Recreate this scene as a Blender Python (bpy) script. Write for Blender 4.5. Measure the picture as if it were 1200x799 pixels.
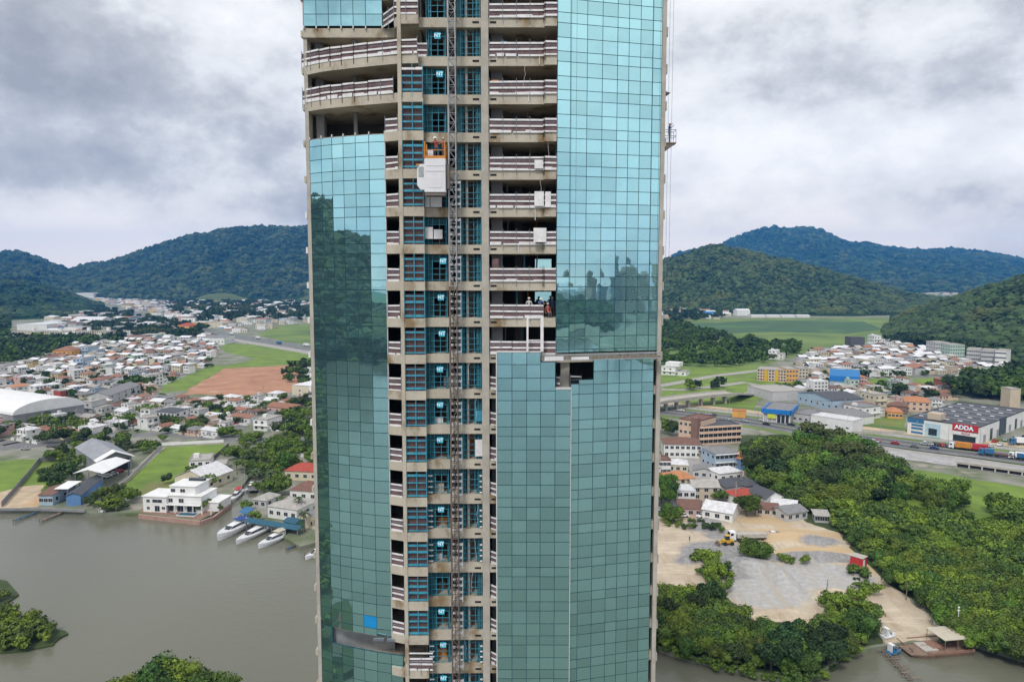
import bpy, bmesh, math, random
import numpy as np
from mathutils import Vector, Matrix
R = math.radians
random.seed(7); rng = np.random.default_rng(7)
sc = bpy.context.scene
for o in list(bpy.data.objects): bpy.data.objects.remove(o)
C = sc.collection

# ------------------------------------------------------------ camera
F = 850.0; PIT = R(5.0); H = 85.0
cam_d = bpy.data.cameras.new('camera'); cam = bpy.data.objects.new('camera', cam_d); C.objects.link(cam)
cam_d.sensor_width = 36; cam_d.lens = F/1200*36; cam_d.clip_start = .5; cam_d.clip_end = 60000
cam.location = (0, 0, H); cam.rotation_euler = (R(90)-PIT, 0, 0); sc.camera = cam

# ------------------------------------------------------------ sky, sun, exposure
SUN_EL, SUN_AZ = R(52), R(200)          # the sun stands behind the cloud, behind the camera to the left
w = bpy.data.worlds.new('World'); sc.world = w; w.use_nodes = True
nt = w.node_tree; nt.nodes.clear()
def N(t, **k):
    n = nt.nodes.new(t)
    for a, b in k.items():
        if a.startswith('i_'): n.inputs[int(a[2:])].default_value = b
        else: setattr(n, a, b)
    return n
def L(a, b): nt.links.new(a, b)
def math_(op, a, b=None, clamp=False):
    n = N('ShaderNodeMath', operation=op); n.use_clamp = clamp
    for i, v in enumerate((a, b)):
        if v is None: continue
        if isinstance(v, (int, float)): n.inputs[i].default_value = v
        else: L(v, n.inputs[i])
    return n.outputs[0]
sky = N('ShaderNodeTexSky', sky_type='NISHITA'); sky.sun_disc = False
sky.sun_elevation = SUN_EL; sky.sun_rotation = SUN_AZ; sky.air_density = 1.2; sky.dust_density = 2
tc = N('ShaderNodeTexCoord'); sep = N('ShaderNodeSeparateXYZ'); L(tc.outputs['Generated'], sep.inputs[0])
zc = math_('MAXIMUM', sep.outputs[2], 0.0)
den = math_('ADD', zc, 0.30)
px_ = math_('DIVIDE', sep.outputs[0], den); py_ = math_('DIVIDE', sep.outputs[1], den)
cmb = N('ShaderNodeCombineXYZ'); L(px_, cmb.inputs[0]); L(py_, cmb.inputs[1])
str_ = N('ShaderNodeMapping'); str_.inputs['Scale'].default_value = (1, 1, 1.55); L(tc.outputs['Generated'], str_.inputs[0])
n1 = N('ShaderNodeTexNoise'); n1.inputs['Scale'].default_value = .62; n1.inputs['Detail'].default_value = 7; n1.inputs['Roughness'].default_value = .52; n1.inputs['Distortion'].default_value = .1
L(cmb.outputs[0], n1.inputs['Vector'])
n2 = N('ShaderNodeTexNoise'); n2.inputs['Scale'].default_value = 4.2; n2.inputs['Detail'].default_value = 8; n2.inputs['Roughness'].default_value = .60; n2.inputs['Distortion'].default_value = .0
L(str_.outputs[0], n2.inputs['Vector'])
def blob(az, el, saz, sel, amp):
    """a bank of darker or brighter cloud round one direction of the sky"""
    d = Vector((math.sin(R(az))*math.cos(R(el)), math.cos(R(az))*math.cos(R(el)), math.sin(R(el))))
    s = Vector((math.cos(R(az)), -math.sin(R(az)), 0)); u = s.cross(d)
    def dot(v, sc_):
        n = N('ShaderNodeVectorMath', operation='DOT_PRODUCT'); L(tc.outputs['Generated'], n.inputs[0]); n.inputs[1].default_value = v
        return math_('MULTIPLY', n.outputs['Value'], 1/sc_)
    a = dot(s, math.sin(R(saz))); b = dot(u, math.sin(R(sel)))
    q = math_('ADD', math_('MULTIPLY', a, a), math_('MULTIPLY', b, b))
    front = N('ShaderNodeVectorMath', operation='DOT_PRODUCT'); L(tc.outputs['Generated'], front.inputs[0]); front.inputs[1].default_value = d
    f = math_('GREATER_THAN', front.outputs['Value'], 0.0)
    e = math_('POWER', 2.718, math_('MULTIPLY', q, -1.0))
    return math_('MULTIPLY', math_('MULTIPLY', e, f), amp)
val = math_('ADD', math_('MULTIPLY', n1.outputs['Fac'], .32), math_('MULTIPLY', n2.outputs['Fac'], 1.45)); val = math_('ADD', val, -.22)
for b in [(-30, 10, 12, 3.2, -.12), (-26, 15.5, 16, 3.5, .02), (-33, 6.6, 9, 1.6, -.15), (-35, 1.6, 14, 2.6, .46), (24, 2.2, 22, 2.6, .22), (-17, 5.5, 9, 1.6, -.06),
          (14, 9, 9, 6, .12), (18, 1.5, 12, 2.0, .10), (27, 7.5, 10, 1.6, .05), (30, 13, 14, 2.4, -.06), (33, 5.6, 10, 1.4, -.05), (26, 17.5, 14, 2.4, -.06), (30, 2.6, 12, 1.0, .10), (148, 14, 25, 12, .26), (228, 14, 28, 11, .26)]:  # final pair: unseen bright cloud added behind the camera to lighten the mirrored sky
    val = math_('ADD', val, blob(*b))
rmp = N('ShaderNodeValToRGB'); L(val, rmp.inputs[0])
el = rmp.color_ramp.elements
el[0].position = .34; el[0].color = (.43, .44, .475, 1); el[1].position = .90; el[1].color = (1.22, 1.20, 1.18, 1)
e = rmp.color_ramp.elements.new(.52); e.color = (.64, .645, .67, 1)
e = rmp.color_ramp.elements.new(.66); e.color = (.95, .95, .955, 1)
bgs = N('ShaderNodeBackground'); L(sky.outputs[0], bgs.inputs[0]); bgs.inputs[1].default_value = .1
hf = math_('POWER', 2.718, math_('MULTIPLY', math_('POWER', math_('DIVIDE', zc, .09), 2.0), -1.0))
warm = N('ShaderNodeMix', data_type='RGBA', blend_type='MULTIPLY'); L(hf, warm.inputs[0]); L(rmp.outputs[0], warm.inputs[6]); warm.inputs[7].default_value = (1.5, 1.30, 1.06, 1)
bgc = N('ShaderNodeBackground'); L(warm.outputs[2], bgc.inputs[0]); bgc.inputs[1].default_value = 1.0
mx = N('ShaderNodeMixShader'); mx.inputs[0].default_value = .93; L(bgs.outputs[0], mx.inputs[1]); L(bgc.outputs[0], mx.inputs[2])
wo = N('ShaderNodeOutputWorld'); L(mx.outputs[0], wo.inputs[0])
sl = bpy.data.lights.new('sun', 'SUN'); sun = bpy.data.objects.new('sun', sl); C.objects.link(sun)
sl.energy = 2.3; sl.angle = R(11); sl.color = (1, .96, .9)
sd = Vector((math.sin(SUN_AZ)*math.cos(SUN_EL), math.cos(SUN_AZ)*math.cos(SUN_EL), math.sin(SUN_EL)))
sun.rotation_euler = sd.to_track_quat('Z', 'Y').to_euler(); sun.location = (0, 0, 300)
vs = sc.view_settings; vs.view_transform = 'Standard'; vs.look = 'None'; vs.gamma = 1; vs.exposure = .03; vs.use_curve_mapping = False
sc.render.engine = 'CYCLES'; sc.cycles.max_bounces = 8; sc.cycles.volume_bounces = 1

# ------------------------------------------------------------ pixel to world helpers (photo is 1200 x 799)
def ray(px, py):
    u = (px-600)/F; v = (399.5-py)/F
    return Vector((u, math.cos(PIT)+v*math.sin(PIT), -math.sin(PIT)+v*math.cos(PIT)))
def G(px, py, z=1.2):
    d = ray(px, py); t = (z-H)/d.z
    return Vector((d.x*t, d.y*t, z))
def PY(px, py, Y):
    d = ray(px, py); t = Y/d.y
    return Vector((d.x*t, Y, H+d.z*t))
def topx(x, y): return 600+F*1.0*x/max(y, 1)
def fx(px, Y): return (px-600)/F*Y/1.0032
def zat(py, Y, px=590): return PY(px, py, Y).z

# ------------------------------------------------------------ materials
def mat(name, col, rough=.8, var=.12, scale=.6, col2=None, bump=0, bscale=8, metal=0, spec=.5, objcol=False, island=0, emis=0, stain=None, detail=5, zs=1.0):
    m = bpy.data.materials.new(name); m.use_nodes = True; t = m.node_tree; b = t.nodes['Principled BSDF']
    b.inputs['Roughness'].default_value = rough; b.inputs['Metallic'].default_value = metal; b.inputs['Specular IOR Level'].default_value = spec
    tc = t.nodes.new('ShaderNodeTexCoord'); src = tc.outputs['Object']
    geo = t.nodes.new('ShaderNodeNewGeometry'); src = geo.outputs['Position']
    mp = t.nodes.new('ShaderNodeMapping'); mp.inputs['Scale'].default_value = (1, 1, zs); t.links.new(src, mp.inputs[0]); src = mp.outputs[0]
    no = t.nodes.new('ShaderNodeTexNoise'); no.inputs['Scale'].default_value = scale; no.inputs['Detail'].default_value = detail; no.inputs['Roughness'].default_value = .6
    t.links.new(src, no.inputs['Vector'])
    mix = t.nodes.new('ShaderNodeMix'); mix.data_type = 'RGBA'
    rp = t.nodes.new('ShaderNodeMapRange'); rp.inputs[1].default_value = .35; rp.inputs[2].default_value = .65
    t.links.new(no.outputs['Fac'], rp.inputs[0]); t.links.new(rp.outputs[0], mix.inputs[0])
    if col2 is None: col2 = tuple(c*(1-2*var) for c in col)
    if objcol:
        oi = t.nodes.new('ShaderNodeObjectInfo')
        dk = t.nodes.new('ShaderNodeMix'); dk.data_type = 'RGBA'; dk.blend_type = 'MULTIPLY'; dk.inputs[0].default_value = 1
        t.links.new(oi.outputs['Color'], dk.inputs[6]); dk.inputs[7].default_value = (1-2*var, 1-2*var, 1-2.1*var, 1)
        t.links.new(oi.outputs['Color'], mix.inputs[6]); t.links.new(dk.outputs[2], mix.inputs[7])
    else:
        mix.inputs[6].default_value = (*col, 1); mix.inputs[7].default_value = (*col2, 1)
    out = mix.outputs[2]
    if island:
        hs = t.nodes.new('ShaderNodeHueSaturation'); mr = t.nodes.new('ShaderNodeMapRange'); mr.inputs[3].default_value = 1-island; mr.inputs[4].default_value = 1+island
        t.links.new(geo.outputs['Random Per Island'], mr.inputs[0]); t.links.new(mr.outputs[0], hs.inputs['Value']); t.links.new(out, hs.inputs['Color'])
        oi = t.nodes.new('ShaderNodeObjectInfo'); m2 = t.nodes.new('ShaderNodeMapRange'); m2.inputs[3].default_value = .465; m2.inputs[4].default_value = .52
        t.links.new(oi.outputs['Random'], m2.inputs[0]); t.links.new(m2.outputs[0], hs.inputs['Hue']); m5 = t.nodes.new('ShaderNodeMath'); m5.operation = 'MULTIPLY'; m6 = t.nodes.new('ShaderNodeMapRange'); m6.inputs[3].default_value = .72; m6.inputs[4].default_value = 1.28; m7 = t.nodes.new('ShaderNodeMath'); m7.operation = 'FRACT'; m8 = t.nodes.new('ShaderNodeMath'); m8.operation = 'MULTIPLY'; m8.inputs[1].default_value = 37.7; t.links.new(oi.outputs['Random'], m8.inputs[0]); t.links.new(m8.outputs[0], m7.inputs[0]); t.links.new(m7.outputs[0], m6.inputs[0]); t.links.new(mr.outputs[0], m5.inputs[0]); t.links.new(m6.outputs[0], m5.inputs[1]); t.links.new(m5.outputs[0], hs.inputs['Value']); out = hs.outputs[0]
    if stain:
        n3 = t.nodes.new('ShaderNodeTexNoise'); n3.inputs['Scale'].default_value = stain[1]; n3.inputs['Detail'].default_value = 4
        t.links.new(src, n3.inputs['Vector'])
        r3 = t.nodes.new('ShaderNodeMapRange'); r3.inputs[1].default_value = stain[2]; r3.inputs[2].default_value = stain[2]+.12; t.links.new(n3.outputs['Fac'], r3.inputs[0])
        m3 = t.nodes.new('ShaderNodeMix'); m3.data_type = 'RGBA'; t.links.new(r3.outputs[0], m3.inputs[0]); t.links.new(out, m3.inputs[6]); m3.inputs[7].default_value = (*stain[0], 1); out = m3.outputs[2]
    t.links.new(out, b.inputs['Base Color'])
    if emis: t.links.new(out, b.inputs['Emission Color']); b.inputs['Emission Strength'].default_value = emis
    if bump:
        n4 = t.nodes.new('ShaderNodeTexNoise'); n4.inputs['Scale'].default_value = bscale; n4.inputs['Detail'].default_value = 4; t.links.new(geo.outputs['Position'], n4.inputs['Vector'])
        bp = t.nodes.new('ShaderNodeBump'); bp.inputs['Strength'].default_value = bump; bp.inputs['Distance'].default_value = .1
        t.links.new(n4.outputs['Fac'], bp.inputs['Height']); t.links.new(bp.outputs[0], b.inputs['Normal'])
    return m
M = {}
M['concrete'] = mat('concrete', (.52, .475, .39), .85, scale=.5, col2=(.40, .36, .29), bump=.4, bscale=5, stain=((.24, .17, .09), .5, .57), zs=.6)
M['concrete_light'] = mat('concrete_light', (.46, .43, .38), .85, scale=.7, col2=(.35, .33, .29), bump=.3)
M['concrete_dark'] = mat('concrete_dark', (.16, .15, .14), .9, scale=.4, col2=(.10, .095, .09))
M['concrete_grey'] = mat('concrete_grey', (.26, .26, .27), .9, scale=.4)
M['brick_red'] = mat('red_block', (.16, .09, .085), .9, scale=1.5, col2=(.09, .07, .075))
M['board_white'] = mat('white_board', (.80, .79, .80), .6, var=.1, scale=2)
M['mesh_mauve'] = mat('mauve_mesh', (.20, .125, .13), .9, scale=2.5, col2=(.11, .07, .075))
M['post'] = mat('post_metal', (.22, .25, .30), .5, metal=.3)
M['blue_steel'] = mat('blue_paint', (.05, .33, .45), .5, scale=1.5, col2=(.03, .22, .33))
M['teal_net'] = mat('teal_net', (.024, .135, .17), .8, scale=3, col2=(.012, .06, .08))
M['dark'] = mat('dark_void', (.015, .015, .017), .9)
M['cyan_sign'] = mat('cyan_sign', (.04, .42, .60), .5, var=.1, emis=.12)
M['white_sign'] = mat('white_lettering', (.62, .80, .88), .5, var=.02, emis=.2)
M['galv'] = mat('galvanised_steel', (.42, .44, .46), .45, metal=.35, scale=1.2)
M['rust_steel'] = mat('weathered_steel', (.17, .14, .125), .7, scale=.8)
M['orange'] = mat('orange_paint', (.62, .24, .03), .5)
M['lift_white'] = mat('cabin_white', (.72, .72, .75), .45, var=.05)
M['glass_dark'] = mat('window_glass', (.03, .04, .05), .12, var=.1)
M['white'] = mat('white_paint', (.78, .78, .77), .6, var=.06, scale=.3)
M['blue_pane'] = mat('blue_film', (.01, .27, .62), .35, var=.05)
M['wall'] = mat('house_wall', (.7, .7, .7), .85, var=.07, scale=.35, objcol=True)
M['roof'] = mat('house_roof', (.4, .2, .1), .85, var=.13, scale=.8, objcol=True, bump=.5, bscale=3)
M['frame'] = mat('window_frame', (.6, .6, .6), .5, var=.03)
M['door'] = mat('door_wood', (.12, .07, .045), .6)
M['asphalt'] = mat('asphalt', (.20, .20, .20), .9, scale=.15, col2=(.13, .13, .135))
M['asphalt_dark'] = mat('asphalt_dark', (.09, .09, .10), .85, scale=.1, col2=(.12, .12, .13))
M['paint'] = mat('road_paint', (.6, .6, .58), .7)
M['lot'] = mat('town_ground', (.27, .26, .23), .9, scale=.05, col2=(.09, .125, .045), detail=8, stain=((.33, .29, .24), .09, .58))
M['grass'] = mat('grass', (.175, .265, .030), .9, scale=.07, col2=(.10, .165, .025), detail=8, bump=.6, bscale=1.2, stain=((.17, .17, .06), .03, .60))
M['grass2'] = mat('field_grass', (.17, .235, .050), .9, scale=.012, col2=(.075, .135, .030), detail=8, stain=((.19, .19, .09), .02, .62))
M['field_dark'] = mat('dark_crop', (.055, .125, .04), .9, scale=.03, col2=(.035, .085, .04), zs=1, stain=((.08, .16, .04), .015, .55))
M['scrub'] = mat('scrub_ground', (.05, .075, .02), .95, scale=.2, col2=(.03, .05, .015), bump=1, bscale=1.5)
M['earth'] = mat('red_earth', (.44, .235, .14), .95, scale=.05, col2=(.32, .155, .09), detail=10, bump=.5, bscale=.8, stain=((.45, .30, .2), .08, .60), zs=1)
M['sand'] = mat('sand', (.55, .44, .31), .95, scale=.22, col2=(.40, .31, .21), detail=9, bump=.6, bscale=1.0, stain=((.46, .28, .13), .035, .56))
M['gravel'] = mat('gravel', (.30, .30, .30), .95, scale=.35, col2=(.15, .15, .155), detail=9, bump=.9, bscale=2.5, stain=((.33, .32, .30), .12, .6))
M['gravel_light'] = mat('gravel_light', (.44, .43, .42), .95, scale=.35, col2=(.28, .28, .29), stain=((.38, .33, .27), .12, .6), detail=9, bump=.9, bscale=2.0)
M['path'] = mat('paving', (.38, .36, .34), .9, scale=.3)
M['deck'] = mat('timber_deck', (.30, .17, .12), .8, scale=.8)
M['timber'] = mat('weathered_timber', (.22, .17, .13), .85, scale=.8)
M['seawall'] = mat('pink_seawall', (.42, .27, .22), .85, scale=.4)
M['leaf'] = mat('leaves', (.095, .165, .020), .7, scale=.12, col2=(.045, .092, .016), island=.45, spec=.25)
M['leaf_mangrove'] = mat('mangrove_leaves', (.105, .175, .018), .65, scale=.11, col2=(.036, .075, .020), island=.5, spec=.25, stain=((.120, .165, .022), .06, .57))
M['leaf_dark'] = mat('dark_leaves', (.040, .078, .024), .75, scale=.03, col2=(.020, .042, .016), island=.55, spec=.2, stain=((.085, .105, .032), .010, .54))
M['leaf_mangrove_dark'] = mat('mangrove_leaves_dark', (.072, .128, .020), .7, scale=.11, col2=(.042, .085, .018), island=.5, spec=.25)
M['leaf_mangrove_pale'] = mat('mangrove_leaves_pale', (.135, .21, .022), .65, scale=.11, col2=(.09, .155, .018), island=.45, spec=.25)
M['palm'] = mat('palm_fronds', (.07, .11, .03), .6, island=.3)
M['bark'] = mat('bark', (.11, .085, .06), .9)
M['hill'] = mat('hill_forest', (.030, .060, .018), .95, scale=.012, col2=(.014, .030, .010), detail=12, spec=.1)
M['hill_grass'] = mat('hill_grass', (.11, .14, .05), .95, scale=.01, col2=(.07, .10, .035), spec=.1)
M['boat_white'] = mat('boat_gelcoat', (.78, .79, .80), .3, var=.04, scale=.4)
M['navy'] = mat('navy_canvas', (.02, .07, .26), .7)
M['teal_roof'] = mat('teal_canvas', (.02, .10, .16), .7)
M['red'] = mat('red_paint', (.50, .03, .035), .5)
M['yellow'] = mat('yellow_paint', (.70, .42, .03), .5)
M['truck_blue'] = mat('truck_blue', (.03, .16, .33), .5)
M['grey_metal'] = mat('grey_metal_roof', (.30, .31, .34), .55, scale=.3)
M['rubber'] = mat('tyre_rubber', (.02, .02, .02), .8)
M['car'] = mat('car_paint', (.5, .5, .5), .3, var=.02, objcol=True)
M['skin'] = mat('skin', (.42, .24, .16), .6, var=.05)
M['shirt_blue'] = mat('blue_shirt', (.06, .11, .28), .85); M['trousers'] = mat('grey_trousers', (.10, .10, .12), .9)
M['shirt_white'] = mat('pale_shirt', (.6, .58, .58), .85); M['shirt_red'] = mat('red_shirt', (.42, .13, .10), .85)
M['barge'] = mat('rusty_barge', (.26, .17, .12), .85, scale=.5, col2=(.16, .11, .085))
M['canopy'] = mat('barge_canopy', (.52, .47, .37), .7, var=.06)

# curtain wall glass: reflective coated glass, each pane very slightly uneven
m = bpy.data.materials.new('curtain_glass'); m.use_nodes = True; t = m.node_tree; b = t.nodes['Principled BSDF']
b.inputs['Base Color'].default_value = (.41, .73, .76, 1); b.inputs['Metallic'].default_value = .93; b.inputs['Roughness'].default_value = .012
geo = t.nodes.new('ShaderNodeNewGeometry'); n4 = t.nodes.new('ShaderNodeTexNoise'); n4.inputs['Scale'].default_value = .55; n4.inputs['Detail'].default_value = 1.5
t.links.new(geo.outputs['Position'], n4.inputs['Vector']); bp = t.nodes.new('ShaderNodeBump'); bp.inputs['Strength'].default_value = .06; bp.inputs['Distance'].default_value = .1
t.links.new(n4.outputs['Fac'], bp.inputs['Height']); t.links.new(bp.outputs[0], b.inputs['Normal'])
hs = t.nodes.new('ShaderNodeHueSaturation'); mr = t.nodes.new('ShaderNodeMapRange'); mr.inputs[3].default_value = .86; mr.inputs[4].default_value = 1.08
t.links.new(geo.outputs['Random Per Island'], mr.inputs[0]); t.links.new(mr.outputs[0], hs.inputs['Value']); hs.inputs['Color'].default_value = (.41, .73, .76, 1); t.links.new(hs.outputs[0], b.inputs['Base Color'])
M['cglass'] = m
# water
m = bpy.data.materials.new('river_water'); m.use_nodes = True; t = m.node_tree; b = t.nodes['Principled BSDF']
b.inputs['Roughness'].default_value = .08; b.inputs['IOR'].default_value = 1.33
geo = t.nodes.new('ShaderNodeNewGeometry')
n5 = t.nodes.new('ShaderNodeTexNoise'); n5.inputs['Scale'].default_value = .012; n5.inputs['Detail'].default_value = 5; t.links.new(geo.outputs['Position'], n5.inputs['Vector'])
mx = t.nodes.new('ShaderNodeMix'); mx.data_type = 'RGBA'; mx.inputs[6].default_value = (.120, .125, .090, 1); mx.inputs[7].default_value = (.165, .162, .125, 1); t.links.new(n5.outputs['Fac'], mx.inputs[0]); t.links.new(mx.outputs[2], b.inputs['Base Color'])
mp = t.nodes.new('ShaderNodeMapping'); mp.inputs['Scale'].default_value = (.6, 1.1, 1); mp.inputs['Rotation'].default_value = (0, 0, R(25)); t.links.new(geo.outputs['Position'], mp.inputs[0])
n6 = t.nodes.new('ShaderNodeTexNoise'); n6.inputs['Scale'].default_value = .55; n6.inputs['Detail'].default_value = 6; n6.inputs['Roughness'].default_value = .65; t.links.new(mp.outputs[0], n6.inputs['Vector'])
bp = t.nodes.new('ShaderNodeBump'); bp.inputs['Strength'].default_value = .55; bp.inputs['Distance'].default_value = .17
t.links.new(n6.outputs['Fac'], bp.inputs['Height']); t.links.new(bp.outputs[0], b.inputs['Normal'])
n8 = t.nodes.new('ShaderNodeTexNoise'); n8.inputs['Scale'].default_value = .03; n8.inputs['Detail'].default_value = 3; n8.inputs['Distortion'].default_value = 1.0; t.links.new(mp.outputs[0], n8.inputs['Vector']); r8 = t.nodes.new('ShaderNodeMapRange'); r8.inputs[1].default_value = .4; r8.inputs[2].default_value = .62; r8.inputs[3].default_value = .03; r8.inputs[4].default_value = .15; t.links.new(n8.outputs['Fac'], r8.inputs[0]); t.links.new(r8.outputs[0], b.inputs['Roughness'])
M['water'] = m
def yard_material():
    m = bpy.data.materials.new('sand_and_gravel'); m.use_nodes = True; t = m.node_tree; b = t.nodes['Principled BSDF']; b.inputs['Roughness'].default_value = .95
    geo = t.nodes.new('ShaderNodeNewGeometry')
    def nn(sc_, det=8, ro=.6, sx=1, sy=1, rz=0):
        mp = t.nodes.new('ShaderNodeMapping'); mp.inputs['Scale'].default_value = (sx, sy, 1); mp.inputs['Rotation'].default_value = (0, 0, rz); t.links.new(geo.outputs['Position'], mp.inputs[0])
        n = t.nodes.new('ShaderNodeTexNoise'); n.inputs['Scale'].default_value = sc_; n.inputs['Detail'].default_value = det; n.inputs['Roughness'].default_value = ro; t.links.new(mp.outputs[0], n.inputs['Vector']); return n.outputs['Fac']
    def mt(op, a, b_=None):
        n = t.nodes.new('ShaderNodeMath'); n.operation = op
        for i, v in enumerate((a, b_)):
            if v is None: continue
            if isinstance(v, (int, float)): n.inputs[i].default_value = v
            else: t.links.new(v, n.inputs[i])
        return n.outputs[0]
    sp = t.nodes.new('ShaderNodeSeparateXYZ'); t.links.new(geo.outputs['Position'], sp.inputs[0])
    def mask(bl, nz, k=.9):
        tot = None
        for px, py, rx, ry, amp in bl:
            c = G(px, py); dx = mt('DIVIDE', mt('SUBTRACT', sp.outputs[0], c.x), rx); dy = mt('DIVIDE', mt('SUBTRACT', sp.outputs[1], c.y), ry)
            e = mt('MULTIPLY', mt('POWER', 2.718, mt('MULTIPLY', mt('ADD', mt('MULTIPLY', dx, dx), mt('MULTIPLY', dy, dy)), -1.0)), amp); tot = e if tot is None else mt('MAXIMUM', tot, e)
        v = mt('ADD', tot, mt('MULTIPLY', mt('SUBTRACT', nz, .5), k)); r = t.nodes.new('ShaderNodeMapRange'); r.inputs[1].default_value = .38; r.inputs[2].default_value = .60; t.links.new(v, r.inputs[0]); return r.outputs[0]
    def mix(f, a, c):
        n = t.nodes.new('ShaderNodeMix'); n.data_type = 'RGBA'; t.links.new(f, n.inputs[0]) if not isinstance(f, float) else None
        for i, v in ((6, a), (7, c)):
            if isinstance(v, tuple): n.inputs[i].default_value = (*v, 1)
            else: t.links.new(v, n.inputs[i])
        return n.outputs[2]
    def rg(f, lo=.35, hi=.65):
        r = t.nodes.new('ShaderNodeMapRange'); r.inputs[1].default_value = lo; r.inputs[2].default_value = hi; t.links.new(f, r.inputs[0]); return r.outputs[0]
    fine = nn(.7, 9, .7); mid = nn(.12, 8, .65); tr = nn(.5, 6, .6, 1.0, .12, R(-28)); tr2 = nn(.4, 6, .6, .14, 1.0, R(12))
    sand = mix(rg(mid), (.54, .46, .35), (.42, .345, .255)); sand = mix(rg(tr, .52, .66), sand, (.40, .31, .22)); sand = mix(rg(tr2, .55, .68), sand, (.62, .53, .40)); sand = mix(rg(fine, .55, .75), sand, (.38, .31, .23))
    ora = mask([(925, 628, 22, 9, 1), (955, 645, 18, 5, .9), (900, 610, 14, 9, .7), (1010, 668, 10, 8, .7)], mid); sand = mix(ora, sand, (.50, .37, .22))
    gd = mix(rg(fine), (.34, .33, .32), (.19, .19, .195)); gl = mix(rg(fine), (.47, .46, .44), (.33, .33, .33)); gl = mix(rg(tr, .5, .7), gl, (.40, .36, .30))
    c = mix(mask([(845, 652, 13, 14, 1.1), (868, 668, 12, 9, 1.1), (828, 618, 10, 8, .8), (862, 628, 14, 8, .7), (955, 656, 20, 3, 1.0), (812, 658, 6, 4, 1.1), (962, 636, 9, 5, .9)], mid), sand, gd)
    c = mix(mask([(898, 694, 13, 10, 1.15), (955, 675, 19, 11, 1.15), (985, 685, 9, 6, .9)], mid), c, gl)
    t.links.new(c, b.inputs['Base Color']); bp = t.nodes.new('ShaderNodeBump'); bp.inputs['Strength'].default_value = .9; bp.inputs['Distance'].default_value = .25; t.links.new(mt('ADD', fine, mt('MULTIPLY', tr, .8)), bp.inputs['Height']); t.links.new(bp.outputs[0], b.inputs['Normal']); return m
M['yard'] = yard_material()
# painted-by-attribute material for the many far houses (each house keeps its own wall and roof colour)
m = bpy.data.materials.new('far_house_paint'); m.use_nodes = True; t = m.node_tree; b = t.nodes['Principled BSDF']; b.inputs['Roughness'].default_value = .85
at_ = t.nodes.new('ShaderNodeAttribute'); at_.attribute_name = 'paint'; t.links.new(at_.outputs['Color'], b.inputs['Base Color']); M['far'] = m

# ------------------------------------------------------------ mesh helpers
class MB:
    def __init__(s): s.v = []; s.f = []; s.m = []
    def add(s, vs, fs, m=0):
        n = len(s.v); s.v += [tuple(v) for v in vs]; s.f += [tuple(i+n for i in f) for f in fs]; s.m += [m]*len(fs); return s
    def box(s, x0, x1, y0, y1, z0, z1, m=0):
        return s.add([(x, y, z) for z in (z0, z1) for y in (y0, y1) for x in (x0, x1)],
                     [(0, 2, 3, 1), (4, 5, 7, 6), (0, 1, 5, 4), (2, 6, 7, 3), (0, 4, 6, 2), (1, 3, 7, 5)], m)
    def prism(s, poly, z0, z1, m=0, mtop=None):
        n = len(poly)
        a = sum(poly[i][0]*poly[(i+1) % n][1]-poly[(i+1) % n][0]*poly[i][1] for i in range(n))
        if a < 0: poly = poly[::-1]
        vs = [(p[0], p[1], z0) for p in poly]+[(p[0], p[1], z1) for p in poly]
        s.add(vs, [(i, (i+1) % n, n+(i+1) % n, n+i) for i in range(n)]+[tuple(range(n-1, -1, -1))], m)
        s.f.append(tuple(len(s.v)-n+i for i in range(n))); s.m.append(m if mtop is None else mtop); return s
    def bar(s, p, q, r, m=0, n=4, r2=None):
        p = Vector(p); q = Vector(q); d = (q-p); 
        if d.length < 1e-6: return s
        d.normalize(); a = d.orthogonal().normalized() if abs(d.z) < .99 else Vector((1, 0, 0)); b = d.cross(a).normalized(); a = b.cross(d).normalized()
        r2 = r if r2 is None else r2; vs = []
        for c, rr in ((p, r), (q, r2)):
            for k in range(n):
                t = 2*math.pi*(k+.5)/n; vs.append(c+(a*math.cos(t)+b*math.sin(t))*rr)
        return s.add(vs, [(k, (k+1) % n, n+(k+1) % n, n+k) for k in range(n)]+[tuple(range(n-1, -1, -1)), tuple(range(n, 2*n))], m)
    def beam(s, p, q, wy, wz, m=0):
        """box from p to q, wy thick in the horizontal, wz tall"""
        p = Vector(p); q = Vector(q); d = q-p; h = Vector((-d.y, d.x, 0)); 
        h = h.normalized()*wy/2 if h.length > 1e-6 else Vector((wy/2, 0, 0)); u = Vector((0, 0, wz/2))
        return s.add([p-h-u, p+h-u, q+h-u, q-h-u, p-h+u, p+h+u, q+h+u, q-h+u], [(0, 1, 2, 3), (4, 7, 6, 5), (0, 4, 5, 1), (2, 6, 7, 3), (1, 5, 6, 2), (0, 3, 7, 4)], m)
    def quad(s, a, b, c, d, m=0): return s.add([a, b, c, d], [(0, 1, 2, 3)], m)
    def build(s, name, mats, parent=None, smooth=False, loc=None):
        me = bpy.data.meshes.new(name); me.from_pydata(s.v, [], s.f)
        if not isinstance(mats, (list, tuple)): mats = [mats]
        for k in mats: me.materials.append(M[k] if isinstance(k, str) else k)
        if len(mats) > 1: me.polygons.foreach_set('material_index', s.m)
        if smooth: me.polygons.foreach_set('use_smooth', [True]*len(me.polygons))
        me.update()
        o = bpy.data.objects.new(name, me); C.objects.link(o)
        if parent is not None: setp(o, parent)
        if loc is not None: o.location = loc
        return o
def tag(o, label=None, cat=None, group=None, kind=None):
    if label: o['label'] = label
    if cat: o['category'] = cat
    if group: o['group'] = group
    if kind: o['kind'] = kind
    return o
def empty(name, loc=(0, 0, 0), rz=0, label=None, cat=None, group=None):
    o = bpy.data.objects.new(name, None); C.objects.link(o); o.location = loc; o.rotation_euler = (0, 0, rz); o.empty_display_size = .5
    return tag(o, label, cat, group)
CH = {}
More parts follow.
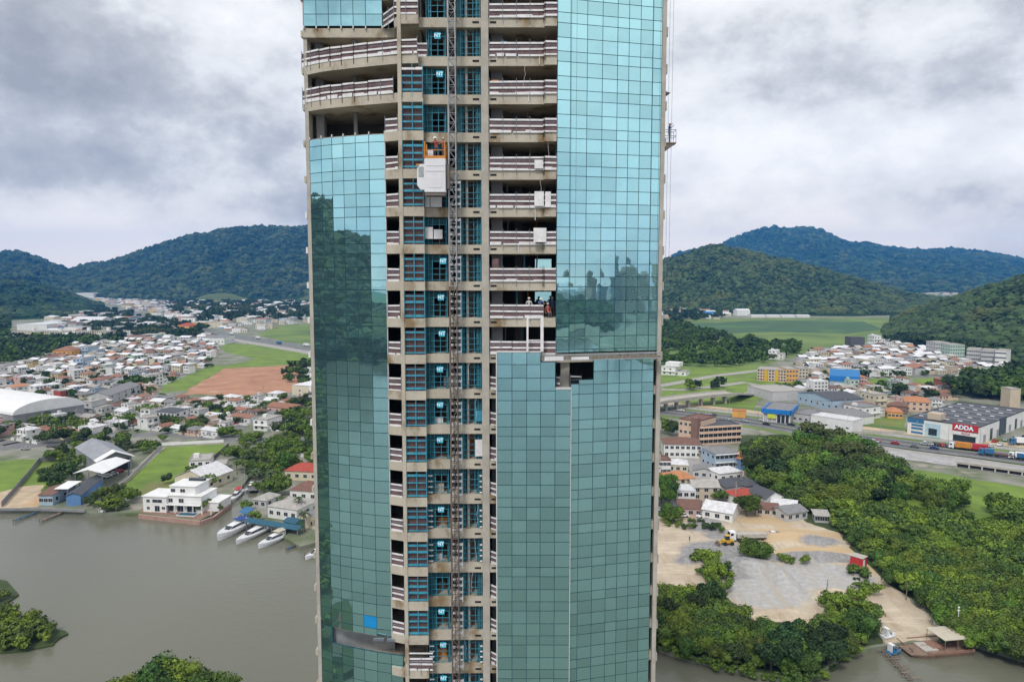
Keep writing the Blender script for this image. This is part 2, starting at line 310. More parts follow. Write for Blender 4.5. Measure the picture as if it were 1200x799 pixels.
def setp(o, parent):
    o.parent = parent; CH.setdefault(parent.name, []).append(o)
def copy_tree(o, parent=None):
    c = o.copy(); C.objects.link(c)
    if parent is not None: setp(c, parent)
    for ch in CH.get(o.name, []): copy_tree(ch, c)
    return c
def npmesh(name, verts, faces_n, mats, mi=None, parent=None, smooth=False, attr=None):
    """verts (N,3), faces (M,k) as index array"""
    me = bpy.data.meshes.new(name); V = np.asarray(verts, np.float32); Fc = np.asarray(faces_n, np.int32); k = Fc.shape[1]
    me.vertices.add(len(V)); me.vertices.foreach_set('co', V.ravel())
    me.loops.add(Fc.size); me.loops.foreach_set('vertex_index', Fc.ravel())
    me.polygons.add(len(Fc)); me.polygons.foreach_set('loop_start', np.arange(0, Fc.size, k, dtype=np.int32))
    try: me.polygons.foreach_set('loop_total', np.full(len(Fc), k, np.int32))
    except Exception: pass
    for q in (mats if isinstance(mats, (list, tuple)) else [mats]): me.materials.append(M[q])
    if mi is not None: me.polygons.foreach_set('material_index', np.asarray(mi, np.int32))
    me.polygons.foreach_set('use_smooth', np.full(len(Fc), smooth))
    if attr is not None:
        a = me.attributes.new('paint', 'FLOAT_COLOR', 'FACE') if False else me.color_attributes.new('paint', 'FLOAT_COLOR', 'CORNER')
        a.data.foreach_set('color', np.repeat(np.asarray(attr, np.float32), k, axis=0).ravel())
    me.update(calc_edges=True); me.validate()
    o = bpy.data.objects.new(name, me); C.objects.link(o)
    if parent is not None: setp(o, parent)
    return o
def vnoise(x, y, seed=0, octs=4):
    """smooth value noise, numpy"""
    out = 0; amp = 1; tot = 0; rs = np.random.default_rng(seed)
    tab = rs.random((256, 256))
    for o_ in range(octs):
        xi = np.floor(x).astype(int); yi = np.floor(y).astype(int); a = x-xi; b = y-yi
        a = a*a*(3-2*a); b = b*b*(3-2*b)
        g = lambda i, j: tab[i % 256, j % 256]
        out = out+amp*((g(xi, yi)*(1-a)+g(xi+1, yi)*a)*(1-b)+(g(xi, yi+1)*(1-a)+g(xi+1, yi+1)*a)*b)
        tot += amp; amp *= .5; x = x*2.03+17; y = y*2.03+31
    return out/tot
def inpoly(x, y, poly):
    c = False; n = len(poly)
    for i in range(n):
        x1, y1 = poly[i][0], poly[i][1]; x2, y2 = poly[(i+1) % n][0], poly[(i+1) % n][1]
        if (y1 > y) != (y2 > y) and x < (x2-x1)*(y-y1)/(y2-y1)+x1: c = not c
    return c
def P(*pts, z=1.2): return [G(p[0], p[1], z) for p in pts]
def roughen(poly, amt=.035, mx=1.6, lev=3):
    pts = [Vector(p[:2]) for p in poly]; rs = random.Random(len(pts)*7+int(pts[0].x))
    for _ in range(lev):
        out = []
        for i, p in enumerate(pts):
            q = pts[(i+1) % len(pts)]; d = q-p; n = Vector((-d.y, d.x)); k = rs.gauss(0, amt)*2
            if n.length*abs(k) > mx: k = mx/n.length*(1 if k > 0 else -1)
            out += [p, (p+q)/2+n*k if d.length > 2.5 and d.length < 900 else (p+q)/2]
        pts = out
    return pts
def sheet(name, poly, z, material, kind='structure', depth=.0):
    if name in ('sand_yard', 'gravel_yard', 'gravel_bay', 'gravel_bay_wide', 'bare_bank', 'earth_field', 'marsh_grass', 'plain_grass', 'green_field', 'dirt_lane', 'riverside_lawn', 'crop_field', 'island_ground', 'bank_floor', 'mangrove_floor'): poly = roughen(poly)
    """flat ground patch as a thin slab with its top at z"""
    mb = MB().prism([(p[0], p[1]) for p in poly], z-max(depth, .003), z); o = mb.build(name, material); tag(o, kind=kind); return o
def ribbon(name, pts, width, z, material, kind='structure', th=.02):
    pts = [Vector(p[:2]) for p in pts]; mb = MB(); vl = []
    for i, p in enumerate(pts):
        d = (pts[min(i+1, len(pts)-1)]-pts[max(i-1, 0)]).normalized(); n = Vector((-d.y, d.x)); vl.append((p+n*width/2, p-n*width/2))
    for i in range(len(pts)-1):
        a, b = vl[i]; c, d = vl[i+1]
        mb.add([(a.x, a.y, z-th), (b.x, b.y, z-th), (d.x, d.y, z-th), (c.x, c.y, z-th), (a.x, a.y, z), (b.x, b.y, z), (d.x, d.y, z), (c.x, c.y, z)], [(4, 5, 6, 7), (0, 4, 7, 3), (1, 2, 6, 5), (3, 2, 1, 0)])
    o = mb.build(name, material)
    if kind: tag(o, kind=kind)
    return o
def offs(pts, d):
    """polyline shifted sideways by d metres"""
    pts = [Vector(p[:2]) for p in pts]; out = []
    for i, p in enumerate(pts):
        t_ = (pts[min(i+1, len(pts)-1)]-pts[max(i-1, 0)]).normalized(); out.append(p+Vector((-t_.y, t_.x))*d)
    return out
# ============================================================ THE SETTING
LZ = 1.2
MB().prism([(-8500, -6500), (8500, -6500), (8500, 3000), (-8500, 3000)], -.5, 0).build('water', 'water')
tag(bpy.data.objects['water'], kind='structure')
shore = P((0, 597), (45, 597), (95, 599), (108, 601), (165, 601), (235, 609), (268, 591), (273, 583), (283, 570), (296, 553),
          (316, 559), (304, 574), (296, 590), (292, 603), (325, 624), (352, 640), (378, 633))
shore2 = P((400, 650), (560, 700), (700, 755), (765, 755), (800, 767), (850, 780), (885, 788), (935, 796), (962, 789), (976, 776), (985, 767), (1030, 757), (1060, 753), (1090, 752), (1140, 752), (1200, 770), (1300, 788))
N_LAND = [(-1400, 250), (-260, 256)]+[(p.x, p.y) for p in shore+shore2]+[(400, 150), (1400, 130), (8500, 400), (8500, 10000), (-8500, 10000), (-8500, 700)]
sheet('ground', N_LAND, LZ, 'lot', depth=3.2)
S_LAND = [(-62, 131), (-45, 137), (-30, 131), (0, 128), (60, 130), (95, 124), (150, 118), (170, 60), (120, 20), (30, 17), (-50, 20), (-70, 60), (-75, 100)]
sheet('near_shore_ground', S_LAND, LZ, 'gravel', depth=3.2)
W_LAND = [(-84, 100), (-90, 112), (-140, 118), (-600, 160), (-600, -165), (-300, -55), (-88, 34)]
sheet('mangrove_ground', W_LAND, .5, 'scrub', depth=3)
isl1 = P((-90, 765), (-20, 763), (30, 762), (62, 755), (80, 742), (60, 730), (0, 722), (-70, 720), z=.4)
isl2 = P((-60, 712), (5, 708), (22, 696), (8, 680), (-60, 672), z=.4)
sheet('island_ground', isl1, .4, 'scrub', depth=1.5); sheet('islet_ground', isl2, .4, 'scrub', depth=1.5)
# far shore behind the camera (it is what the glass reflects)
def az(a, d, z=0): return (-15-math.sin(R(a))*d, 64-math.cos(R(a))*d, z)
sheet('far_shore_ground', [az(a, 700+25*math.sin(a*.7))[:2] for a in range(20, 124, 4)]+[az(124, 5000)[:2], az(70, 6000)[:2], az(20, 5500)[:2]], 1.2, 'grass2', depth=3)
sheet('far_city_ground', [az(a, d)[:2] for a, d in ((-22, 1500), (-27, 1150), (-31, 900), (-35, 980), (-38, 700), (-42, 640), (-50, 700), (-60, 800), (-60, 4000), (-40, 5000), (-20, 5000))], 1.2, 'lot', depth=3)

def g_(p, k): return 1.2+.02*k
sheet('grass_lot', P((188, 524), (262, 520), (266, 524), (205, 571), (190, 580), (133, 581)), g_(0, 1), 'grass')
sheet('riverside_lawn', P((-60, 545), (30, 538), (95, 541), (60, 585), (32, 592), (-60, 592)), g_(0, 1), 'grass')
sheet('bare_bank', P((-60, 592), (25, 570), (52, 568), (44, 594), (10, 597)), g_(0, 2), 'sand')
sheet('earth_field', P((213, 462), (236, 447), (262, 432), (300, 430), (350, 427), (354, 440), (352, 455), (330, 462), (270, 464)), g_(0, 3), 'earth')
sheet('green_field', P((262, 402), (300, 404), (368, 412), (378, 425), (350, 428), (262, 433), (226, 457), (190, 460), (190, 452), (240, 430), (268, 428), (300, 420), (262, 412)), g_(0, 2), 'grass')
sheet('roadside_field', P((300, 392), (330, 381), (400, 378), (420, 400), (378, 408), (330, 400)), g_(0, 1), 'grass2')
# right side plain
sheet('plain_grass', P((700, 374), (1045, 372), (1060, 396), (1040, 408), (930, 418), (880, 432), (850, 470), (700, 478), (600, 400)), g_(0, 1), 'grass2')
sheet('crop_field', P((795, 380), (900, 375), (1012, 377), (1035, 386), (990, 391), (900, 389), (830, 392)), g_(0, 2), 'field_dark')
sheet('lawn_by_loop_road', P((775, 432), (888, 430), (900, 446), (935, 448), (888, 470), (880, 488), (780, 484)), g_(0, 3), 'grass')
sheet('roadside_lawn', P((998, 492), (1050, 486), (1062, 490), (1058, 503), (1010, 508), (985, 502)), g_(0, 3), 'grass')
sheet('suburb_lawn', P((1070, 444), (1122, 441), (1124, 452), (1075, 455)), g_(0, 3), 'grass')
sheet('suburb_lawn_wide', P((1000, 444), (1066, 441), (1066, 446), (1010, 450)), g_(0, 3), 'grass')
sheet('marsh_grass', P((1030, 541), (1140, 562), (1250, 577), (1250, 655), (1150, 625), (1050, 600)), g_(0, 5), 'grass')
sheet('mangrove_floor', P((868, 510), (930, 508), (1000, 520), (1050, 545), (1250, 590), (1300, 800), (1200, 769), (1142, 751), (1118, 745), (1096, 724), (1050, 690), (1000, 650), (985, 625), (940, 612), (905, 590), (895, 560)), g_(0, 3), 'scrub')
sheet('bank_floor', P((765, 690), (830, 690), (880, 715), (960, 735), (1005, 700), (1035, 735), (1035, 754), (985, 765), (960, 788), (935, 794), (885, 787), (850, 779), (765, 754)), g_(0, 3), 'scrub')
sheet('sand_yard', P((700, 612), (765, 601), (860, 598), (930, 600), (945, 612), (985, 625), (1003, 650), (1050, 690), (1096, 724), (1122, 750), (1085, 751), (1038, 755), (1030, 735), (1010, 700), (985, 692), (958, 735), (880, 716), (835, 692), (765, 690), (690, 690)), g_(0, 4), 'yard')
sheet('dirt_lane', P((858, 600), (866, 575), (852, 548), (864, 546), (885, 572), (896, 600)), g_(0, 5), 'yard')
sheet('house_terrace', P((165, 600), (235, 608), (268, 590), (262, 583), (236, 588), (170, 590)), g_(0, 3), 'deck')
sheet('yard_paving', P((772, 560), (780, 530), (830, 522), (868, 560), (866, 598), (770, 600)), g_(0, 3), 'path')
# highway on the right
hw = [G(*p) for p in ((560, 462), (680, 472), (775, 482), (850, 490), (905, 498), (960, 508), (1060, 521), (1130, 529), (1200, 538), (1330, 556))]
ribbon('highway_verge', offs(hw, 14), 62, g_(0, 4), 'grass2')
ribbon('service_road', offs(hw, 21), 8, g_(0, 6), 'path'); ribbon('dirt_shoulder', offs(hw, 31), 9, g_(0, 5), 'sand')
ribbon('highway', hw, 22, g_(0, 7), 'asphalt'); ribbon('highway_inner_lanes', offs(hw, -3.5), 7.5, g_(0, 8), 'asphalt_dark'); ribbon('highway_outer_lanes', offs(hw, 5.5), 7.5, g_(0, 8), 'asphalt_dark')
for k, d in enumerate((-7.2, .2, 1.8, 9.2)): ribbon('lane_line', offs(hw, d), .22, g_(0, 9), 'paint')
ribbon('median', offs(hw, 1.0), 1.0, g_(0, 10), 'grass2', th=.1)
hs_ = [G(*p) for p in ((965, 512), (1060, 527), (1130, 536), (1200, 546), (1330, 562))]
ribbon('service_lane', offs(hs_, -3), 7, g_(0, 9), 'path'); ribbon('embankment', offs(hs_, -14), 15, g_(0, 8), 'gravel_light'); ribbon('verge_strip', offs(hs_, 1.2), 2.4, g_(0, 10), 'scrub')
# highway on the left, far
hl = [G(*p) for p in ((100, 358), (150, 366), (200, 378), (250, 390), (300, 398), (345, 405), (400, 414), (480, 430))]
ribbon('far_highway', hl, 30, g_(0, 6), 'asphalt'); ribbon('far_lane_line', hl, 1.6, g_(0, 8), 'grass2')
ribbon('far_highway_verge', offs(hl, -24), 16, g_(0, 5), 'path')
ribbon('loop_road', P((1000, 425), (900, 433), (840, 440), (775, 452), (650, 470)), 9, g_(0, 7), 'path')
lp = P((858, 463), (876, 462), (887, 457), (886, 451), (872, 448), (845, 452), (800, 457), (765, 456)); ribbon('access_road', lp, 8, g_(0, 8), 'path')
ribbon('town_street', P((215, 512), (268, 510), (292, 482), (302, 468), (308, 463)), 11, g_(0, 4), 'asphalt')
ribbon('river_street', P((-60, 530), (60, 520), (130, 512), (190, 508), (270, 515), (378, 517)), 9, g_(0, 5), 'asphalt')
ribbon('lot_side_path', P((120, 583), (150, 560), (190, 524)), 3.5, g_(0, 6), 'path')

# ------------------------------------------------------------ hills
HILLS = {}
def interp(pts, xs): p = np.array(pts, float); return np.interp(xs, p[:, 0], p[:, 1])
def hill(name, crest, Yc, front, Yb, material='hill', nx=240, ny=90, amp=.16, seed=1, pw=1.12, jag=0, label=None):
    x0, x1 = crest[0][0], crest[-1][0]; xs = np.linspace(x0, x1, nx); pc = interp(crest, xs); pf = interp(front, xs)
    if not isinstance(Yc, (int, float)): Yc_ = interp(Yc, xs)
    else: Yc_ = np.full(nx, float(Yc))
    V = np.zeros((nx, ny, 3))
    for i, (px, a, b) in enumerate(zip(xs, pc, pf)):
        yc = Yc_[i]; zc = PY(px, a, yc).z; yf = min(G(px, b).y, yc*.93); r_ = (px-600)/F/1.0032
        for j in range(ny):
            q = j/(ny-1)*1.5
            if q <= 1: y = yf+(yc-yf)*q; g = q**pw
            else: y = yc+(q-1)*2*(Yb-yc); g = max(0, 1-(q-1)*2)**.9
            V[i, j] = (r_*y, y, g*(zc-1.2))
            V[i, j, 2] = g*(zc-1.2)
    sc_ = (Yc_.mean()-interp(front, xs).mean()*0)/9.0
    n = vnoise(V[:, :, 0]/sc_*2.2+seed*7, V[:, :, 1]/sc_*1.1+seed*3, seed, 6); n = (1-np.abs(2*n-1)*1.7)-.62
    edge = np.clip(V[:, :, 2]/(V[:, :, 2].max()*.35+1e-6), 0, 1)
    q = np.linspace(0, 1.5, ny)[None, :]; cf = np.where(q < 1, 1-.75*np.clip((q-.7)/.3, 0, 1), .3)
    V[:, :, 2] += n*2*amp*V[:, :, 2].max()*edge*cf
    if jag: V[:, :, 2] += (rng.random((nx, ny))-.3)*jag*edge
    V[:, :, 2] = np.maximum(V[:, :, 2], 0)+.9
    V[:, 0, 2] = -1; V[:, -1, 2] = -1
    idx = np.arange(nx*ny).reshape(nx, ny); fc = np.stack([idx[:-1, :-1], idx[1:, :-1], idx[1:, 1:], idx[:-1, 1:]], -1).reshape(-1, 4)
    o = npmesh(name, V.reshape(-1, 3), fc, material, smooth=True); tag(o, kind='structure'); HILLS[name] = V; return o
hill('far_mountain', [(560, 320), (640, 318), (720, 312), (777, 302), (800, 297), (845, 286), (868, 277), (885, 267), (900, 265), (950, 267), (975, 277), (1000, 284), (1040, 291), (1060, 294), (1100, 292), (1150, 297), (1200, 306), (1260, 312), (1400, 325)],
     7000, [(560, 338), (900, 341), (1040, 345), (1140, 345), (1400, 342)], 9500, seed=3, amp=.13, jag=9)
hill('left_range', [(-200, 292), (-60, 300), (0, 297), (12, 295), (28, 295), (45, 301), (62, 309), (82, 317), (100, 313), (140, 304), (180, 291), (230, 277), (255, 270), (280, 268), (320, 265), (362, 264), (420, 268), (500, 285), (600, 305), (700, 325)],
     4300, [(-200, 362), (0, 358), (80, 350), (200, 352), (370, 352), (700, 348)], 6500, seed=5, amp=.15, jag=7)
hill('left_spur', [(-200, 300), (-60, 318), (0, 331), (30, 332), (50, 337), (75, 344), (100, 352), (118, 362)], 2300, [(-200, 382), (0, 376), (50, 374), (118, 368)], 2900, seed=9, amp=.2, jag=5)
hill('grassy_mound', [(205, 357), (220, 351), (240, 343), (255, 341), (272, 342), (295, 349), (322, 356)], 2900, [(205, 360), (322, 360)], 3200, material='hill_grass', nx=60, ny=30, seed=11, amp=.05)
hill('grassy_slope', [(330, 356), (345, 350), (362, 344), (400, 335), (450, 345), (480, 356)], 2850, [(330, 360), (480, 360)], 3200, material='hill_grass', nx=60, ny=30, seed=12, amp=.08)
hill('middle_hill', [(640, 345), (700, 322), (750, 311), (780, 305), (800, 298), (820, 291), (832, 287), (860, 292), (900, 300), (930, 307), (960, 315), (1000, 325), (1030, 333), (1060, 344), (1100, 349), (1140, 356)],
     2250, [(640, 372), (830, 366), (900, 370), (1000, 371), (1070, 369), (1140, 368)], 3000, seed=14, amp=.14)
hill('right_hill', [(1040, 386), (1060, 369), (1080, 361), (1110, 352), (1140, 343), (1170, 333), (1200, 322), (1240, 312), (1300, 300), (1500, 290)],
     [(1040, 1230), (1100, 1250), (1200, 1150), (1500, 1100)], [(1040, 392), (1062, 402), (1100, 406), (1150, 418), (1200, 434), (1500, 450)], 1700, seed=17, amp=.13)

# crowns scattered on the nearer slopes
ICO = bmesh.new(); bmesh.ops.create_icosphere(ICO, subdivisions=1, radius=1); IV1 = np.array([v.co[:] for v in ICO.verts]); IF1 = np.array([[v.index for v in f.verts] for f in ICO.faces]); ICO.free()
ICO = bmesh.new(); bmesh.ops.create_icosphere(ICO, subdivisions=2, radius=1); IV2 = np.array([v.co[:] for v in ICO.verts]); IF2 = np.array([[v.index for v in f.verts] for f in ICO.faces]); ICO.free()
def blobs(name, pts, rad, mat_, hi=False, sq=.8, jit=.28):
    IV, IF = (IV2, IF2) if hi else (IV1, IF1); n = len(pts); pts = np.asarray(pts); rad = np.asarray(rad)[:, None, None]
    a = rng.random(n)*6.28; ca, sa = np.cos(a), np.sin(a); rot = np.zeros((n, 3, 3)); rot[:, 0, 0] = ca; rot[:, 0, 1] = -sa; rot[:, 1, 0] = sa; rot[:, 1, 1] = ca; rot[:, 2, 2] = 1
    V = np.einsum('nij,vj->nvi', rot, IV)*(1+jit*2*(rng.random((n, len(IV), 1))-.5))*rad
    V[:, :, 2] *= sq; V = V+pts[:, None, :]
    Fc = IF[None]+(np.arange(n)*len(IV))[:, None, None]
    return npmesh(name, V.reshape(-1, 3), Fc.reshape(-1, 3), mat_)
def hillpts(V, n, q0=.02, q1=.72):
    nx, ny = V.shape[:2]; i = rng.random(n)*(nx-1.001); j = (q0+rng.random(n)**.8*(q1-q0))*(ny-1.001); a = i-i.astype(int); b = j-j.astype(int); i = i.astype(int); j = j.astype(int)
    a = a[:, None]; b = b[:, None]
    return (V[i, j]*(1-a)+V[i+1, j]*a)*(1-b)+(V[i, j+1]*(1-a)+V[i+1, j+1]*a)*b
p = hillpts(HILLS['right_hill'], 9000); o = blobs('hillside_forest', p+[0, 0, 1.2], 2.0+4.8*rng.random(9000)**1.5, 'leaf_dark', hi=True)
tag(o, 'dense dark green forest covering the near right hill', 'forest', kind='stuff')
p = hillpts(HILLS['middle_hill'], 15000); o = blobs('middle_hill_forest', p+[0, 0, 1.5], 2.5+6.5*rng.random(15000)**1.6, 'leaf_dark')
tag(o, 'dark green forest covering the middle hill beyond the plain', 'forest', kind='stuff')
p = hillpts(HILLS['left_spur'], 7000); o = blobs('left_spur_forest', p+[0, 0, 1.5], 5+5*rng.random(7000), 'leaf_dark')
tag(o, 'blue green forest on the low spur at the left edge', 'forest', kind='stuff')
p = hillpts(HILLS['left_range'], 22000, .02, .70); o = blobs('left_range_forest', p+[0, 0, 2], 5+14*rng.random(22000)**1.8, 'leaf_dark')
tag(o, 'dark blue green forest covering the long ridge on the left', 'forest', kind='stuff')
p = hillpts(HILLS['far_mountain'], 16000, .02, .70); o = blobs('far_mountain_forest', p+[0, 0, 2], 8+24*rng.random(16000)**1.8, 'leaf_dark')
tag(o, 'forest on the far blue mountain under the cloud', 'forest', kind='stuff')

# ridge behind the camera, seen in the glass
def ridge(name, crest, half, material='hill', nx=90, ny=41, seed=1):
    cp = np.array(crest, float); tt = np.linspace(0, 1, nx); s = np.linspace(0, 1, len(cp)); X = np.interp(tt, s, cp[:, 0]); Y = np.interp(tt, s, cp[:, 1]); Z = np.interp(tt, s, cp[:, 2])
    V = np.zeros((nx, ny, 3))
    cx, cy = -15, 64
    for i in range(nx):
        d = np.array([X[i]-cx, Y[i]-cy]); d /= np.linalg.norm(d)
        for j in range(ny):
            q = j/(ny-1)*2-1; V[i, j] = (X[i]+d[0]*q*half, Y[i]+d[1]*q*half, Z[i]*(1-abs(q)**1.25))
    n = vnoise(V[:, :, 0]/120+seed, V[:, :, 1]/120, seed, 5)-.5; V[:, :, 2] *= 1+n*.45; V[:, :, 2] += .9
    V[:, 0, 2] = V[:, -1, 2] = -1
    idx = np.arange(nx*ny).reshape(nx, ny); fc = np.stack([idx[:-1, :-1], idx[1:, :-1], idx[1:, 1:], idx[:-1, 1:]], -1).reshape(-1, 4)
    o = npmesh(name, V.reshape(-1, 3), fc, material, smooth=True); tag(o, kind='structure'); HILLS[name] = V; return o
ridge('bay_ridge', [az(28, 1050, 20), az(36, 1050, 60), az(44, 1080, 118), az(52, 1080, 140), az(60, 1080, 168), az(70, 1080, 200), az(82, 1080, 190), az(95, 1080, 185), az(120, 1080, 150)], 370, seed=4)
ridge('bay_headland', [az(-20, 1350, 12), az(-24, 1350, 50), az(-29, 1350, 70), az(-33, 1350, 55), az(-37, 1400, 20)], 260, seed=6)
for nm, n_, lab in (('bay_ridge', 9000, 'forest on the ridge that the left glass reflects'), ('bay_headland', 2500, 'forest on the headland that the right glass reflects')):
    V = HILLS[nm]; p = hillpts(V, n_, .0, .6); o = blobs(nm+'_forest', p+[0, 0, 1], 4+5*rng.random(n_), 'leaf_dark'); tag(o, lab, 'forest', kind='stuff')

# the air: far things fade to blue
hz = bpy.data.materials.new('air'); hz.use_nodes = True; t = hz.node_tree; t.nodes.clear()
vp = t.nodes.new('ShaderNodeVolumePrincipled'); vp.inputs['Color'].default_value = (.07, .36, .92, 1); vp.inputs['Density'].default_value = .000080; vp.inputs['Anisotropy'].default_value = .1
ou = t.nodes.new('ShaderNodeOutputMaterial'); t.links.new(vp.outputs[0], ou.inputs['Volume'])
o = MB().box(-8800, 8800, -6800, 10300, -4.2, 700).build('haze', hz); tag(o, 'thin blue haze over the valley', 'haze', kind='stuff')
# ============================================================ THE TOWER
def Z(k): return 106.30-3.148*k
KS = list(range(-5, 33))
tower = empty('skyscraper', (-2.5, 76, LZ), 0, 'unfinished skyscraper with bare concrete floors between teal mirrored glass walls', 'skyscraper')
TO = Vector(tower.location)
class TB(MB):
    """mesh of the tower, built in world metres and parented at the tower's base"""
    def part(s, name, mats, parent=None, smooth=False):
        s.v = [(x-TO.x, y-TO.y, z-TO.z) for x, y, z in s.v]
        return s.build(name, mats, parent or tower, smooth)
def vec(px, Y, z): return Vector((fx(px, Y), Y, z))
def wall_y(px):                         # the line of the glass on the left wing and right wing
    Lp = [(358, 66.2), (366.7, 65.75), (380, 65.0), (392.3, 64.5), (405.3, 64.1), (419.3, 63.7), (435, 63.27), (453.2, 63.0)]
    Rp = [(652, 62.7), (771, 65.0)]
    return float(interp(Lp, px)) if px < 500 else float(interp(Rp, px))
LC = [366.7, 380, 392.3, 405.3, 419.3, 435, 453.2]
RC = [652, 667, 686, 703.4, 720.5, 733.5, 746.8, 760.5, 771]
RC2 = [669.8, 679.5, 696.6, 713.4, 727, 740.7, 754, 767.7]
LLC = [582.2, 600, 617.5, 634, 651.4, 669.8]
ZB = 2.0
# floor slabs
for k in KS:
    open_left = k in (1, 2); ins = -.12 if open_left else .32
    poly = [(fx(px, wall_y(px)), wall_y(px)+ins) for px in LC[:-1]]
    if k <= 0: poly = [(fx(362.2, 65.6), 65.6), (fx(453, 65.6), 65.6), (fx(466, 65.5), 65.5), (fx(466.2, 63.2), 63.2), vec(473, 62.1, 0)[:2]]
    elif open_left: poly += [vec(470, 62.3, 0)[:2], vec(493 if k == 1 else 473, 62.15, 0)[:2]]
    else: poly += [(fx(452.6, 63), 63.0+ins), (fx(452.6, 62.75), 62.75), vec(473, 62.1, 0)[:2]]
    if k == 1: poly += [(fx(493, 63), 63)]
    else: poly += [vec(498 if k > 0 else 494, 62.1, 0)[:2], (fx(498 if k > 0 else 494, 62.95), 62.95)]
    poly += [(fx(564, 63), 63.0), (fx(637, 63), 63.0), (fx(637, 62.62), 62.62)]
    r = .32
    poly += [(fx(651.4, 62.62), 62.62), (fx(651.6, 62.9), 62.7+r)]+[(fx(px, wall_y(px)), wall_y(px)+r) for px in RC[1:]]
    poly += [(fx(774.5, 65.3), 65.4), (fx(774.5, 65.3), 88), (fx(362, 66.3), 88), (fx(362, 66.3), 66.3)]
    TB().prism([(p[0], p[1]) for p in poly], Z(k)-.39, Z(k)+.39).part('floor_slab', 'concrete')
# columns
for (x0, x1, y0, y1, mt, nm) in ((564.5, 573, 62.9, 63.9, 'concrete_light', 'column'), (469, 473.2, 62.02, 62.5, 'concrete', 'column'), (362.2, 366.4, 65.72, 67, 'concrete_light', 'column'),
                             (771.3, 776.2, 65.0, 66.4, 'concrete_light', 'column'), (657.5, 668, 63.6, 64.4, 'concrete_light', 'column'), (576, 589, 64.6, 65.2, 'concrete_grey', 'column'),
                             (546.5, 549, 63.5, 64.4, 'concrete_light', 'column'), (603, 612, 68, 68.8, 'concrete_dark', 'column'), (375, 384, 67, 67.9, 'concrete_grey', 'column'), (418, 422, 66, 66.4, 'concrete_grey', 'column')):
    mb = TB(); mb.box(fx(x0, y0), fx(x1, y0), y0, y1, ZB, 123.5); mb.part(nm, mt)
# inner walls
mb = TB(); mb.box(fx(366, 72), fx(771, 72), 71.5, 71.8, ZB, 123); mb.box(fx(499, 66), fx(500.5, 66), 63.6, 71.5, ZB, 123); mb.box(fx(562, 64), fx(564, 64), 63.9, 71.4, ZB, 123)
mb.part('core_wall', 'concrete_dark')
mb = TB(); mb.box(fx(362.2, 66.4), fx(362.2, 66.4)+.3, 67.0, 87.9, ZB, 123); mb.box(fx(774, 66.4)-.3, fx(774, 66.4), 66.4, 87.9, ZB, 123); mb.box(fx(362.2, 66.4), fx(774, 66.4), 87.6, 87.9, ZB, 123)
mb.part('outer_wall', 'concrete_light')

def rows(z0, z1, off):
    """pane joints: three rows to a floor"""
    zs = []
    for k in KS: zs += [Z(k)+off, Z(k)+off-1.18, Z(k)+off-2.3]
    zs = sorted(z for z in zs if z0+.25 < z < z1-.25)
    return [z0]+zs+[z1]
def curtain(cols, ys, z0s, z1s, off, tilt=.0026, special=None, skew=0):
    """panes of one curtain wall (each pane a separate slightly tilted facet) over a dark mullion sheet"""
    g = TB(); bk = TB()
    for c in range(len(cols)-1):
        a = Vector((fx(cols[c], ys[c]), ys[c], 0)); b = Vector((fx(cols[c+1], ys[c+1]), ys[c+1], 0)); d = (b-a).normalized(); n = Vector((d.y, -d.x, 0))
        if n.y > 0: n = -n
        z0, z1 = z0s[c], z1s[c]; zs = rows(z0, z1, off)
        A = a-n*.03; B = b-n*.03; A2 = a-n*.15; B2 = b-n*.15
        bk.add([(p.x, p.y, z) for z in (z0, z1) for p in (A, B, B2, A2)], [(0, 1, 5, 4), (1, 2, 6, 5), (2, 3, 7, 6), (3, 0, 4, 7), (0, 3, 2, 1), (4, 5, 6, 7)])
        cw = random.gauss(0, tilt*1.0)
        for r in range(len(zs)-1):
            gp = .026; p0 = a+d*gp; p1 = b-d*gp; q0, q1 = zs[r]+gp, zs[r+1]-gp; cx = (p0+p1)/2; cz = (q0+q1)/2
            tx, tz = random.gauss(0, tilt)+cw, random.gauss(0, tilt)*.7; vs_ = []
            for dx_, dz_ in ((-1, -1), (1, -1), (1, 1), (-1, 1)):
                hw_ = (p1-p0).length/2; hh = (q1-q0)/2
                P_ = cx+d*dx_*hw_+n*(.012+dx_*hw_*tx+dz_*hh*tz); vs_.append((P_.x, P_.y, cz+dz_*hh))
            for q in range(4):
                p_ = vs_[q]; vs_.append((p_[0]-n.x*.02, p_[1]-n.y*.02, p_[2]))
            mi = 0
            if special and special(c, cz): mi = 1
            g.add(vs_, [(0, 1, 2, 3), (0, 4, 5, 1), (1, 5, 6, 2), (2, 6, 7, 3), (3, 7, 4, 0)], mi)
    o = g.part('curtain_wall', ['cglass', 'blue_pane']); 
    b2 = bk.part('mullion_grid', 'teal_net', o); return o
LY = [wall_y(p) for p in LC]
zt = Z(3)+.28; zb = PY(453, 746.5, 63.0).z
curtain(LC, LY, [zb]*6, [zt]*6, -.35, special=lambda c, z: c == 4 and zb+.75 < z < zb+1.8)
LTC = [363.4, 377.5, 391.5, 405.7, 419.5, 433.7, 452.5]; curtain(LTC, [65.5]*7, [zat(31, 65.5, 400)]*6, [121.5]*6, -.42)
L2 = [380, 392.3, 405.3, 419.3, 435, 452, 466.5]; z2 = PY(453, 765.5, 63.0).z
curtain(L2, [65.0, 64.5, 64.1, 63.7, 63.27, 62.9, 62.6], [ZB]*6, [z2]*6, -.35)
curtain([366.7, 380], [65.75, 65.0], [ZB], [zb-.05], -.35)
RY = [wall_y(p) for p in RC]; zr = PY(652, 413.5, 62.7).z
curtain(RC, RY, [zr]*8, [121.5]*8, -.08)
zc1 = PY(675, 450, 63.1).z; zr2 = zr-.55
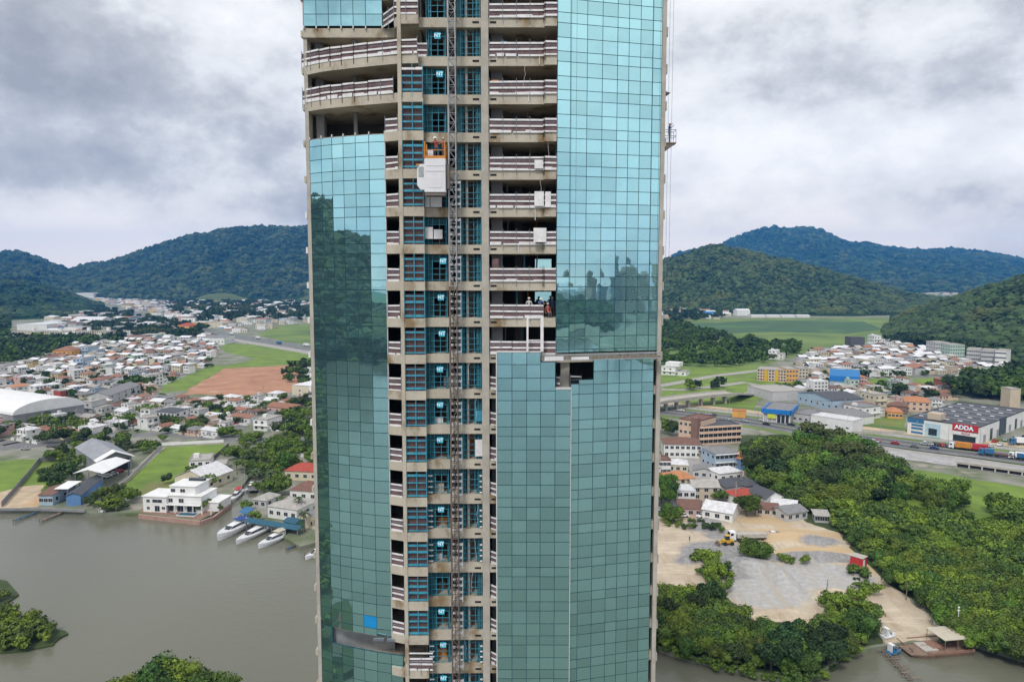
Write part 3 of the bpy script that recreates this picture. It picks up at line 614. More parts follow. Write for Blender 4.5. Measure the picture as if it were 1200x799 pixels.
curtain(RC2, [wall_y(p) for p in RC2], [ZB]*7, [zc1]+[PY(690, 457, 63.2).z+.9]+[zr2]*5, -.05)
zl = PY(600, 413, 62.2).z
curtain(LLC, [62.2, 62.2, 62.2, 62.2, 62.2], [ZB]*5, [zl, zl, zl, PY(640, 424, 62.2).z, PY(660, 456, 62.2).z], -.45) if False else curtain(LLC, [62.2]*6, [ZB]*5, [zl, zl, zl, PY(640, 424, 62.2).z, PY(660, 456, 62.2).z], -.45)
# return edge and white sills of the stepped glass
mb = TB(); xe = fx(669.8, 62.2); mb.box(xe, xe+.06, 62.2, 62.95, ZB, PY(660, 456, 62.2).z); mb.box(fx(582.2, 62.2)-.09, fx(582.2, 62.2), 62.18, 62.9, ZB, zl)
mb.box(fx(582, 62.2), fx(634, 62.2), 62.15, 62.9, zl, zl+.09); mb.box(fx(651.4, 62.2), fx(670.5, 62.2), 62.12, 62.8, PY(660, 456, 62.2).z, PY(660, 456, 62.2).z+.1)
mb.box(fx(452.9, 62.9), fx(453.8, 62.9), 62.85, 63.2, zb, zt); mb.part('edge_trim', 'frame')

# guard rails
def rail(pts, k, top=1.12, boards=((0.08, .16), (.56, .15), (1.06, .15)), infill='mesh_mauve', post=1.15, zslab=None, toe_broken=True, up=1.35):
    z0 = (Z(k)+.39) if zslab is None else zslab
    pts = [Vector((fx(p, y), y, z0)) for p, y in pts]
    bd = TB(); inf = TB(); ps = TB()
    for a, b in zip(pts[:-1], pts[1:]):
        Ln = (b-a).length; d = (b-a)/Ln
        for j, (h, t_) in enumerate(boards):
            if j == 0 and toe_broken:
                s = 0
                while s < Ln-.05:
                    e_ = min(Ln, s+random.uniform(.5, 1.5)); hh = t_*random.uniform(.7, 1.7)
                    bd.beam(a+d*s+Vector((0, -.03, h+hh/2-.1)), a+d*e_+Vector((0, -.03, h+hh/2-.1)), .05, hh); s = e_+random.choice((0, .0, .12))
            else:
                bd.beam(a+Vector((0, 0, h+random.uniform(-.03, .03))), b+Vector((0, 0, h+random.uniform(-.03, .03))), .05, t_)
        inf.beam(a+Vector((0, .06, top/2+.06)), b+Vector((0, .06, top/2+.06)), .02, top-.14)
        n = max(1, round(Ln/post))
        for i in range(n+1):
            q = a+d*Ln*i/n; ps.bar(q+Vector((0, -.07, -.45)), q+Vector((0, -.07, up)), .025)
        ps.bar(a+Vector((0, -.07, .82)), b+Vector((0, -.07, .82)), .022)
    r = inf.part('guard_rail', infill); bd.part('rail_board', 'board_white', r); ps.part('rail_frame', 'post', r); return r
for k in KS:
    if k > 31: continue
    if k == 8: rail([(574, 62.93), (637, 62.93)], k)
    elif k < 8: rail([(574, 62.93), (636, 62.93), (637.5, 62.55), (651.6, 62.55)], k)
    elif k == 9: rail([(574, 62.93), (600, 62.9), (651.6, 62.6)], k, infill='mesh_mauve')
    elif k > 9: rail([(573.8, 63.3), (581.8, 62.75)], k, post=.6)
    if k >= 3 and k <= 17: rail([(454, 62.85), (468.5, 62.35)], k, post=.9, infill='mesh_mauve')
    if k in (-2, -1, 0): rail([(453.5, 65.4), (466, 63.6)], k)
for k in (1, 2):
    pts = [(360, 66.0)]+[(p, wall_y(p)-.1) for p in LC[1:-1]]
    rail([(p, y-.02) for p, y in pts]+([(470, 62.25), (492, 62.1)] if k == 1 else [(464, 62.4)]), k, boards=((.08, .2), (.55, .15), (1.1, .15)))
for k in (-1, 0, 18, 19, 20):
    rail([(474 if k > 5 else 466, 62.12), (493.5 if k < 5 else 503, 62.12)], k, boards=((.08, .16), (.56, .15), (1.06, .15), (1.55, .12)) if k > 5 else ((.08, .16), (.56, .15), (1.06, .15)))
rail([(474, 63.1), (503.5, 63.1)], 1); rail([(474, 62.1), (497.5, 62.1)], 2, boards=((1.9, .16),), infill='blue_steel', top=.3)
# red block panels behind blue scaffold bars
for k in KS:
    if k < 2 or k > 17: continue
    z0 = Z(k)+.39; xa, xb = fx(473.8, 62.2), fx(497.6, 62.2)
    pn = TB().box(xa, xb, 62.42, 62.5, z0, z0+2.1).part('blind_panel', 'brick_red')
    s = TB()
    for j in range(4):
        h = .12+j*.58+random.uniform(-.02, .02); s.box(xa, xb, 62.2, 62.26, z0+h, z0+h+random.choice((.1, .14, .2)))
    for q in (0, .5, 1): s.box(xa+(xb-xa)*q-.03, xa+(xb-xa)*q+.03, 62.12, 62.18, z0-.4, z0+2.36)
    s.part('blue_guard', 'blue_steel', pn)
    s = TB()
    for j in range(12): xx = xa+(xb-xa)*(j+.5)/12; s.box(xx-.012, xx+.012, 62.28, 62.31, z0, z0+2.1)
    s.part('blind_rod', 'mesh_mauve', pn)
# teal safety nets, signs, hoist landings
def text_mesh(body, size, mt, name, parent, loc, rx=R(90), rz=0, ext=.01, bold=False):
    cu = bpy.data.curves.new(name, 'FONT'); cu.body = body; cu.size = size; cu.extrude = ext; cu.align_x = 'CENTER'; cu.align_y = 'CENTER'
    if bold: cu.offset = size*.03
    to = bpy.data.objects.new(name, cu); C.objects.link(to); dg = bpy.context.evaluated_depsgraph_get()
    me = bpy.data.meshes.new_from_object(to.evaluated_get(dg)); bpy.data.objects.remove(to)
    me.materials.clear(); me.materials.append(M[mt]); o = bpy.data.objects.new(name, me); C.objects.link(o)
    o.location = loc; o.rotation_euler = (rx, 0, rz)
    if parent is not None: setp(o, parent)
    return o
for k in KS:
    if k > 19: continue
    z0 = Z(k)+.39; z1 = z0+2.36
    n = TB(); w0 = 498.5 if k > 1 else 504.5
    wob = random.uniform(-1, 1)
    n.box(fx(w0, 63.5), fx(507.5+wob, 63.5), 63.5, 63.53, z0, z1); n.box(fx(507.5+wob, 63.5), fx(524.5, 63.5), 63.5, 63.53, z0+1.72, z1-.12)
    n.box(fx(521.8, 63.5), fx(524.5, 63.5), 63.5, 63.53, z0, z0+1.72); o = n.part('safety_net', 'teal_net'); n = TB(); n.box(fx(537, 63.5), fx(544.5, 63.5), 63.5, 63.53, z0, z1-.15)
    n.box(fx(557.8, 63.45), fx(563.8, 63.45), 63.45, 63.48, z0, z1-.2)
    o2 = n.part('safety_net', 'teal_net')
    for oo, xs_, xa_, xb_, dh in ((o, (w0+.4, 502.5, 507.5+wob, 515.5, 524), w0, 524.5, 0), (o2, (541.5, 546.5, 555.5, 560, 563.3), 541, 563.8, .2)):
        s = TB()
        for x in xs_: s.box(fx(x, 63.4)-.022, fx(x, 63.4)+.022, 63.38, 63.43, z0, z1-.05)
        for h in (.12, .6, 1.1, 1.72): s.box(fx(xa_, 63.4), fx(xb_, 63.4), 63.36, 63.41, z0+h+dh, z0+h+dh+.035)
        s.part('net_frame', 'blue_steel', oo)
    TB().box(fx(549, 66), fx(557, 66), 66, 66.1, z0, z1).part('partition', 'concrete_grey' if k % 3 else 'orange' if k == 12 else 'concrete_grey', None)
    d = TB().box(fx(509, 66.5), fx(522, 66.5), 66.5, 66.6, z0, z0+1.2).part('door_panel', 'door')
    if k not in (3, 4, 5, 6, 13, 16) and k > -3:
        xs = 511.5+random.uniform(-1.5, 2.5)
        if k == 7: xs = 516
        p = TB().box(fx(xs, 63.2), fx(xs+7, 63.2), 63.2, 63.24, z0+1.5, z0+2.02).part('sign_panel', 'cyan_sign')
        text_mesh('NT', .42, 'white_sign', 'sign_letters', p, (fx(xs+3.5, 63.2)-TO.x, 63.185-TO.y, z0+1.76-TO.z), bold=True)
    if k in (3,): pass
    if k >= 5 and k <= 19:
        s = TB()
        for h in (.15, .75, 1.35, 1.95):
            for a_, b_ in ((526, 531.8), (533.3, 540.6)): s.box(fx(a_, 62.3), fx(b_, 62.3), 62.28, 62.33, z0+h, z0+h+.2)
        for a_ in (526.5, 540): s.box(fx(a_, 62.35)-.03, fx(a_, 62.35)+.03, 62.34, 62.38, z0-.1, z0+2.2)
        s.part('landing_gate', 'board_white')
    if k in (14, 15, 18, 19, 13):
        s = TB()
        for h in (.15, .65, 1.15, 1.65):
            s.box(fx(499, 63.1), fx(504.5, 63.1), 63.1, 63.15, z0+h, z0+h+.12); s.box(fx(561, 63.1), fx(564, 63.1), 63.1, 63.15, z0+h, z0+h+.12)
        s.part('side_board', 'board_white')
    # sockets in the edge beams on both sides of the main column
    s = TB(); s.box(fx(555, 62.97), fx(562.3, 62.97), 62.965, 63.0, Z(k)-.06, Z(k)+.10); s.part('beam_socket', 'dark'); s = TB(); s.box(fx(575.2, 62.97), fx(582 if k < 10 else 580.5, 62.97), 62.965, 63.0, Z(k)-.06, Z(k)+.10); s.part('beam_socket', 'dark')
    # bracket on the left edge and knob on the right edge
    s = TB(); s.box(fx(359.8, 66), fx(362.2, 66), 65.9, 66.5, Z(k)-.25, Z(k)+.3); s.part('edge_bracket', 'board_white' if 4 < k < 12 else 'concrete')
    s = TB(); s.box(fx(776.2, 65.2), fx(777.6, 65.2), 65.1, 66, Z(k)-.4, Z(k)+.35); s.part('edge_knob', 'concrete_light')
# glass brackets below the top curtain wall and above the left one
s = TB()
for c in LTC: zq = zat(31, 65.5, 400); s.box(fx(c, 65.5)-.05, fx(c, 65.5)+.05, 65.4, 65.6, zq-.22, zq+.02)
for c in LC[:-1]+[453]:
    y = wall_y(c)-.05; s.box(fx(c, y)-.04, fx(c, y)+.04, y-.02, y+.3, zt, zt+.25)
s.part('glass_bracket', 'frame')
# recess under the left glass: grey screed wall
s = TB(); s.box(fx(383, 66), fx(453, 64), 65.6, 65.8, z2-1.6, zb+.2); s.part('recess_wall', 'galv')
s = TB(); s.box(fx(430, 62.6), fx(443, 62.6), 62.7, 62.9, zb-.2, zb+.03); s.box(fx(447, 62.6), fx(462, 62.6), 62.6, 62.8, zb-.2, zb+.03); s.part('glass_carrier', 'post')
# boards, films and openings behind the right balcony
s = TB(); z0 = Z(5)+.39; s.box(fx(626, 62.75), fx(637, 62.75), 62.7, 62.78, z0+.12, z0+1.35); s.box(fx(638.5, 62.5), fx(645, 62.5), 62.44, 62.48, z0+.0, z0+1.3); s.part('protection_board', 'board_white')
s = TB(); z0 = Z(6)+.39; s.box(fx(625, 62.75), fx(640, 62.45), 62.38, 62.42, z0+.2, z0+1.4); s.part('protection_board', 'board_white')
s = TB(); z0 = Z(4)+.39; s.box(fx(626, 62.75), fx(636, 62.75), 62.7, 62.78, z0+.12, z0+.85); s.part('protection_board', 'board_white')
s = TB(); z0 = Z(7)+.39; s.box(fx(627, 66), fx(646, 66), 66, 66.05, z0+.75, z0+2.0); o = s.part('balcony_pane', 'cglass'); o['label'] = 'bluish pane added in place of sky seen through the balcony'  # mirror pane added to stand for sky showing through the floor
s = TB(); z0 = Z(8)+.39; s.box(fx(627, 66), fx(646, 66), 66, 66.05, z0+1.3, z0+2.2); o = s.part('balcony_pane', 'cglass'); o['label'] = 'teal pane standing inside the balcony'
s = TB(); z0 = Z(5)+.39; s.box(fx(498.8, 62.9), fx(504.5, 62.9), 62.9, 62.95, z0+.05, z0+1.35); s.box(fx(505.3, 62.9), fx(518.5, 62.9), 62.9, 62.95, z0+.05, z0+1.35); s.part('white_panel', 'lift_white')
s = TB(); z0 = Z(6)+.39; s.box(fx(498.8, 63), fx(508, 63), 62.9, 62.95, z0+.5, z0+1.5); s.box(fx(509, 63), fx(519, 63), 62.9, 62.95, z0+.5, z0+1.3); s.part('white_panel', 'board_white')
# notch in the lower glass: railings
rail([(652.5, 63.1), (657, 62.9)], 10, post=.8); rail([(669, 63.4), (682, 63.5)], 10, boards=((.3, .12), (1.1, .12)), infill='dark')
# site clutter: props, stacked boards, pipes and loose cables, different on every floor
rc = random.Random(77)
for k in KS:
    if k > 19 or k < -3: continue
    z0 = Z(k)+.39; z1 = z0+2.36
    for _ in range(rc.choice((1, 2, 3))):
        s = TB(); px_ = rc.uniform(590, 650) if k < 10 else rc.uniform(500, 560); y_ = rc.uniform(64.2, 67); s.bar((fx(px_, y_), y_, z0), (fx(px_, y_)+rc.uniform(-.1, .1), y_, z1), .045, n=6); s.part('shoring_prop', rc.choice(('orange', 'rust_steel', 'blue_steel', 'galv')))
    s = TB(); px_ = rc.uniform(592, 640) if k < 10 else rc.uniform(500, 520); y_ = rc.uniform(63.8, 65.5); a_ = rc.uniform(.5, 1.6); s.box(fx(px_, y_), fx(px_, y_)+a_, y_, y_+.6, z0, z0+rc.uniform(.25, .9)); s.part('material_stack', rc.choice(('timber', 'board_white', 'brick_red', 'concrete_light', 'orange', 'lift_white')))
    if rc.random() < .6:
        s = TB(); px_ = rc.uniform(576, 648) if k < 9 else rc.uniform(542, 560); x_ = fx(px_, 62.8); a = Vector((x_, 62.85, z1)); 
        for i in range(5): b = a+Vector((rc.uniform(-.12, .12), 0, -.35)); s.bar(a, b, .014, n=3); a = b
        s.part('loose_cable', rc.choice(('board_white', 'dark')))
    if k < 9 and rc.random() < .5:
        s = TB(); px_ = rc.uniform(578, 640); x_ = fx(px_, 62.95); s.box(x_, x_+.05, 62.93, 62.97, z0-rc.uniform(.5, 1.2), z0+.05); s.part('foam_drip', 'board_white')
    if rc.random() < .35:
        s = TB(); px_ = rc.uniform(575, 590) if k < 9 else 556; x_ = fx(px_, 63.2); s.box(x_, x_+rc.uniform(.4, .9), 63.25, 63.3, z0+.3, z0+rc.uniform(1.2, 2.0)); s.part('hung_sheet', rc.choice(('blue_steel', 'board_white', 'mesh_mauve', 'orange')))
# tie wires on the left edge of the open floors
# top cap
TB().box(fx(366, 66.5), fx(770, 66.5), 66.4, 88, 121.9, 123.6).part('parapet', 'concrete')
# podium around the foot
MB().prism([(-26, 52), (22, 52), (22, 96), (-26, 96)], LZ, LZ+.35).build('tower_plaza', 'path'); tag(bpy.data.objects['tower_plaza'], kind='structure')

# ------------------------------------------------------------ construction hoist
X0, X1 = fx(527.3, 61.6), fx(535.3, 61.6); Y0, Y1 = 61.3, 61.95
mast = empty('hoist_mast', ((X0+X1)/2, 61.6, LZ+.35), 0, 'tall lattice mast of the construction hoist in front of the floors', 'hoist mast')
ox, oy, oz = mast.location
def lattice(z0, z1, name, mt):
    m_ = MB(); a, b, c, d = X0-ox, X1-ox, Y0-oy, Y1-oy
    for x in (a, b):
        for y in (c, d): m_.bar((x, y, z0-oz), (x, y, z1-oz), .042)
    z = z0; i = 0; st = .75
    while z+st <= z1+.01:
        for y in (c, d):
            m_.bar((a, y, z-oz), (b, y, z-oz), .03); m_.bar((a if i % 2 else b, y, z-oz), (b if i % 2 else a, y, z+st-oz), .024)
        for x in (a, b): m_.bar((x, c, z-oz), (x, d, z-oz), .03); m_.bar((x, c if i % 2 else d, z-oz), (x, d if i % 2 else c, z+st-oz), .024)
        z += st; i += 1
    m_.box(a-.07, a-.03, c-.05, c+.02, z0-oz, z1-oz); return m_.build(name, mt, mast)
lattice(Z(7), 120, 'upper_lattice', 'galv'); lattice(LZ+.4, Z(7), 'lower_lattice', 'rust_steel')
for k in range(-4, 30, 2):
    m_ = MB(); m_.bar((X0-ox, Y1-oy, Z(k)-oz), (X0-ox-.15, 63.0-oy, Z(k)-oz), .04); m_.bar((X1-ox, Y1-oy, Z(k)-oz), (X1-ox+.15, 63.0-oy, Z(k)-oz), .04); m_.bar((X1-ox, Y1-oy, Z(k)-oz), (X0-ox-.15, 63.0-oy, Z(k)-oz), .03); m_.build('wall_tie', 'galv', mast)
m_ = MB(); m_.bar((X1-ox+.12, Y0-oy, 0), (X1-ox+.12, Y0-oy, 118-oz), .02); m_.bar((X0-ox+.3, Y0-oy-.1, 0), (X0-ox+.3, Y0-oy-.1, Z(5)-oz), .025); m_.build('power_cable', 'dark', mast)
# hoist cabin
ca = PY(498.5, 226, 60.8); cb = PY(522.5, 187, 60.8); cw = cb.x-ca.x; ch = cb.z-ca.z
cab = empty('hoist_cabin', (ca.x+cw/2, 60.9, ca.z), 0, 'white hoist cabin with orange roof railing climbing the lattice mast', 'hoist cabin')
MB().box(-cw/2, cw/2, -.65, .65, .0, ch).box(-.55, .55, -.67, -.655, .35, 1.2).box(-cw/2, cw/2, -.67, -.655, .0, .12).box(-cw/2+.05, cw/2-.05, -.68, -.655, ch*.62, ch*.64).box(-cw/2+.08, cw/2-.08, -.675, -.655, ch*.78, ch*.80).box(-.02, .02, -.68, -.655, .1, ch*.6).build('body', 'lift_white', cab)
mb = MB(); mb.prism([(-.62, -.5), (-.62, .5), (0, .5), (0, -.5)], .25, ch*.82)
me_ = MB().add([(-.62*s_, y, z) for y in (-.5, .5) for s_, z in ((.55, .2), (1, .55), (1, 1.9), (.6, ch*.84), (0, ch*.84), (0, .2))], [(0, 1, 2, 3, 4, 5), (11, 10, 9, 8, 7, 6), (0, 6, 7, 1), (1, 7, 8, 2), (2, 8, 9, 3), (3, 9, 10, 4), (4, 10, 11, 5), (5, 11, 6, 0)])
o = me_.build('operator_booth', 'lift_white', cab); o.location = (-cw/2, 0, 0)
MB().box(-.50, -.08, -.53, -.505, 1.25, ch*.76).build('booth_window', 'galv', o)
MB().box(-.635, -.61, -.3, .3, 1.1, 1.9).build('booth_window', 'glass_dark', o)
mb = MB(); z = ch
mb.box(-cw/2, cw/2, -.65, -.6, z, z+.22); mb.box(-cw/2, cw/2, .6, .65, z, z+.22); mb.box(-cw/2, cw/2, -.6, .6, z+.0, z+.06)
for x in (-cw/2+.04, cw/2-.04):
    for y in (-.62, .62): mb.box(x-.045, x+.045, y-.045, y+.045, z, z+1.35)
mb.box(-cw/2, cw/2, -.64, -.6, z+.65, z+.7); mb.box(-cw/2, -cw/2+.04, -.6, .6, z+.65, z+.7); mb.box(-cw/2-.75, -cw/2, -.04, .04, ch*.83, ch*.87)
mb.build('roof_railing', 'orange', cab)
MB().box(-cw/2+.02, cw/2-.02, -.62, .62, -.28, -.02).build('under_frame', 'rust_steel', cab)
MB().box(-cw/2+.25, -cw/2+.7, -.4, 0, ch+.06, ch+.75).build('motor_box', 'lift_white', cab)
MB().box(cw/2, X0-(ca.x+cw/2)+.1, -.3, .5, .3, 2.3).build('mast_bracket', 'rust_steel', cab)

# ------------------------------------------------------------ suspended platform over the stepped glass
pa = PY(634, 420, 61.75); pb = Vector((fx(774, 64.3), 64.3, pa.z+.05)); pl = (pb-pa).length; ang = math.atan2(pb.y-pa.y, pb.x-pa.x)
sp = empty('suspended_platform', pa, ang, 'long narrow suspended work platform hanging across the right glass wall', 'work platform')
MB().box(0, pl, -.35, .35, -.12, .0).build('deck', 'timber', sp)
mb = MB(); 
for y in (-.35, .35):
    mb.box(0, pl, y-.03, y+.03, .22, .28); mb.box(0, pl, y-.03, y+.03, -.2, -.12)
for i in range(16):
    x = pl*i/15
    mb.box(x-.02, x+.02, -.38, -.33, -.15, .25)
mb.build('guard_frame', 'galv', sp)
mb = MB(); mb.box(0.2, 1.9, -.39, -.36, -.18, .18); mb.box(2.6, 4.2, -.39, -.36, -.15, .1); mb.build('side_board', 'board_white', sp)
mb = MB()
for x in (3.0, pl-.4): mb.bar((x, -.05, 0), (x, -.05, 120-pa.z), .012)
mb.build('hanging_rope', 'dark', sp)
# white door-like frame hanging below the balcony
fa = PY(617, 412, 61.9); fb_ = PY(637, 371, 61.9)
fr = empty('hanging_portal', (fa.x, 61.9, fa.z), 0, 'white rectangular steel frame standing upright below the workers on the balcony', 'steel frame'); W_, H_ = fb_.x-fa.x, fb_.z-fa.z
MB().box(0, .16, -.08, .08, 0, H_).box(W_-.26, W_, -.08, .08, 0, H_).build('upright', 'board_white', fr)
MB().box(.16, W_-.26, -.08, .08, H_-.16, H_).box(.16, W_-.26, -.06, .06, .95, 1.02).build('crossbar', 'board_white', fr)
# cradle on the right edge
ka = PY(776, 168, 65.6)
kr = empty('edge_cradle', (ka.x, 65.6, ka.z), 0, 'small railed cradle cantilevered from the right edge of the tower', 'work cradle')
MB().add([(0, y, z) for y in (-.4, .6) for z in (-.1,)]+[(0, -.4, -.9), (0, .6, -.9), (1.1, -.4, -.1), (1.1, .6, -.1)], [(0, 1, 5, 4), (2, 4, 5, 3), (0, 4, 2), (1, 3, 5), (0, 2, 3, 1)]).build('bracket', 'rust_steel', kr)
mb = MB().box(0, 1.15, -.45, .65, -.1, .0); mb.build('deck', 'timber', kr)
mb = MB()
for x, y in ((.05, -.42), (.6, -.42), (1.12, -.42), (1.12, .6), (.05, .6)): mb.bar((x, y, 0), (x, y, 1.1), .025)
for z in (.55, 1.08): mb.bar((.05, -.42, z), (1.12, -.42, z), .025); mb.bar((1.12, -.42, z), (1.12, .6, z), .025); mb.bar((.05, .6, z), (1.12, .6, z), .025)
mb.build('railing', 'post', kr)
kb = PY(776, 112, 65.6); o = MB().add([(0, -.3, 0), (0, .3, 0), (.75, 0, .22), (0, -.3, .35), (0, .3, .35), (0, 0, -.35)], [(0, 2, 3), (1, 4, 2), (3, 2, 4), (0, 5, 2), (1, 2, 5), (0, 3, 4, 1, 5)]).build('edge_outrigger', 'rust_steel', None, loc=kb); tag(o, 'dark triangular outrigger sticking out near the top of the right edge', 'outrigger')
for px_e, lab in ((779.5, 'thin dark rope hanging beside the right edge of the tower, the nearer to the wall'), (783.5, 'thin dark rope hanging beside the right edge of the tower, the farther from the wall')):
    q0 = PY(px_e, 330, 65.6); o = MB().bar((0, 0, 0), (0, 0, 118-q0.z), .016).build('hanging_rope', 'post', None, loc=(q0.x, 65.6, q0.z)); tag(o, lab, 'rope', 'ropes beside the right edge')

# ------------------------------------------------------------ people
def person(name_label, loc, rz, shirt, pose='stand', helmet='white', group=None, s=1.0):
    root = empty('person', loc, rz, name_label, 'person', group)
    lean = .35 if pose == 'lean' else (.0); hip = .92 if pose != 'sit' else .45
    def T(y, z): dz = z-hip; return (y-math.sin(lean)*dz, hip+math.cos(lean)*dz) if dz > 0 else (y, z)
    vs_ = []; ed = []; rad = []
    def v(x, y, z, r, p=None):
        y, z = T(y, z) if z > hip-.01 else (y, z)
        vs_.append((x*s, y*s, z*s)); rad.append(r*s)
        if p is not None: ed.append((p, len(vs_)-1))
        return len(vs_)-1
    pel = v(0, 0, hip, .15); ch_ = v(0, 0, hip+.28, .14, pel); sh = v(0, 0, hip+.48, .15, ch_); nk = v(0, 0, hip+.58, .055, sh); hd = v(0, -.01, hip+.67, .095, nk); v(0, -.01, hip+.77, .085, hd)
    for sx in (-1, 1):
        if pose == 'sit': k_ = v(sx*.11, -.42, hip, .075, pel); f = v(sx*.11, -.44, .06, .05, k_)
        else: h_ = v(sx*.1, 0, hip-.06, .1, pel); k_ = v(sx*.12, -.03, .48, .065, h_); f = v(sx*.12, .02, .08, .045, k_)
        v(sx*.13, -.16, .035, .04, f)
        a = v(sx*.2, 0, hip+.46, .065, sh)
        if pose in ('reach', 'lean'): e_ = v(sx*.26, -.22, hip+.32, .045, a); hnd = v(sx*.2, -.46, hip+.34, .035, e_)
        elif pose == 'wide': e_ = v(sx*.4, -.1, hip+.5, .045, a); hnd = v(sx*.55, -.25, hip+.66, .035, e_)
        else: e_ = v(sx*.27, .02, hip+.18, .045, a); hnd = v(sx*.27, -.1, hip-.06, .032, e_)
        for q in range(4): v(sx*(.17+q*.03) if pose != 'stand' else sx*.27, vs_[hnd][1]/s-.09 if pose != 'stand' else -.12+q*.022, vs_[hnd][2]/s-.02 if pose != 'stand' else hip-.16, .009, hnd)
        v(vs_[hnd][0]/s-sx*.045, vs_[hnd][1]/s-.04, vs_[hnd][2]/s, .011, hnd)
    me = bpy.data.meshes.new('body'); me.from_pydata(vs_, ed, []); o = bpy.data.objects.new('body', me); C.objects.link(o)
    md = o.modifiers.new('s', 'SKIN'); me.skin_vertices.new() if not me.skin_vertices else None
    for i, r_ in enumerate(rad): me.skin_vertices[0].data[i].radius = (r_, r_*(.8 if i < 3 else 1))
    me.skin_vertices[0].data[0].use_root = True
    md = o.modifiers.new('u', 'SUBSURF'); md.levels = 1; md.render_levels = 1
    dg = bpy.context.evaluated_depsgraph_get(); m2 = bpy.data.meshes.new_from_object(o.evaluated_get(dg)); bpy.data.objects.remove(o)
    for q in ('skin', shirt, 'trousers'): m2.materials.append(M[q])
    for p_ in m2.polygons:
        z = p_.center.z/s; dx = abs(p_.center.x)/s
        p_.material_index = 0 if z > hip*1+.56*math.cos(lean) else (2 if z < hip+.02 and dx < .22 else 1)
        p_.use_smooth = True
    for p_ in m2.polygons:
        for hv in (x for x in range(len(vs_)) if abs(rad[x]-.035*s) < 1e-4 or rad[x] < .012*s):
            if (Vector(vs_[hv])-p_.center).length < .07*s: p_.material_index = 0
    o = bpy.data.objects.new('body', m2); C.objects.link(o); setp(o, root)
    hm = bmesh.new(); bmesh.ops.create_uvsphere(hm, u_segments=12, v_segments=8, radius=.125*s); bmesh.ops.delete(hm, geom=[x for x in hm.verts if x.co.z < -.01], context='VERTS')
    bmesh.ops.create_circle(hm, cap_ends=True, radius=.155*s, segments=12); me = bpy.data.meshes.new('helmet'); hm.to_mesh(me); hm.free(); me.materials.append(M[helmet]); h = bpy.data.objects.new('helmet', me); C.objects.link(h)
    yy, zz = T(-.01, hip+.74); h.location = (0, yy*s, zz*s); h.rotation_euler = (lean, 0, 0); setp(h, root)
    # face: nose, eyes
    fm = MB(); fy, fz = T(-.10, hip+.69)
    fm.add([(-.015, fy, fz-.02), (.015, fy, fz-.02), (0, fy-.035, fz-.025), (0, fy, fz+.03)], [(0, 1, 2), (0, 2, 3), (1, 3, 2)]); fo = fm.build('nose', 'skin', root)
    em = MB()
    for sx in (-.035, .035): em.box(sx-.012, sx+.012, fy-.008, fy+.01, fz+.02, fz+.035)
    em.build('eyes', 'dark', root); MB().box(-.025, .025, fy-.006, fy+.01, fz-.055, fz-.047).build('mouth', 'red', root)
    return root
czt = ca.z+ch+.06
person('worker in a white helmet and blue trousers standing on the hoist cabin roof', (ca.x+cw*.55, 60.8, czt), R(-20), 'shirt_red', 'lean')
person('worker in a dark red shirt bending behind his mate on the hoist cabin roof', (ca.x+cw*.85, 61.2, czt), R(-60), 'shirt_red', 'reach', helmet='canopy')
z8 = Z(8)+.39
person('worker in a pale shirt leaning over the balcony rail by the white frame', (fx(620, 63.4), 63.4, z8), R(0), 'shirt_white', 'stand', helmet='white')
person('worker in a blue shirt standing in the middle of the trio on the balcony', (fx(633, 63.6), 63.6, z8), R(15), 'shirt_blue', 'lean', helmet='white')
person('worker in dark blue standing deep in the balcony against the glass edge', (fx(647.5, 64.2), 64.2, z8), R(-10), 'shirt_blue', 'stand', helmet='lift_white')
person('crouching worker in a red shirt at the balcony edge beside the glass', (fx(642, 63.3), 63.3, z8), R(25), 'shirt_red', 'sit', helmet='canopy')
person('worker with raised arm standing in the cradle on the right edge', (ka.x+.62, 65.55, ka.z), R(70), 'shirt_blue', 'wide', helmet='white')
# ============================================================ BUILDINGS
COL = {'white': (.74, .74, .72), 'cream': (.62, .56, .42), 'pale grey': (.50, .50, .50), 'pale blue': (.36, .47, .58), 'pink': (.58, .38, .34), 'beige': (.54, .45, .34), 'yellow': (.62, .48, .20), 'mint': (.42, .56, .46), 'grey': (.30, .30, .31), 'blue': (.12, .25, .48), 'orange': (.70, .36, .09), 'peach': (.64, .46, .34), 'green': (.16, .33, .22), 'red': (.38, .08, .06), 'brown': (.22, .13, .10), 'dark grey': (.10, .10, .11)}
RCOL = {'terracotta': (.31, .15, .10), 'grey fibre': (.24, .24, .245), 'white metal': (.68, .68, .70), 'brown tiled': (.19, .10, .075), 'orange tiled': (.50, .22, .10), 'pale concrete': (.42, .40, .37), 'dark slate': (.085, .09, .105), 'red': (.40, .07, .045), 'blue': (.03, .20, .48)}
FOOT = []        # footprints already taken (x, y, r)
LAND = []        # landmarks that labels may name (x, y, words)
def setcol(o, c): o.color = (*c, 1)
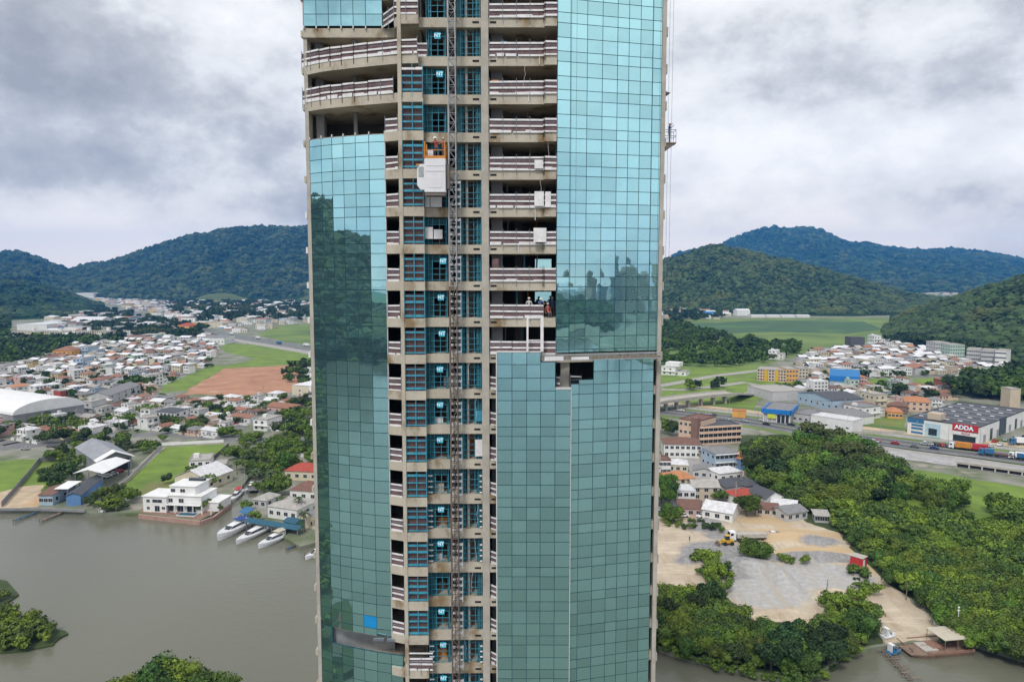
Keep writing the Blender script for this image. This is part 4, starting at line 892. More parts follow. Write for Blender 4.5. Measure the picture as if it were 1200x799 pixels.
def window(parent, x, y, z, w_, h_, side='f', glass='glass_dark'):
    """frame with its pane; side f = faces -y, l = faces -x, r = faces +x"""
    f = MB(); g = MB(); t_ = .09
    if side == 'f':
        f.box(x-w_/2-t_, x+w_/2+t_, y-.05, y, z-t_, z); f.box(x-w_/2-t_, x+w_/2+t_, y-.05, y, z+h_, z+h_+t_); f.box(x-w_/2-t_, x-w_/2, y-.05, y, z, z+h_); f.box(x+w_/2, x+w_/2+t_, y-.05, y, z, z+h_); f.box(x-.03, x+.03, y-.045, y, z, z+h_)
        g.box(x-w_/2, x+w_/2, y-.025, y, z, z+h_)
    else:
        s = -1 if side == 'l' else 1; a, b = sorted((x, x+s*.05)); c, d = sorted((x, x+s*.025))
        f.box(a, b, y-w_/2-t_, y+w_/2+t_, z-t_, z); f.box(a, b, y-w_/2-t_, y+w_/2+t_, z+h_, z+h_+t_); f.box(a, b, y-w_/2-t_, y-w_/2, z, z+h_); f.box(a, b, y+w_/2, y+w_/2+t_, z, z+h_)
        g.box(c, d, y-w_/2, y+w_/2, z, z+h_)
    o = f.build('window', 'frame', parent); g.build('pane', glass, o); return o
def roof_mesh(mb, x0, x1, y0, y1, z, kind, rise, ov=.5):
    a, b, c, d = x0-ov, x1+ov, y0-ov, y1+ov; t_ = .12
    if kind == 'gable':       # ridge along x
        m_ = (c+d)/2; mb.add([(a, c, z-.15), (b, c, z-.15), (b, m_, z+rise), (a, m_, z+rise), (a, d, z-.15), (b, d, z-.15)]+[(a, c, z-.15+t_), (b, c, z-.15+t_), (b, m_, z+rise+t_), (a, m_, z+rise+t_), (a, d, z-.15+t_), (b, d, z-.15+t_)],
                             [(3, 2, 1, 0), (4, 5, 2, 3), (6, 7, 8, 9), (9, 8, 11, 10), (0, 1, 7, 6), (5, 4, 10, 11), (0, 6, 9, 3), (3, 9, 10, 4), (1, 2, 8, 7), (2, 5, 11, 8)])
    elif kind == 'gabley':    # ridge along y
        m_ = (a+b)/2; mb.add([(a, c, z-.15), (a, d, z-.15), (m_, d, z+rise), (m_, c, z+rise), (b, c, z-.15), (b, d, z-.15)]+[(a, c, z-.15+t_), (a, d, z-.15+t_), (m_, d, z+rise+t_), (m_, c, z+rise+t_), (b, c, z-.15+t_), (b, d, z-.15+t_)],
                             [(0, 1, 2, 3), (3, 2, 5, 4), (9, 8, 7, 6), (10, 11, 8, 9), (6, 7, 1, 0), (5, 11, 10, 4), (3, 9, 6, 0), (4, 10, 9, 3), (7, 8, 2, 1), (8, 11, 5, 2)])
    elif kind == 'hip':
        w_, h_ = b-a, d-c; k_ = min(w_, h_)/2; 
        if w_ >= h_: r1, r2 = (a+k_, (c+d)/2, z+rise), (b-k_+1e-3, (c+d)/2, z+rise)
        else: r1, r2 = ((a+b)/2, c+k_, z+rise), ((a+b)/2, d-k_+1e-3, z+rise)
        vs_ = [(a, c, z), (b, c, z), (b, d, z), (a, d, z), r1, r2]
        if w_ >= h_: mb.add(vs_+[], [(0, 1, 5, 4), (1, 2, 5), (2, 3, 4, 5), (3, 0, 4), (3, 2, 1, 0)])
        else: mb.add(vs_, [(0, 1, 4), (1, 2, 5, 4), (2, 3, 5), (3, 0, 4, 5), (3, 2, 1, 0)])
    elif kind == 'shed':
        mb.add([(a, c, z), (b, c, z), (b, d, z+rise), (a, d, z+rise), (a, c, z+t_), (b, c, z+t_), (b, d, z+rise+t_), (a, d, z+rise+t_)], [(3, 2, 1, 0), (4, 5, 6, 7), (0, 1, 5, 4), (1, 2, 6, 5), (2, 3, 7, 6), (3, 0, 4, 7)])
    elif kind == 'barrel':
        n = 14; vs_ = []
        for i in range(n+1):
            t2 = math.pi*i/n; yy = (c+d)/2-math.cos(t2)*(d-c)/2; zz = z+math.sin(t2)*rise; vs_ += [(a, yy, zz), (b, yy, zz)]
        mb.add(vs_, [(2*i, 2*i+1, 2*i+3, 2*i+2) for i in range(n)]+[tuple(2*i for i in range(n, -1, -1)), tuple(2*i+1 for i in range(n+1))])
    else:                     # flat with a parapet
        mb.box(x0-.08, x1+.08, y0-.08, y1+.08, z, z+.18)
        for q in ((x0-.1, x1+.1, y0-.1, y0+.12), (x0-.1, x1+.1, y1-.12, y1+.1), (x0-.1, x0+.12, y0+.13, y1-.13), (x1-.12, x1+.1, y0+.13, y1-.13)): mb.box(*q, z+.18, z+.55)
    return mb
def gable_fill(mb, x0, x1, y0, y1, z, kind, rise):
    if kind == 'gable':
        m_ = (y0+y1)/2
        for x in (x0, x1-.12): mb.add([(x, y0, z), (x, y1, z), (x, m_, z+rise*.93), (x+.12, y0, z), (x+.12, y1, z), (x+.12, m_, z+rise*.93)], [(0, 1, 2), (5, 4, 3), (0, 2, 5, 3), (1, 4, 5, 2)])
    elif kind == 'gabley':
        m_ = (x0+x1)/2
        for y in (y0, y1-.12): mb.add([(x0, y, z), (x1, y, z), (m_, y, z+rise*.93), (x0, y+.12, z), (x1, y+.12, z), (m_, y+.12, z+rise*.93)], [(0, 1, 2), (5, 4, 3), (0, 2, 5, 3), (1, 4, 5, 2)])
    elif kind == 'shed':
        for x in (x0, x1-.12): mb.add([(x, y0, z), (x, y1, z), (x, y1, z+rise), (x+.12, y0, z), (x+.12, y1, z), (x+.12, y1, z+rise)], [(0, 1, 2), (5, 4, 3), (0, 2, 5, 3), (1, 4, 5, 2)])
        mb.box(x0, x1, y1-.12, y1-.001, z, z+rise)
# volumes of the small house kinds: (x0,x1,y0,y1,h,roof,rise)
KINDS = {
 'flat2': dict(v=[(-5, 3, -4.5, 4.5, 6.1, 'flat', 0), (3, 6.2, -3, 4.5, 3.1, 'flat', 0)], w=[(-3.5, 1, 1.6, 1.3), (.8, 1, 1.8, 1.3), (-3.2, 4.0, 1.8, 1.3), (.6, 4.0, 2.2, 1.4)], words='two-storey flat-roofed house', tank=1, lw=1),
 'flat1': dict(v=[(-6, 5.5, -4, 4, 3.2, 'flat', 0)], w=[(-4, 1, 1.5, 1.2), (-.5, 1, 1.5, 1.2), (3.6, 1, 1.2, 1.2)], words='low flat-roofed house', tank=1),
 'gable1': dict(v=[(-5.5, 5.5, -4, 4, 3.0, 'gable', 1.6)], w=[(-3.8, .95, 1.5, 1.2), (2.2, .95, 1.5, 1.2)], words='low gabled house'),
 'gabley1': dict(v=[(-4.2, 4.2, -5.5, 5.5, 3.2, 'gabley', 1.7)], w=[(-2.3, 1, 1.5, 1.2), (2.3, 1, 1.5, 1.2)], words='narrow gabled house', lw=1),
 'hip2': dict(v=[(-4.8, 4.8, -4.5, 4.5, 5.9, 'hip', 1.7)], w=[(-3, 1, 1.5, 1.2), (3, 1, 1.5, 1.2), (-3, 3.9, 1.5, 1.2), (0, 3.9, 1.3, 1.2), (3, 3.9, 1.5, 1.2)], words='two-storey hip-roofed house', lw=1),
 'hip1': dict(v=[(-6, 3, -4.5, 4.5, 3.0, 'hip', 1.8), (3, 6.5, -2.5, 3.5, 2.8, 'shed', .5)], w=[(-4.3, 1, 1.5, 1.2), (.8, 1, 1.5, 1.2)], words='low hip-roofed house'),
 'twin': dict(v=[(-6, 0, -4.5, 5, 5.8, 'flat', 0), (0, 6, -3.2, 5, 5.2, 'shed', .9)], w=[(-4, 1, 1.6, 1.3), (-2.6, 3.9, 2.2, 1.3), (-4.9, 3.9, 1.0, 1.3)], words='two-part two-storey house', tank=1, lw=1),
 'block3': dict(v=[(-7, 7, -5, 5, 9.0, 'flat', 0)], w=[(x, z, 1.6, 1.3) for z in (1.1, 4.0, 6.9) for x in (-5, -1.7, 1.7, 5)], words='three-storey flat-roofed block', tank=1, lw=1),
 'shed': dict(v=[(-8, 8, -5, 5, 4.2, 'gable', 1.3)], w=[(-5, 1.6, 1.4, .9), (5, 1.6, 1.4, .9)], words='long gabled shed'),
}
def proto(kind):
    K = KINDS[kind]; root = empty('house', (0, 0, -500)); wl = MB(); 
    for i, (x0, x1, y0, y1, h, rf, rise) in enumerate(K['v']):
        wl.box(x0, x1, y0, y1, 0, h); gable_fill(wl, x0, x1, y0, y1, h, rf, rise)
    if K.get('lw'):      # balcony slab and a ground-floor canopy
        x0, x1, y0 = K['v'][0][0], K['v'][0][1], K['v'][0][2]; wl.box(x0+.4, (x0+x1)/2, y0-1.1, y0-.001, 2.9, 3.05)
    wl.build('wall', 'wall', root)
    for i, (x0, x1, y0, y1, h, rf, rise) in enumerate(K['v']): roof_mesh(MB(), x0, x1, y0, y1, h, rf, rise).build('roof', 'roof', root)
    y0 = K['v'][0][2]
    for (x, z, w_, h_) in K['w']: window(root, x, y0, z, w_, h_)
    for s, xx in (('l', K['v'][0][0]), ('r', max(v[1] for v in K['v']))):
        vv = K['v'][0] if s == 'l' else [v for v in K['v'] if v[1] == xx][0]
        window(root, xx, (vv[2]+vv[3])/2, 1.0 if vv[4] < 5 else 3.9, 1.4, 1.2, s)
    x0, x1 = K['v'][0][0], K['v'][0][1]; dx = (x0+x1)/2+.1 if kind != 'shed' else 0
    if kind == 'shed': MB().box(-1.8, 1.8, y0-.05, y0, 0, 3.2).build('door', 'grey_metal', root)
    elif kind in ('gable1', 'gabley1', 'hip2', 'hip1'): MB().box(dx-.5, dx+.5, y0-.05, y0, 0, 2.1).build('door', 'door', root)
    x0, x1 = min(v[0] for v in K['v']), max(v[1] for v in K['v']); ya, yb = y0-3.2, K['v'][0][3]+1.6; m = MB()
    m.box(x0-1, x0+2.2, ya, ya+.15, 0, 1.5); m.box(x0+4.4, x1+1, ya, ya+.15, 0, 1.5); m.box(x0-1, x0-.85, ya+.15, yb, 0, 1.5); m.box(x1+.85, x1+1, ya+.15, yb, 0, 1.5); m.box(x0-.85, x1+.85, yb-.15, yb, 0, 1.5); m.build('yard_wall', 'wall', root)
    if kind in ('gable1', 'flat2', 'hip2', 'gabley1'):
        m = MB(); xx = x1-3.4; m.box(xx, xx+3.2, y0-2.9, y0-.01, 2.35, 2.5)
        for q in (xx+.1, xx+3.0): m.box(q, q+.12, y0-2.8, y0-2.68, 0, 2.35)
        m.build('carport', 'frame', root)
    if K.get('tank'):
        v0 = K['v'][0]; MB().box(v0[0]+1, v0[0]+2.8, v0[3]-3, v0[3]-1, v0[4]+.18, v0[4]+1.9).build('tank_house', 'wall', root)
    return root
PROTO = {k: proto(k) for k in KINDS}
HL = []      # (obj, base words, x, y)
def place_house(kind, x, y, rz, wc, rc, s=1.0, group='houses of the town', fresh={}):
    r = copy_tree(PROTO[kind]); r.location = (x, y, LZ); r.rotation_euler = (0, 0, rz); r.scale = (s, s, s*random.uniform(.92, 1.08)); r['category'] = 'house'; r['group'] = group
    flat = 'flat-roof' in KINDS[kind]['words']
    rcol = RCOL[rc]; j = random.uniform(.85, 1.08); k = random.uniform(.85, 1.12)
    for ch in CH.get(r.name, []):
        nm = ch.name.split('.')[0]
        if nm in ('wall', 'tank_house', 'yard_wall'): setcol(ch, tuple(min(.8, c*j) for c in COL[wc]))
        elif nm == 'roof': setcol(ch, tuple(c*k for c in rcol))
        elif nm == 'door': pass
    HL.append((r, f"{wc} {KINDS[kind]['words']}" + f", {rc} roof", x, y)); FOOT.append((x, y, 7)); return r
# ---- large or special buildings, from the two front base corners seen in the photo
def landmark(name, label, cat, A, B, depth, h, wall='white', roof='pale concrete', rk='flat', rise=1.5, floors=1, nw=0, side=None, z=LZ, words=None, ww=1.5, wh=1.3, ov=.4, group=None, wmat=None, rmat=None, openf=False):
    a, b = G(*A, z), G(*B, z); c = (a+b)/2; w_ = (b-a).length; ang = math.atan2(b.y-a.y, b.x-a.x)
    r = empty(name, (c.x, c.y, z), ang, label, cat, group); x0, x1 = -w_/2, w_/2; wl = MB()
    if openf:
        for xx in (x0+.2, 0, x1-.2):
            for yy in (.2, depth-.2): wl.box(xx-.15, xx+.15, yy-.15, yy+.15, 0, h)
        wl.build('post', 'post', r)
    else:
        step = name == 'house' and rk == 'flat' and w_ > 8.5 and floors >= 2
        if step:
            xm = x0+w_*.58; lo = h*(floors-1)/floors; wl.box(x0, xm, 0, depth, 0, h); wl.box(xm, x1, depth*.12, depth*.9, 0, lo); wl.box(x0+.6, xm+1.2, -1.1, -.002, lo-.15, lo)
            o = wl.build('wall', wmat or 'wall', r); setcol(o, COL[wall]); o = roof_mesh(MB(), xm+.15, x1, depth*.12, depth*.9, lo, 'flat', 0).build('roof', 'roof', r); setcol(o, RCOL['pale concrete'])
            o = MB().box(x0+1, x0+3.2, depth*.5, depth*.5+2.4, h+.18, h+1.7).build('tank_house', 'wall', r); setcol(o, COL[wall])
        else:
            wl.box(x0, x1, 0, depth, 0, h); gable_fill(wl, x0, x1, 0, depth, h, rk, rise); o = wl.build('wall', wmat or 'wall', r); setcol(o, COL[wall])
    stp = (not openf) and step
    o = roof_mesh(MB(), x0, (x0+w_*.58) if stp else x1, 0, depth, h, rk, rise, ov).build('roof', rmat or 'roof', r); setcol(o, RCOL[roof])
    if nw:
        fh = h/floors
        for f in range(floors):
            for i in range(nw):
                xw = x0+w_*(i+.5)/nw
                if stp and xw > x0+w_*.58-.9:
                    if f < floors-1 and xw > x0+w_*.58+.9: window(r, xw, depth*.12, f*fh+fh*.33, ww, wh)
                else: window(r, xw, 0, f*fh+fh*.33, ww, wh)
        ns = max(1, int(depth/4))
        sd = side or ('l' if a.x > 0 else 'r'); xx = x0 if sd == 'l' else x1
        for f in range(floors):
            for i in range(min(ns, 6)):
                if stp and sd == 'r' and f == floors-1: continue
                window(r, xx, depth*(i+.5)/min(ns, 6), f*fh+fh*.33, ww, wh, sd)
    mid = c+Vector((-math.sin(ang), math.cos(ang), 0))*depth/2; nn = max(1, int(max(w_, depth)/max(4, min(w_, depth))))
    for i in range(nn):
        t_ = (i+.5)/nn-.5; dd = Vector((math.cos(ang), math.sin(ang), 0))*w_*t_ if w_ > depth else Vector((-math.sin(ang), math.cos(ang), 0))*depth*t_
        FOOT.append((mid.x+dd.x, mid.y+dd.y, min(w_, depth)/2+3))
    if words: LAND.append((mid.x, mid.y, words))
    return r, w_, depth, h
# left bank
r, w_, d_, h_ = landmark('arena', 'huge white barrel-vaulted hall with grey walls at the left edge', 'hall', (-62, 487), (16, 501), 40, 7, 'grey', 'white metal', 'barrel', 6.5, words='the barrel-vaulted hall', rmat='white')
landmark('hall_annex', 'low brick red annex below the barrel-vaulted hall', 'annex', (-20, 500), (15, 498), 10, 5, 'brown', 'white metal', 'flat')
landmark('house', 'small red-walled house just right of the barrel-vaulted hall', 'house', (63, 465), (71, 466), 6, 4.5, 'red', 'pale concrete', 'flat', words='the red-walled house')
for i, (A, B, lab) in enumerate((((17, 397), (48, 398), 'long cream apartment block with a roof tank, leftmost of the four below the wood'), ((52, 398), (77, 398), 'long cream apartment block with a tall tank, second from the left below the wood'), ((88, 397), (108, 397), 'long cream apartment block with a roof tank, third from the left below the wood'), ((111, 397), (131, 397), 'long cream apartment block with a tall tank, rightmost of the four below the wood'))):
    r, w_, d_, h_ = landmark('apartment_block', lab, 'apartment block', A, B, 14, 10.5, 'cream', 'pale concrete', 'flat', 0, 4, 8, group='cream apartment blocks', words='the cream apartment blocks' if i == 1 else None)
    o = MB().box(2, 6, 5, 9, 10.6, 15).build('tank_house', 'wall', r); setcol(o, COL['white'])
landmark('warehouse', 'large white warehouse with a broad pale roof behind the cream apartment blocks', 'warehouse', (20, 387), (55, 387), 80, 9, 'white', 'white metal', 'flat', words='the large white warehouse')
landmark('warehouse', 'long white warehouse with two low gables right of the larger one', 'warehouse', (82, 382), (117, 382), 50, 9, 'white', 'white metal', 'gable', 6)
landmark('warehouse', 'low white hall at the foot of the left spur', 'warehouse', (88, 350), (110, 350), 60, 22, 'white', 'white metal', 'flat')
landmark('shed', 'white hall with a green grey roof beside the far highway', 'hall', (237, 404), (263, 404), 34, 9, 'white', 'grey fibre', 'gable', 2, 1, 6, words='the far highway hall')
landmark('house', 'house with a bright red roof left of the far highway', 'house', (208, 387), (222, 388), 20, 8, 'orange', 'red', 'hip', 4)
landmark('house', 'pink house with a pale roof far left of the highway bend', 'house', (207, 376), (222, 376), 24, 9, 'pink', 'white metal', 'hip', 4)
r, w_, d_, h_ = landmark('boat_shed', 'large grey shed with a blue boat in its open gable beside the green lot', 'shed', (113, 556), (155, 549), 34, 6, 'grey', 'grey fibre', 'gabley', 3.2, wmat='grey_metal', rmat='grey_metal', words='the large grey boat shed')
MB().box(-w_/2+1, w_/2-1, -.06, -.01, 0, 5.2).build('opening', 'dark', r)
MB().add([(-w_/2-.5, -3, 5.8), (w_/2+.5, -3, 5.8), (0, -3, 9.2), (-w_/2-.5, 1.5, 5.85), (w_/2+.5, 1.5, 5.85), (0, 1.5, 9.3), (-w_/2-.5, -3, 6.05), (w_/2+.5, -3, 6.05), (0, -3, 9.5), (-w_/2-.5, 1.5, 6.1), (w_/2+.5, 1.5, 6.1), (0, 1.5, 9.6)], [(6, 8, 11, 9), (8, 7, 10, 11), (0, 3, 5, 2), (2, 5, 4, 1), (0, 2, 8, 6), (2, 1, 7, 8), (3, 9, 11, 5), (5, 11, 10, 4), (0, 6, 9, 3), (1, 4, 10, 7)]).build('gable_roof', 'white', r)
for i in range(5): MB().box(w_/2, w_/2+.05, 4+i*6, 7+i*6, .4, 5).build('side_panel', 'lift_white', r)
landmark('canopy_shed', 'open white-roofed canopy in front of the grey boat shed', 'canopy', (88, 573), (121, 573), 20, 6.5, 'white', 'white metal', 'gabley', 1.4, rmat='white', openf=True, words='the open white-roofed canopy')
landmark('pier_building', 'low building with a dark brown roof and blue front on the river bank', 'boathouse', (78, 593), (95, 592), 24, 4, 'blue', 'dark slate', 'gabley', 1, words='the brown-roofed boathouse')
landmark('pier_building', 'boathouse with a dark roof on the river bank, left of the brown-roofed one', 'boathouse', (46, 592), (62, 592), 15, 4, 'pale blue', 'brown tiled', 'gable', .8, 1, 3)
landmark('canopy_shed', 'small white canopy between the two boathouses', 'canopy', (66, 588), (80, 588), 8, 5, 'white', 'white metal', 'shed', .6, rmat='white', openf=True)
# the white riverside villa
a = G(165, 601); b = G(235, 604)
vl = empty('villa', ((a+b)/2).to_tuple(), math.atan2(b.y-a.y, b.x-a.x), 'white modern villa with stepped flat roofs and terrace on the seawall corner', 'villa'); wv = (b-a).length
LAND.append((vl.location.x, vl.location.y+6, 'the white modern villa')); 
for dx in (-9, 0, 8): FOOT.append((vl.location.x+dx, vl.location.y+6, 9))
o = MB().box(-wv/2, -wv/2+9, 1.5, 11, 0, 5.6).box(-wv/2+9, wv/2-1, 2.5, 13, 0, 6.0).box(-wv/2+9, wv/2-4, 4, 13, 6, 9.0).box(wv/2-1, wv/2+4, 5, 14, 0, 3.2).build('wall', 'white', vl)
o = MB().box(-wv/2-.3, -wv/2+9.2, 1.2, 11.2, 5.6, 5.9).box(-wv/2+9.2, wv/2-.7, 2.2, 13.2, 6.0, 6.25).box(-wv/2+8.8, wv/2-3.7, 3.7, 13.2, 9.0, 9.3).box(wv/2-1.2, wv/2+4.4, 4.7, 14.2, 3.2, 3.45).build('roof', 'white', vl)
for x, z, ww_, hh_, yy in ((-wv/2+2, 3.6, 1.2, 1, 1.5), (-wv/2+5.5, 3.6, 3.6, 1.1, 1.5), (-wv/2+2, 1, 1, 1, 1.5), (-wv/2+5.4, .4, 1.8, 2.0, 1.5), (-wv/2+7.8, 1.2, 1.2, .9, 1.5), (-1.3, 3.6, 1.5, 1.4, 2.5), (2.7, 3.6, 1.8, 1.4, 2.5), (-1.2, 6.9, 1.6, 1.2, 4), (2.5, 6.9, 1.8, 1.2, 4), (-2, .3, 3.2, 2.3, 2.5), (2.4, .3, 2.6, 2.3, 2.5), (6.5, .3, 3.2, 2.3, 2.5)):
    window(vl, x, yy, z, ww_, hh_)
MB().box(1, 7, 10.5, 12, 9.3, 10.2).build('roof_light', 'glass_dark', vl)
MB().box(3, 10, -1.6, 1.6, .05, .35).build('pool_rim', 'frame', vl); MB().box(3.3, 9.7, -1.3, 1.3, .2, .38).build('pool_water', 'teal_roof', vl)
for i in range(6): MB().box(-wv/2+9+i*3.4, -wv/2+9.25+i*3.4, .9, 1.15, 0, 3).build('terrace_post', 'white', vl)
MB().box(-wv/2+8.9, wv/2-.8, .8, 2.2, 3.0, 3.2).build('terrace_canopy', 'white', vl)
# seawall round the terrace
sw = P((163, 603), (235, 611), (250, 606), (270, 591)); mb = MB()
for p_, q_ in zip(sw[:-1], sw[1:]): mb.beam((p_.x, p_.y, .7), (q_.x, q_.y, .7), .8, 1.5)
o = mb.build('seawall', 'seawall'); tag(o, 'pink grey masonry seawall under the terrace of the white villa', 'seawall')
landmark('house', 'large house with a pale grey gable roof directly behind the white villa', 'house', (205, 571), (243, 575), 15, 4.5, 'cream', 'white metal', 'gabley', 3.2, 1, 3, words='the grey-gabled house')
landmark('house', 'white two-storey house with flat terraces right of the green lot', 'house', (222, 556), (265, 553), 12, 5.6, 'white', 'pale concrete', 'flat', 0, 2, 5, words='the flat-terraced white house')
landmark('house', 'house with a bright orange red hip roof near the tower edge', 'house', (334, 562), (372, 564), 10, 4.0, 'cream', 'red', 'hip', 2.4, 1, 4, words='the orange red roofed house')
landmark('house', 'house with a dark red brown roof below the orange red one', 'house', (340, 586), (372, 588), 10, 4.0, 'white', 'brown tiled', 'hip', 2.6, 1, 3)
landmark('house', 'grey fibre-roofed waterside house above the moored yachts', 'house', (314, 606), (348, 611), 12, 4.2, 'white', 'pale concrete', 'hip', 2.0, 1, 4, words='the yachts')
landmark('house', 'small white waterside house with a gable porch beside the tower edge', 'house', (350, 616), (372, 621), 9, 3.6, 'cream', 'grey fibre', 'gabley', 2.0, 1, 2)
landmark('house', 'pale hut with a grey hip roof between canal and waterside house', 'house', (297, 594), (312, 596), 8, 3, 'pale grey', 'pale concrete', 'hip', 1.6, 1, 2)
landmark('house', 'white house with dark blue garage opening by the tree-lined street', 'house', (297, 504), (325, 506), 14, 6, 'white', 'pale concrete', 'flat', 0, 2, 4, words='the dark garage house')
landmark('house', 'long house with a terracotta roof above the big tree clump', 'house', (313, 483), (345, 487), 11, 4, 'pink', 'terracotta', 'gable', 2.0, 1, 4, words='the long terracotta-roofed house')
landmark('house', 'white two-storey house with blue grey roof glass in mid town', 'house', (183, 494), (205, 496), 10, 6, 'white', 'dark slate', 'shed', .8, 2, 5)
landmark('house', 'white two-storey house with a red awning beside the round tree', 'house', (92, 514), (122, 517), 10, 6, 'white', 'white metal', 'flat', 0, 2, 5, words='the red awning house')
landmark('house', 'pale grey two-storey house left of the street corner', 'house', (94, 484), (118, 485), 12, 7, 'pale grey', 'pale concrete', 'flat', 0, 2, 4)
landmark('house', 'long pale grey gabled house with metal roof by the grass strip', 'house', (128, 474), (165, 460), 14, 6, 'pale grey', 'grey fibre', 'gable', 2.4, 2, 5, words='the long grey gabled house')
landmark('house', 'orange brown house with a stepped terracotta roof below the wood', 'house', (62, 421), (84, 421), 22, 9, 'orange', 'terracotta', 'hip', 4, 2, 4, words='the orange brown house')
landmark('house', 'pale blue block of flats right of the orange brown house', 'house', (92, 419), (112, 419), 20, 11, 'pale blue', 'pale concrete', 'flat', 0, 3, 5)
landmark('house', 'pale blue three-storey block in the middle of the left town', 'house', (86, 433), (106, 433), 18, 10, 'pale blue', 'pale concrete', 'flat', 0, 3, 5, words='the pale blue block')
# right bank
r, w_, d_, h_ = landmark('store', 'pale store with a bright blue roof band and yellow sign beside the highway', 'store', (894, 494), (926, 497), 30, 7, 'pale grey', 'grey fibre', 'flat', 0, words='the blue-banded store')
MB().box(-w_/2-.9, w_/2+.5, -1.2, -.3, 5.4, 8.0).box(w_/2+.01, w_/2+.9, -1.2, d_*.8, 5.4, 8.0).box(-w_/2-.9, -w_/2-.02, -.3, d_*.8, 5.4, 8.0).build('fascia', 'truck_blue', r).data.materials[0] = mat('signal_blue', (.01, .19, .56), .45)
for i in range(7): MB().box(-w_/2+.2+i*(w_-.6)/6, -w_/2+.5+i*(w_-.6)/6, -.4, -.1, 0, 5.4).build('column', 'board_white', r)
MB().box(-w_/2+2.6, -w_/2+7.4, -.9, -.72, 2.6, 5.2).build('sign_panel', 'yellow', r).data.materials[0] = mat('lime_sign', (.62, .70, .08), .5)
for i in range(3): MB().box(-w_/2+7.9+i*2.2, -w_/2+9.7+i*2.2, -.06, -.0, .3, 4.8).build('shop_window', 'glass_dark', r)
landmark('annex', 'grey store annex with a window right of the blue-banded store', 'annex', (928, 494), (948, 497), 20, 5, 'pale grey', 'grey fibre', 'flat', 0, 1, 3)
r, w_, d_, h_ = landmark('apartment_block', 'orange and yellow apartment block on the green plain', 'apartment block', (887, 446), (921, 448), 16, 9.5, 'peach', 'pale concrete', 'flat', 0, 4, 10, words='the orange apartment block')
for i in (2, 5): 
    o = MB().box(-w_/2+i*w_/8, -w_/2+(i+.9)*w_/8, -.06, -.0, .2, 9.4).build('orange_bay', 'yellow', r)
landmark('apartment_block', 'deep orange end block joined beside the orange apartment block', 'apartment block', (921, 448), (935, 448), 16, 10.5, 'orange', 'pale concrete', 'flat', 0, 3, 4)
landmark('house', 'cream block with a flat roof right of the orange apartment block', 'house', (936, 443), (947, 443), 14, 8, 'cream', 'pale concrete', 'flat', 0, 3, 3)
r, w_, d_, h_ = landmark('warehouse', 'warehouse with a bright blue roof and fascia in the middle of the right suburb', 'warehouse', (972, 452), (1007, 454), 34, 8, 'pale blue', 'blue', 'shed', 1.5, words='the bright blue warehouse')
MB().box(-w_/2-.3, w_/2+.3, -.5, -.1, 4.2, 8.1).build('fascia', bpy.data.materials['signal_blue'], r)
r, w_, d_, h_ = landmark('apartment_block', 'long peach coloured three-storey block with open galleries and dark roof', 'apartment block', (819, 522), (868, 519), 14, 9, 'peach', 'dark slate', 'flat', 0, 3, 9, words='the long peach apartment block', ww=2.2, wh=1.7)
MB().box(-w_/2, w_/2, -1.0, -.06, 2.9, 3.4).box(-w_/2, w_/2, -1.0, -.06, 5.9, 6.4).box(-w_/2, w_/2, -1.0, -.06, 8.7, 9.6).build('gallery', 'wall', r).color = (*COL['peach'], 1)
r, w_, d_, h_ = landmark('apartment_block', 'peach coloured stair wing joined left of the long peach block', 'apartment block', (795, 518), (817, 522), 18, 12, 'peach', 'brown tiled', 'flat', 0, 3, 4)
o = MB().box(w_/2-3, w_/2+.5, -1.2, 2, 0, 14).build('stair_tower', 'wall', r); setcol(o, COL['brown'])
r, w_, d_, h_ = landmark('house', 'white two-storey building with a terracotta hip roof in front of the peach blocks', 'house', (778, 536), (822, 537), 13, 6.4, 'white', 'brown tiled', 'hip', 2.2, 2, 7, words='the terracotta building')
r, w_, d_, h_ = landmark('house', 'blue two-storey house with white balcony lines beside the trees', 'house', (838, 551), (864, 549), 12, 7.4, 'pale blue', 'grey fibre', 'hip', 1.5, 2, 5, words='the blue two-storey house')
MB().box(-w_/2-.2, w_/2+.2, -1.2, -.06, 3.3, 3.5).box(-w_/2-.2, w_/2+.2, -1.2, -.06, 6.8, 7.1).build('balcony', 'white', r)
landmark('house', 'blue house with a bright orange hip roof against the trees', 'house', (867, 551), (882, 549), 9, 5, 'blue', 'orange tiled', 'hip', 2.0, 1, 3, words='the orange-roofed blue house')
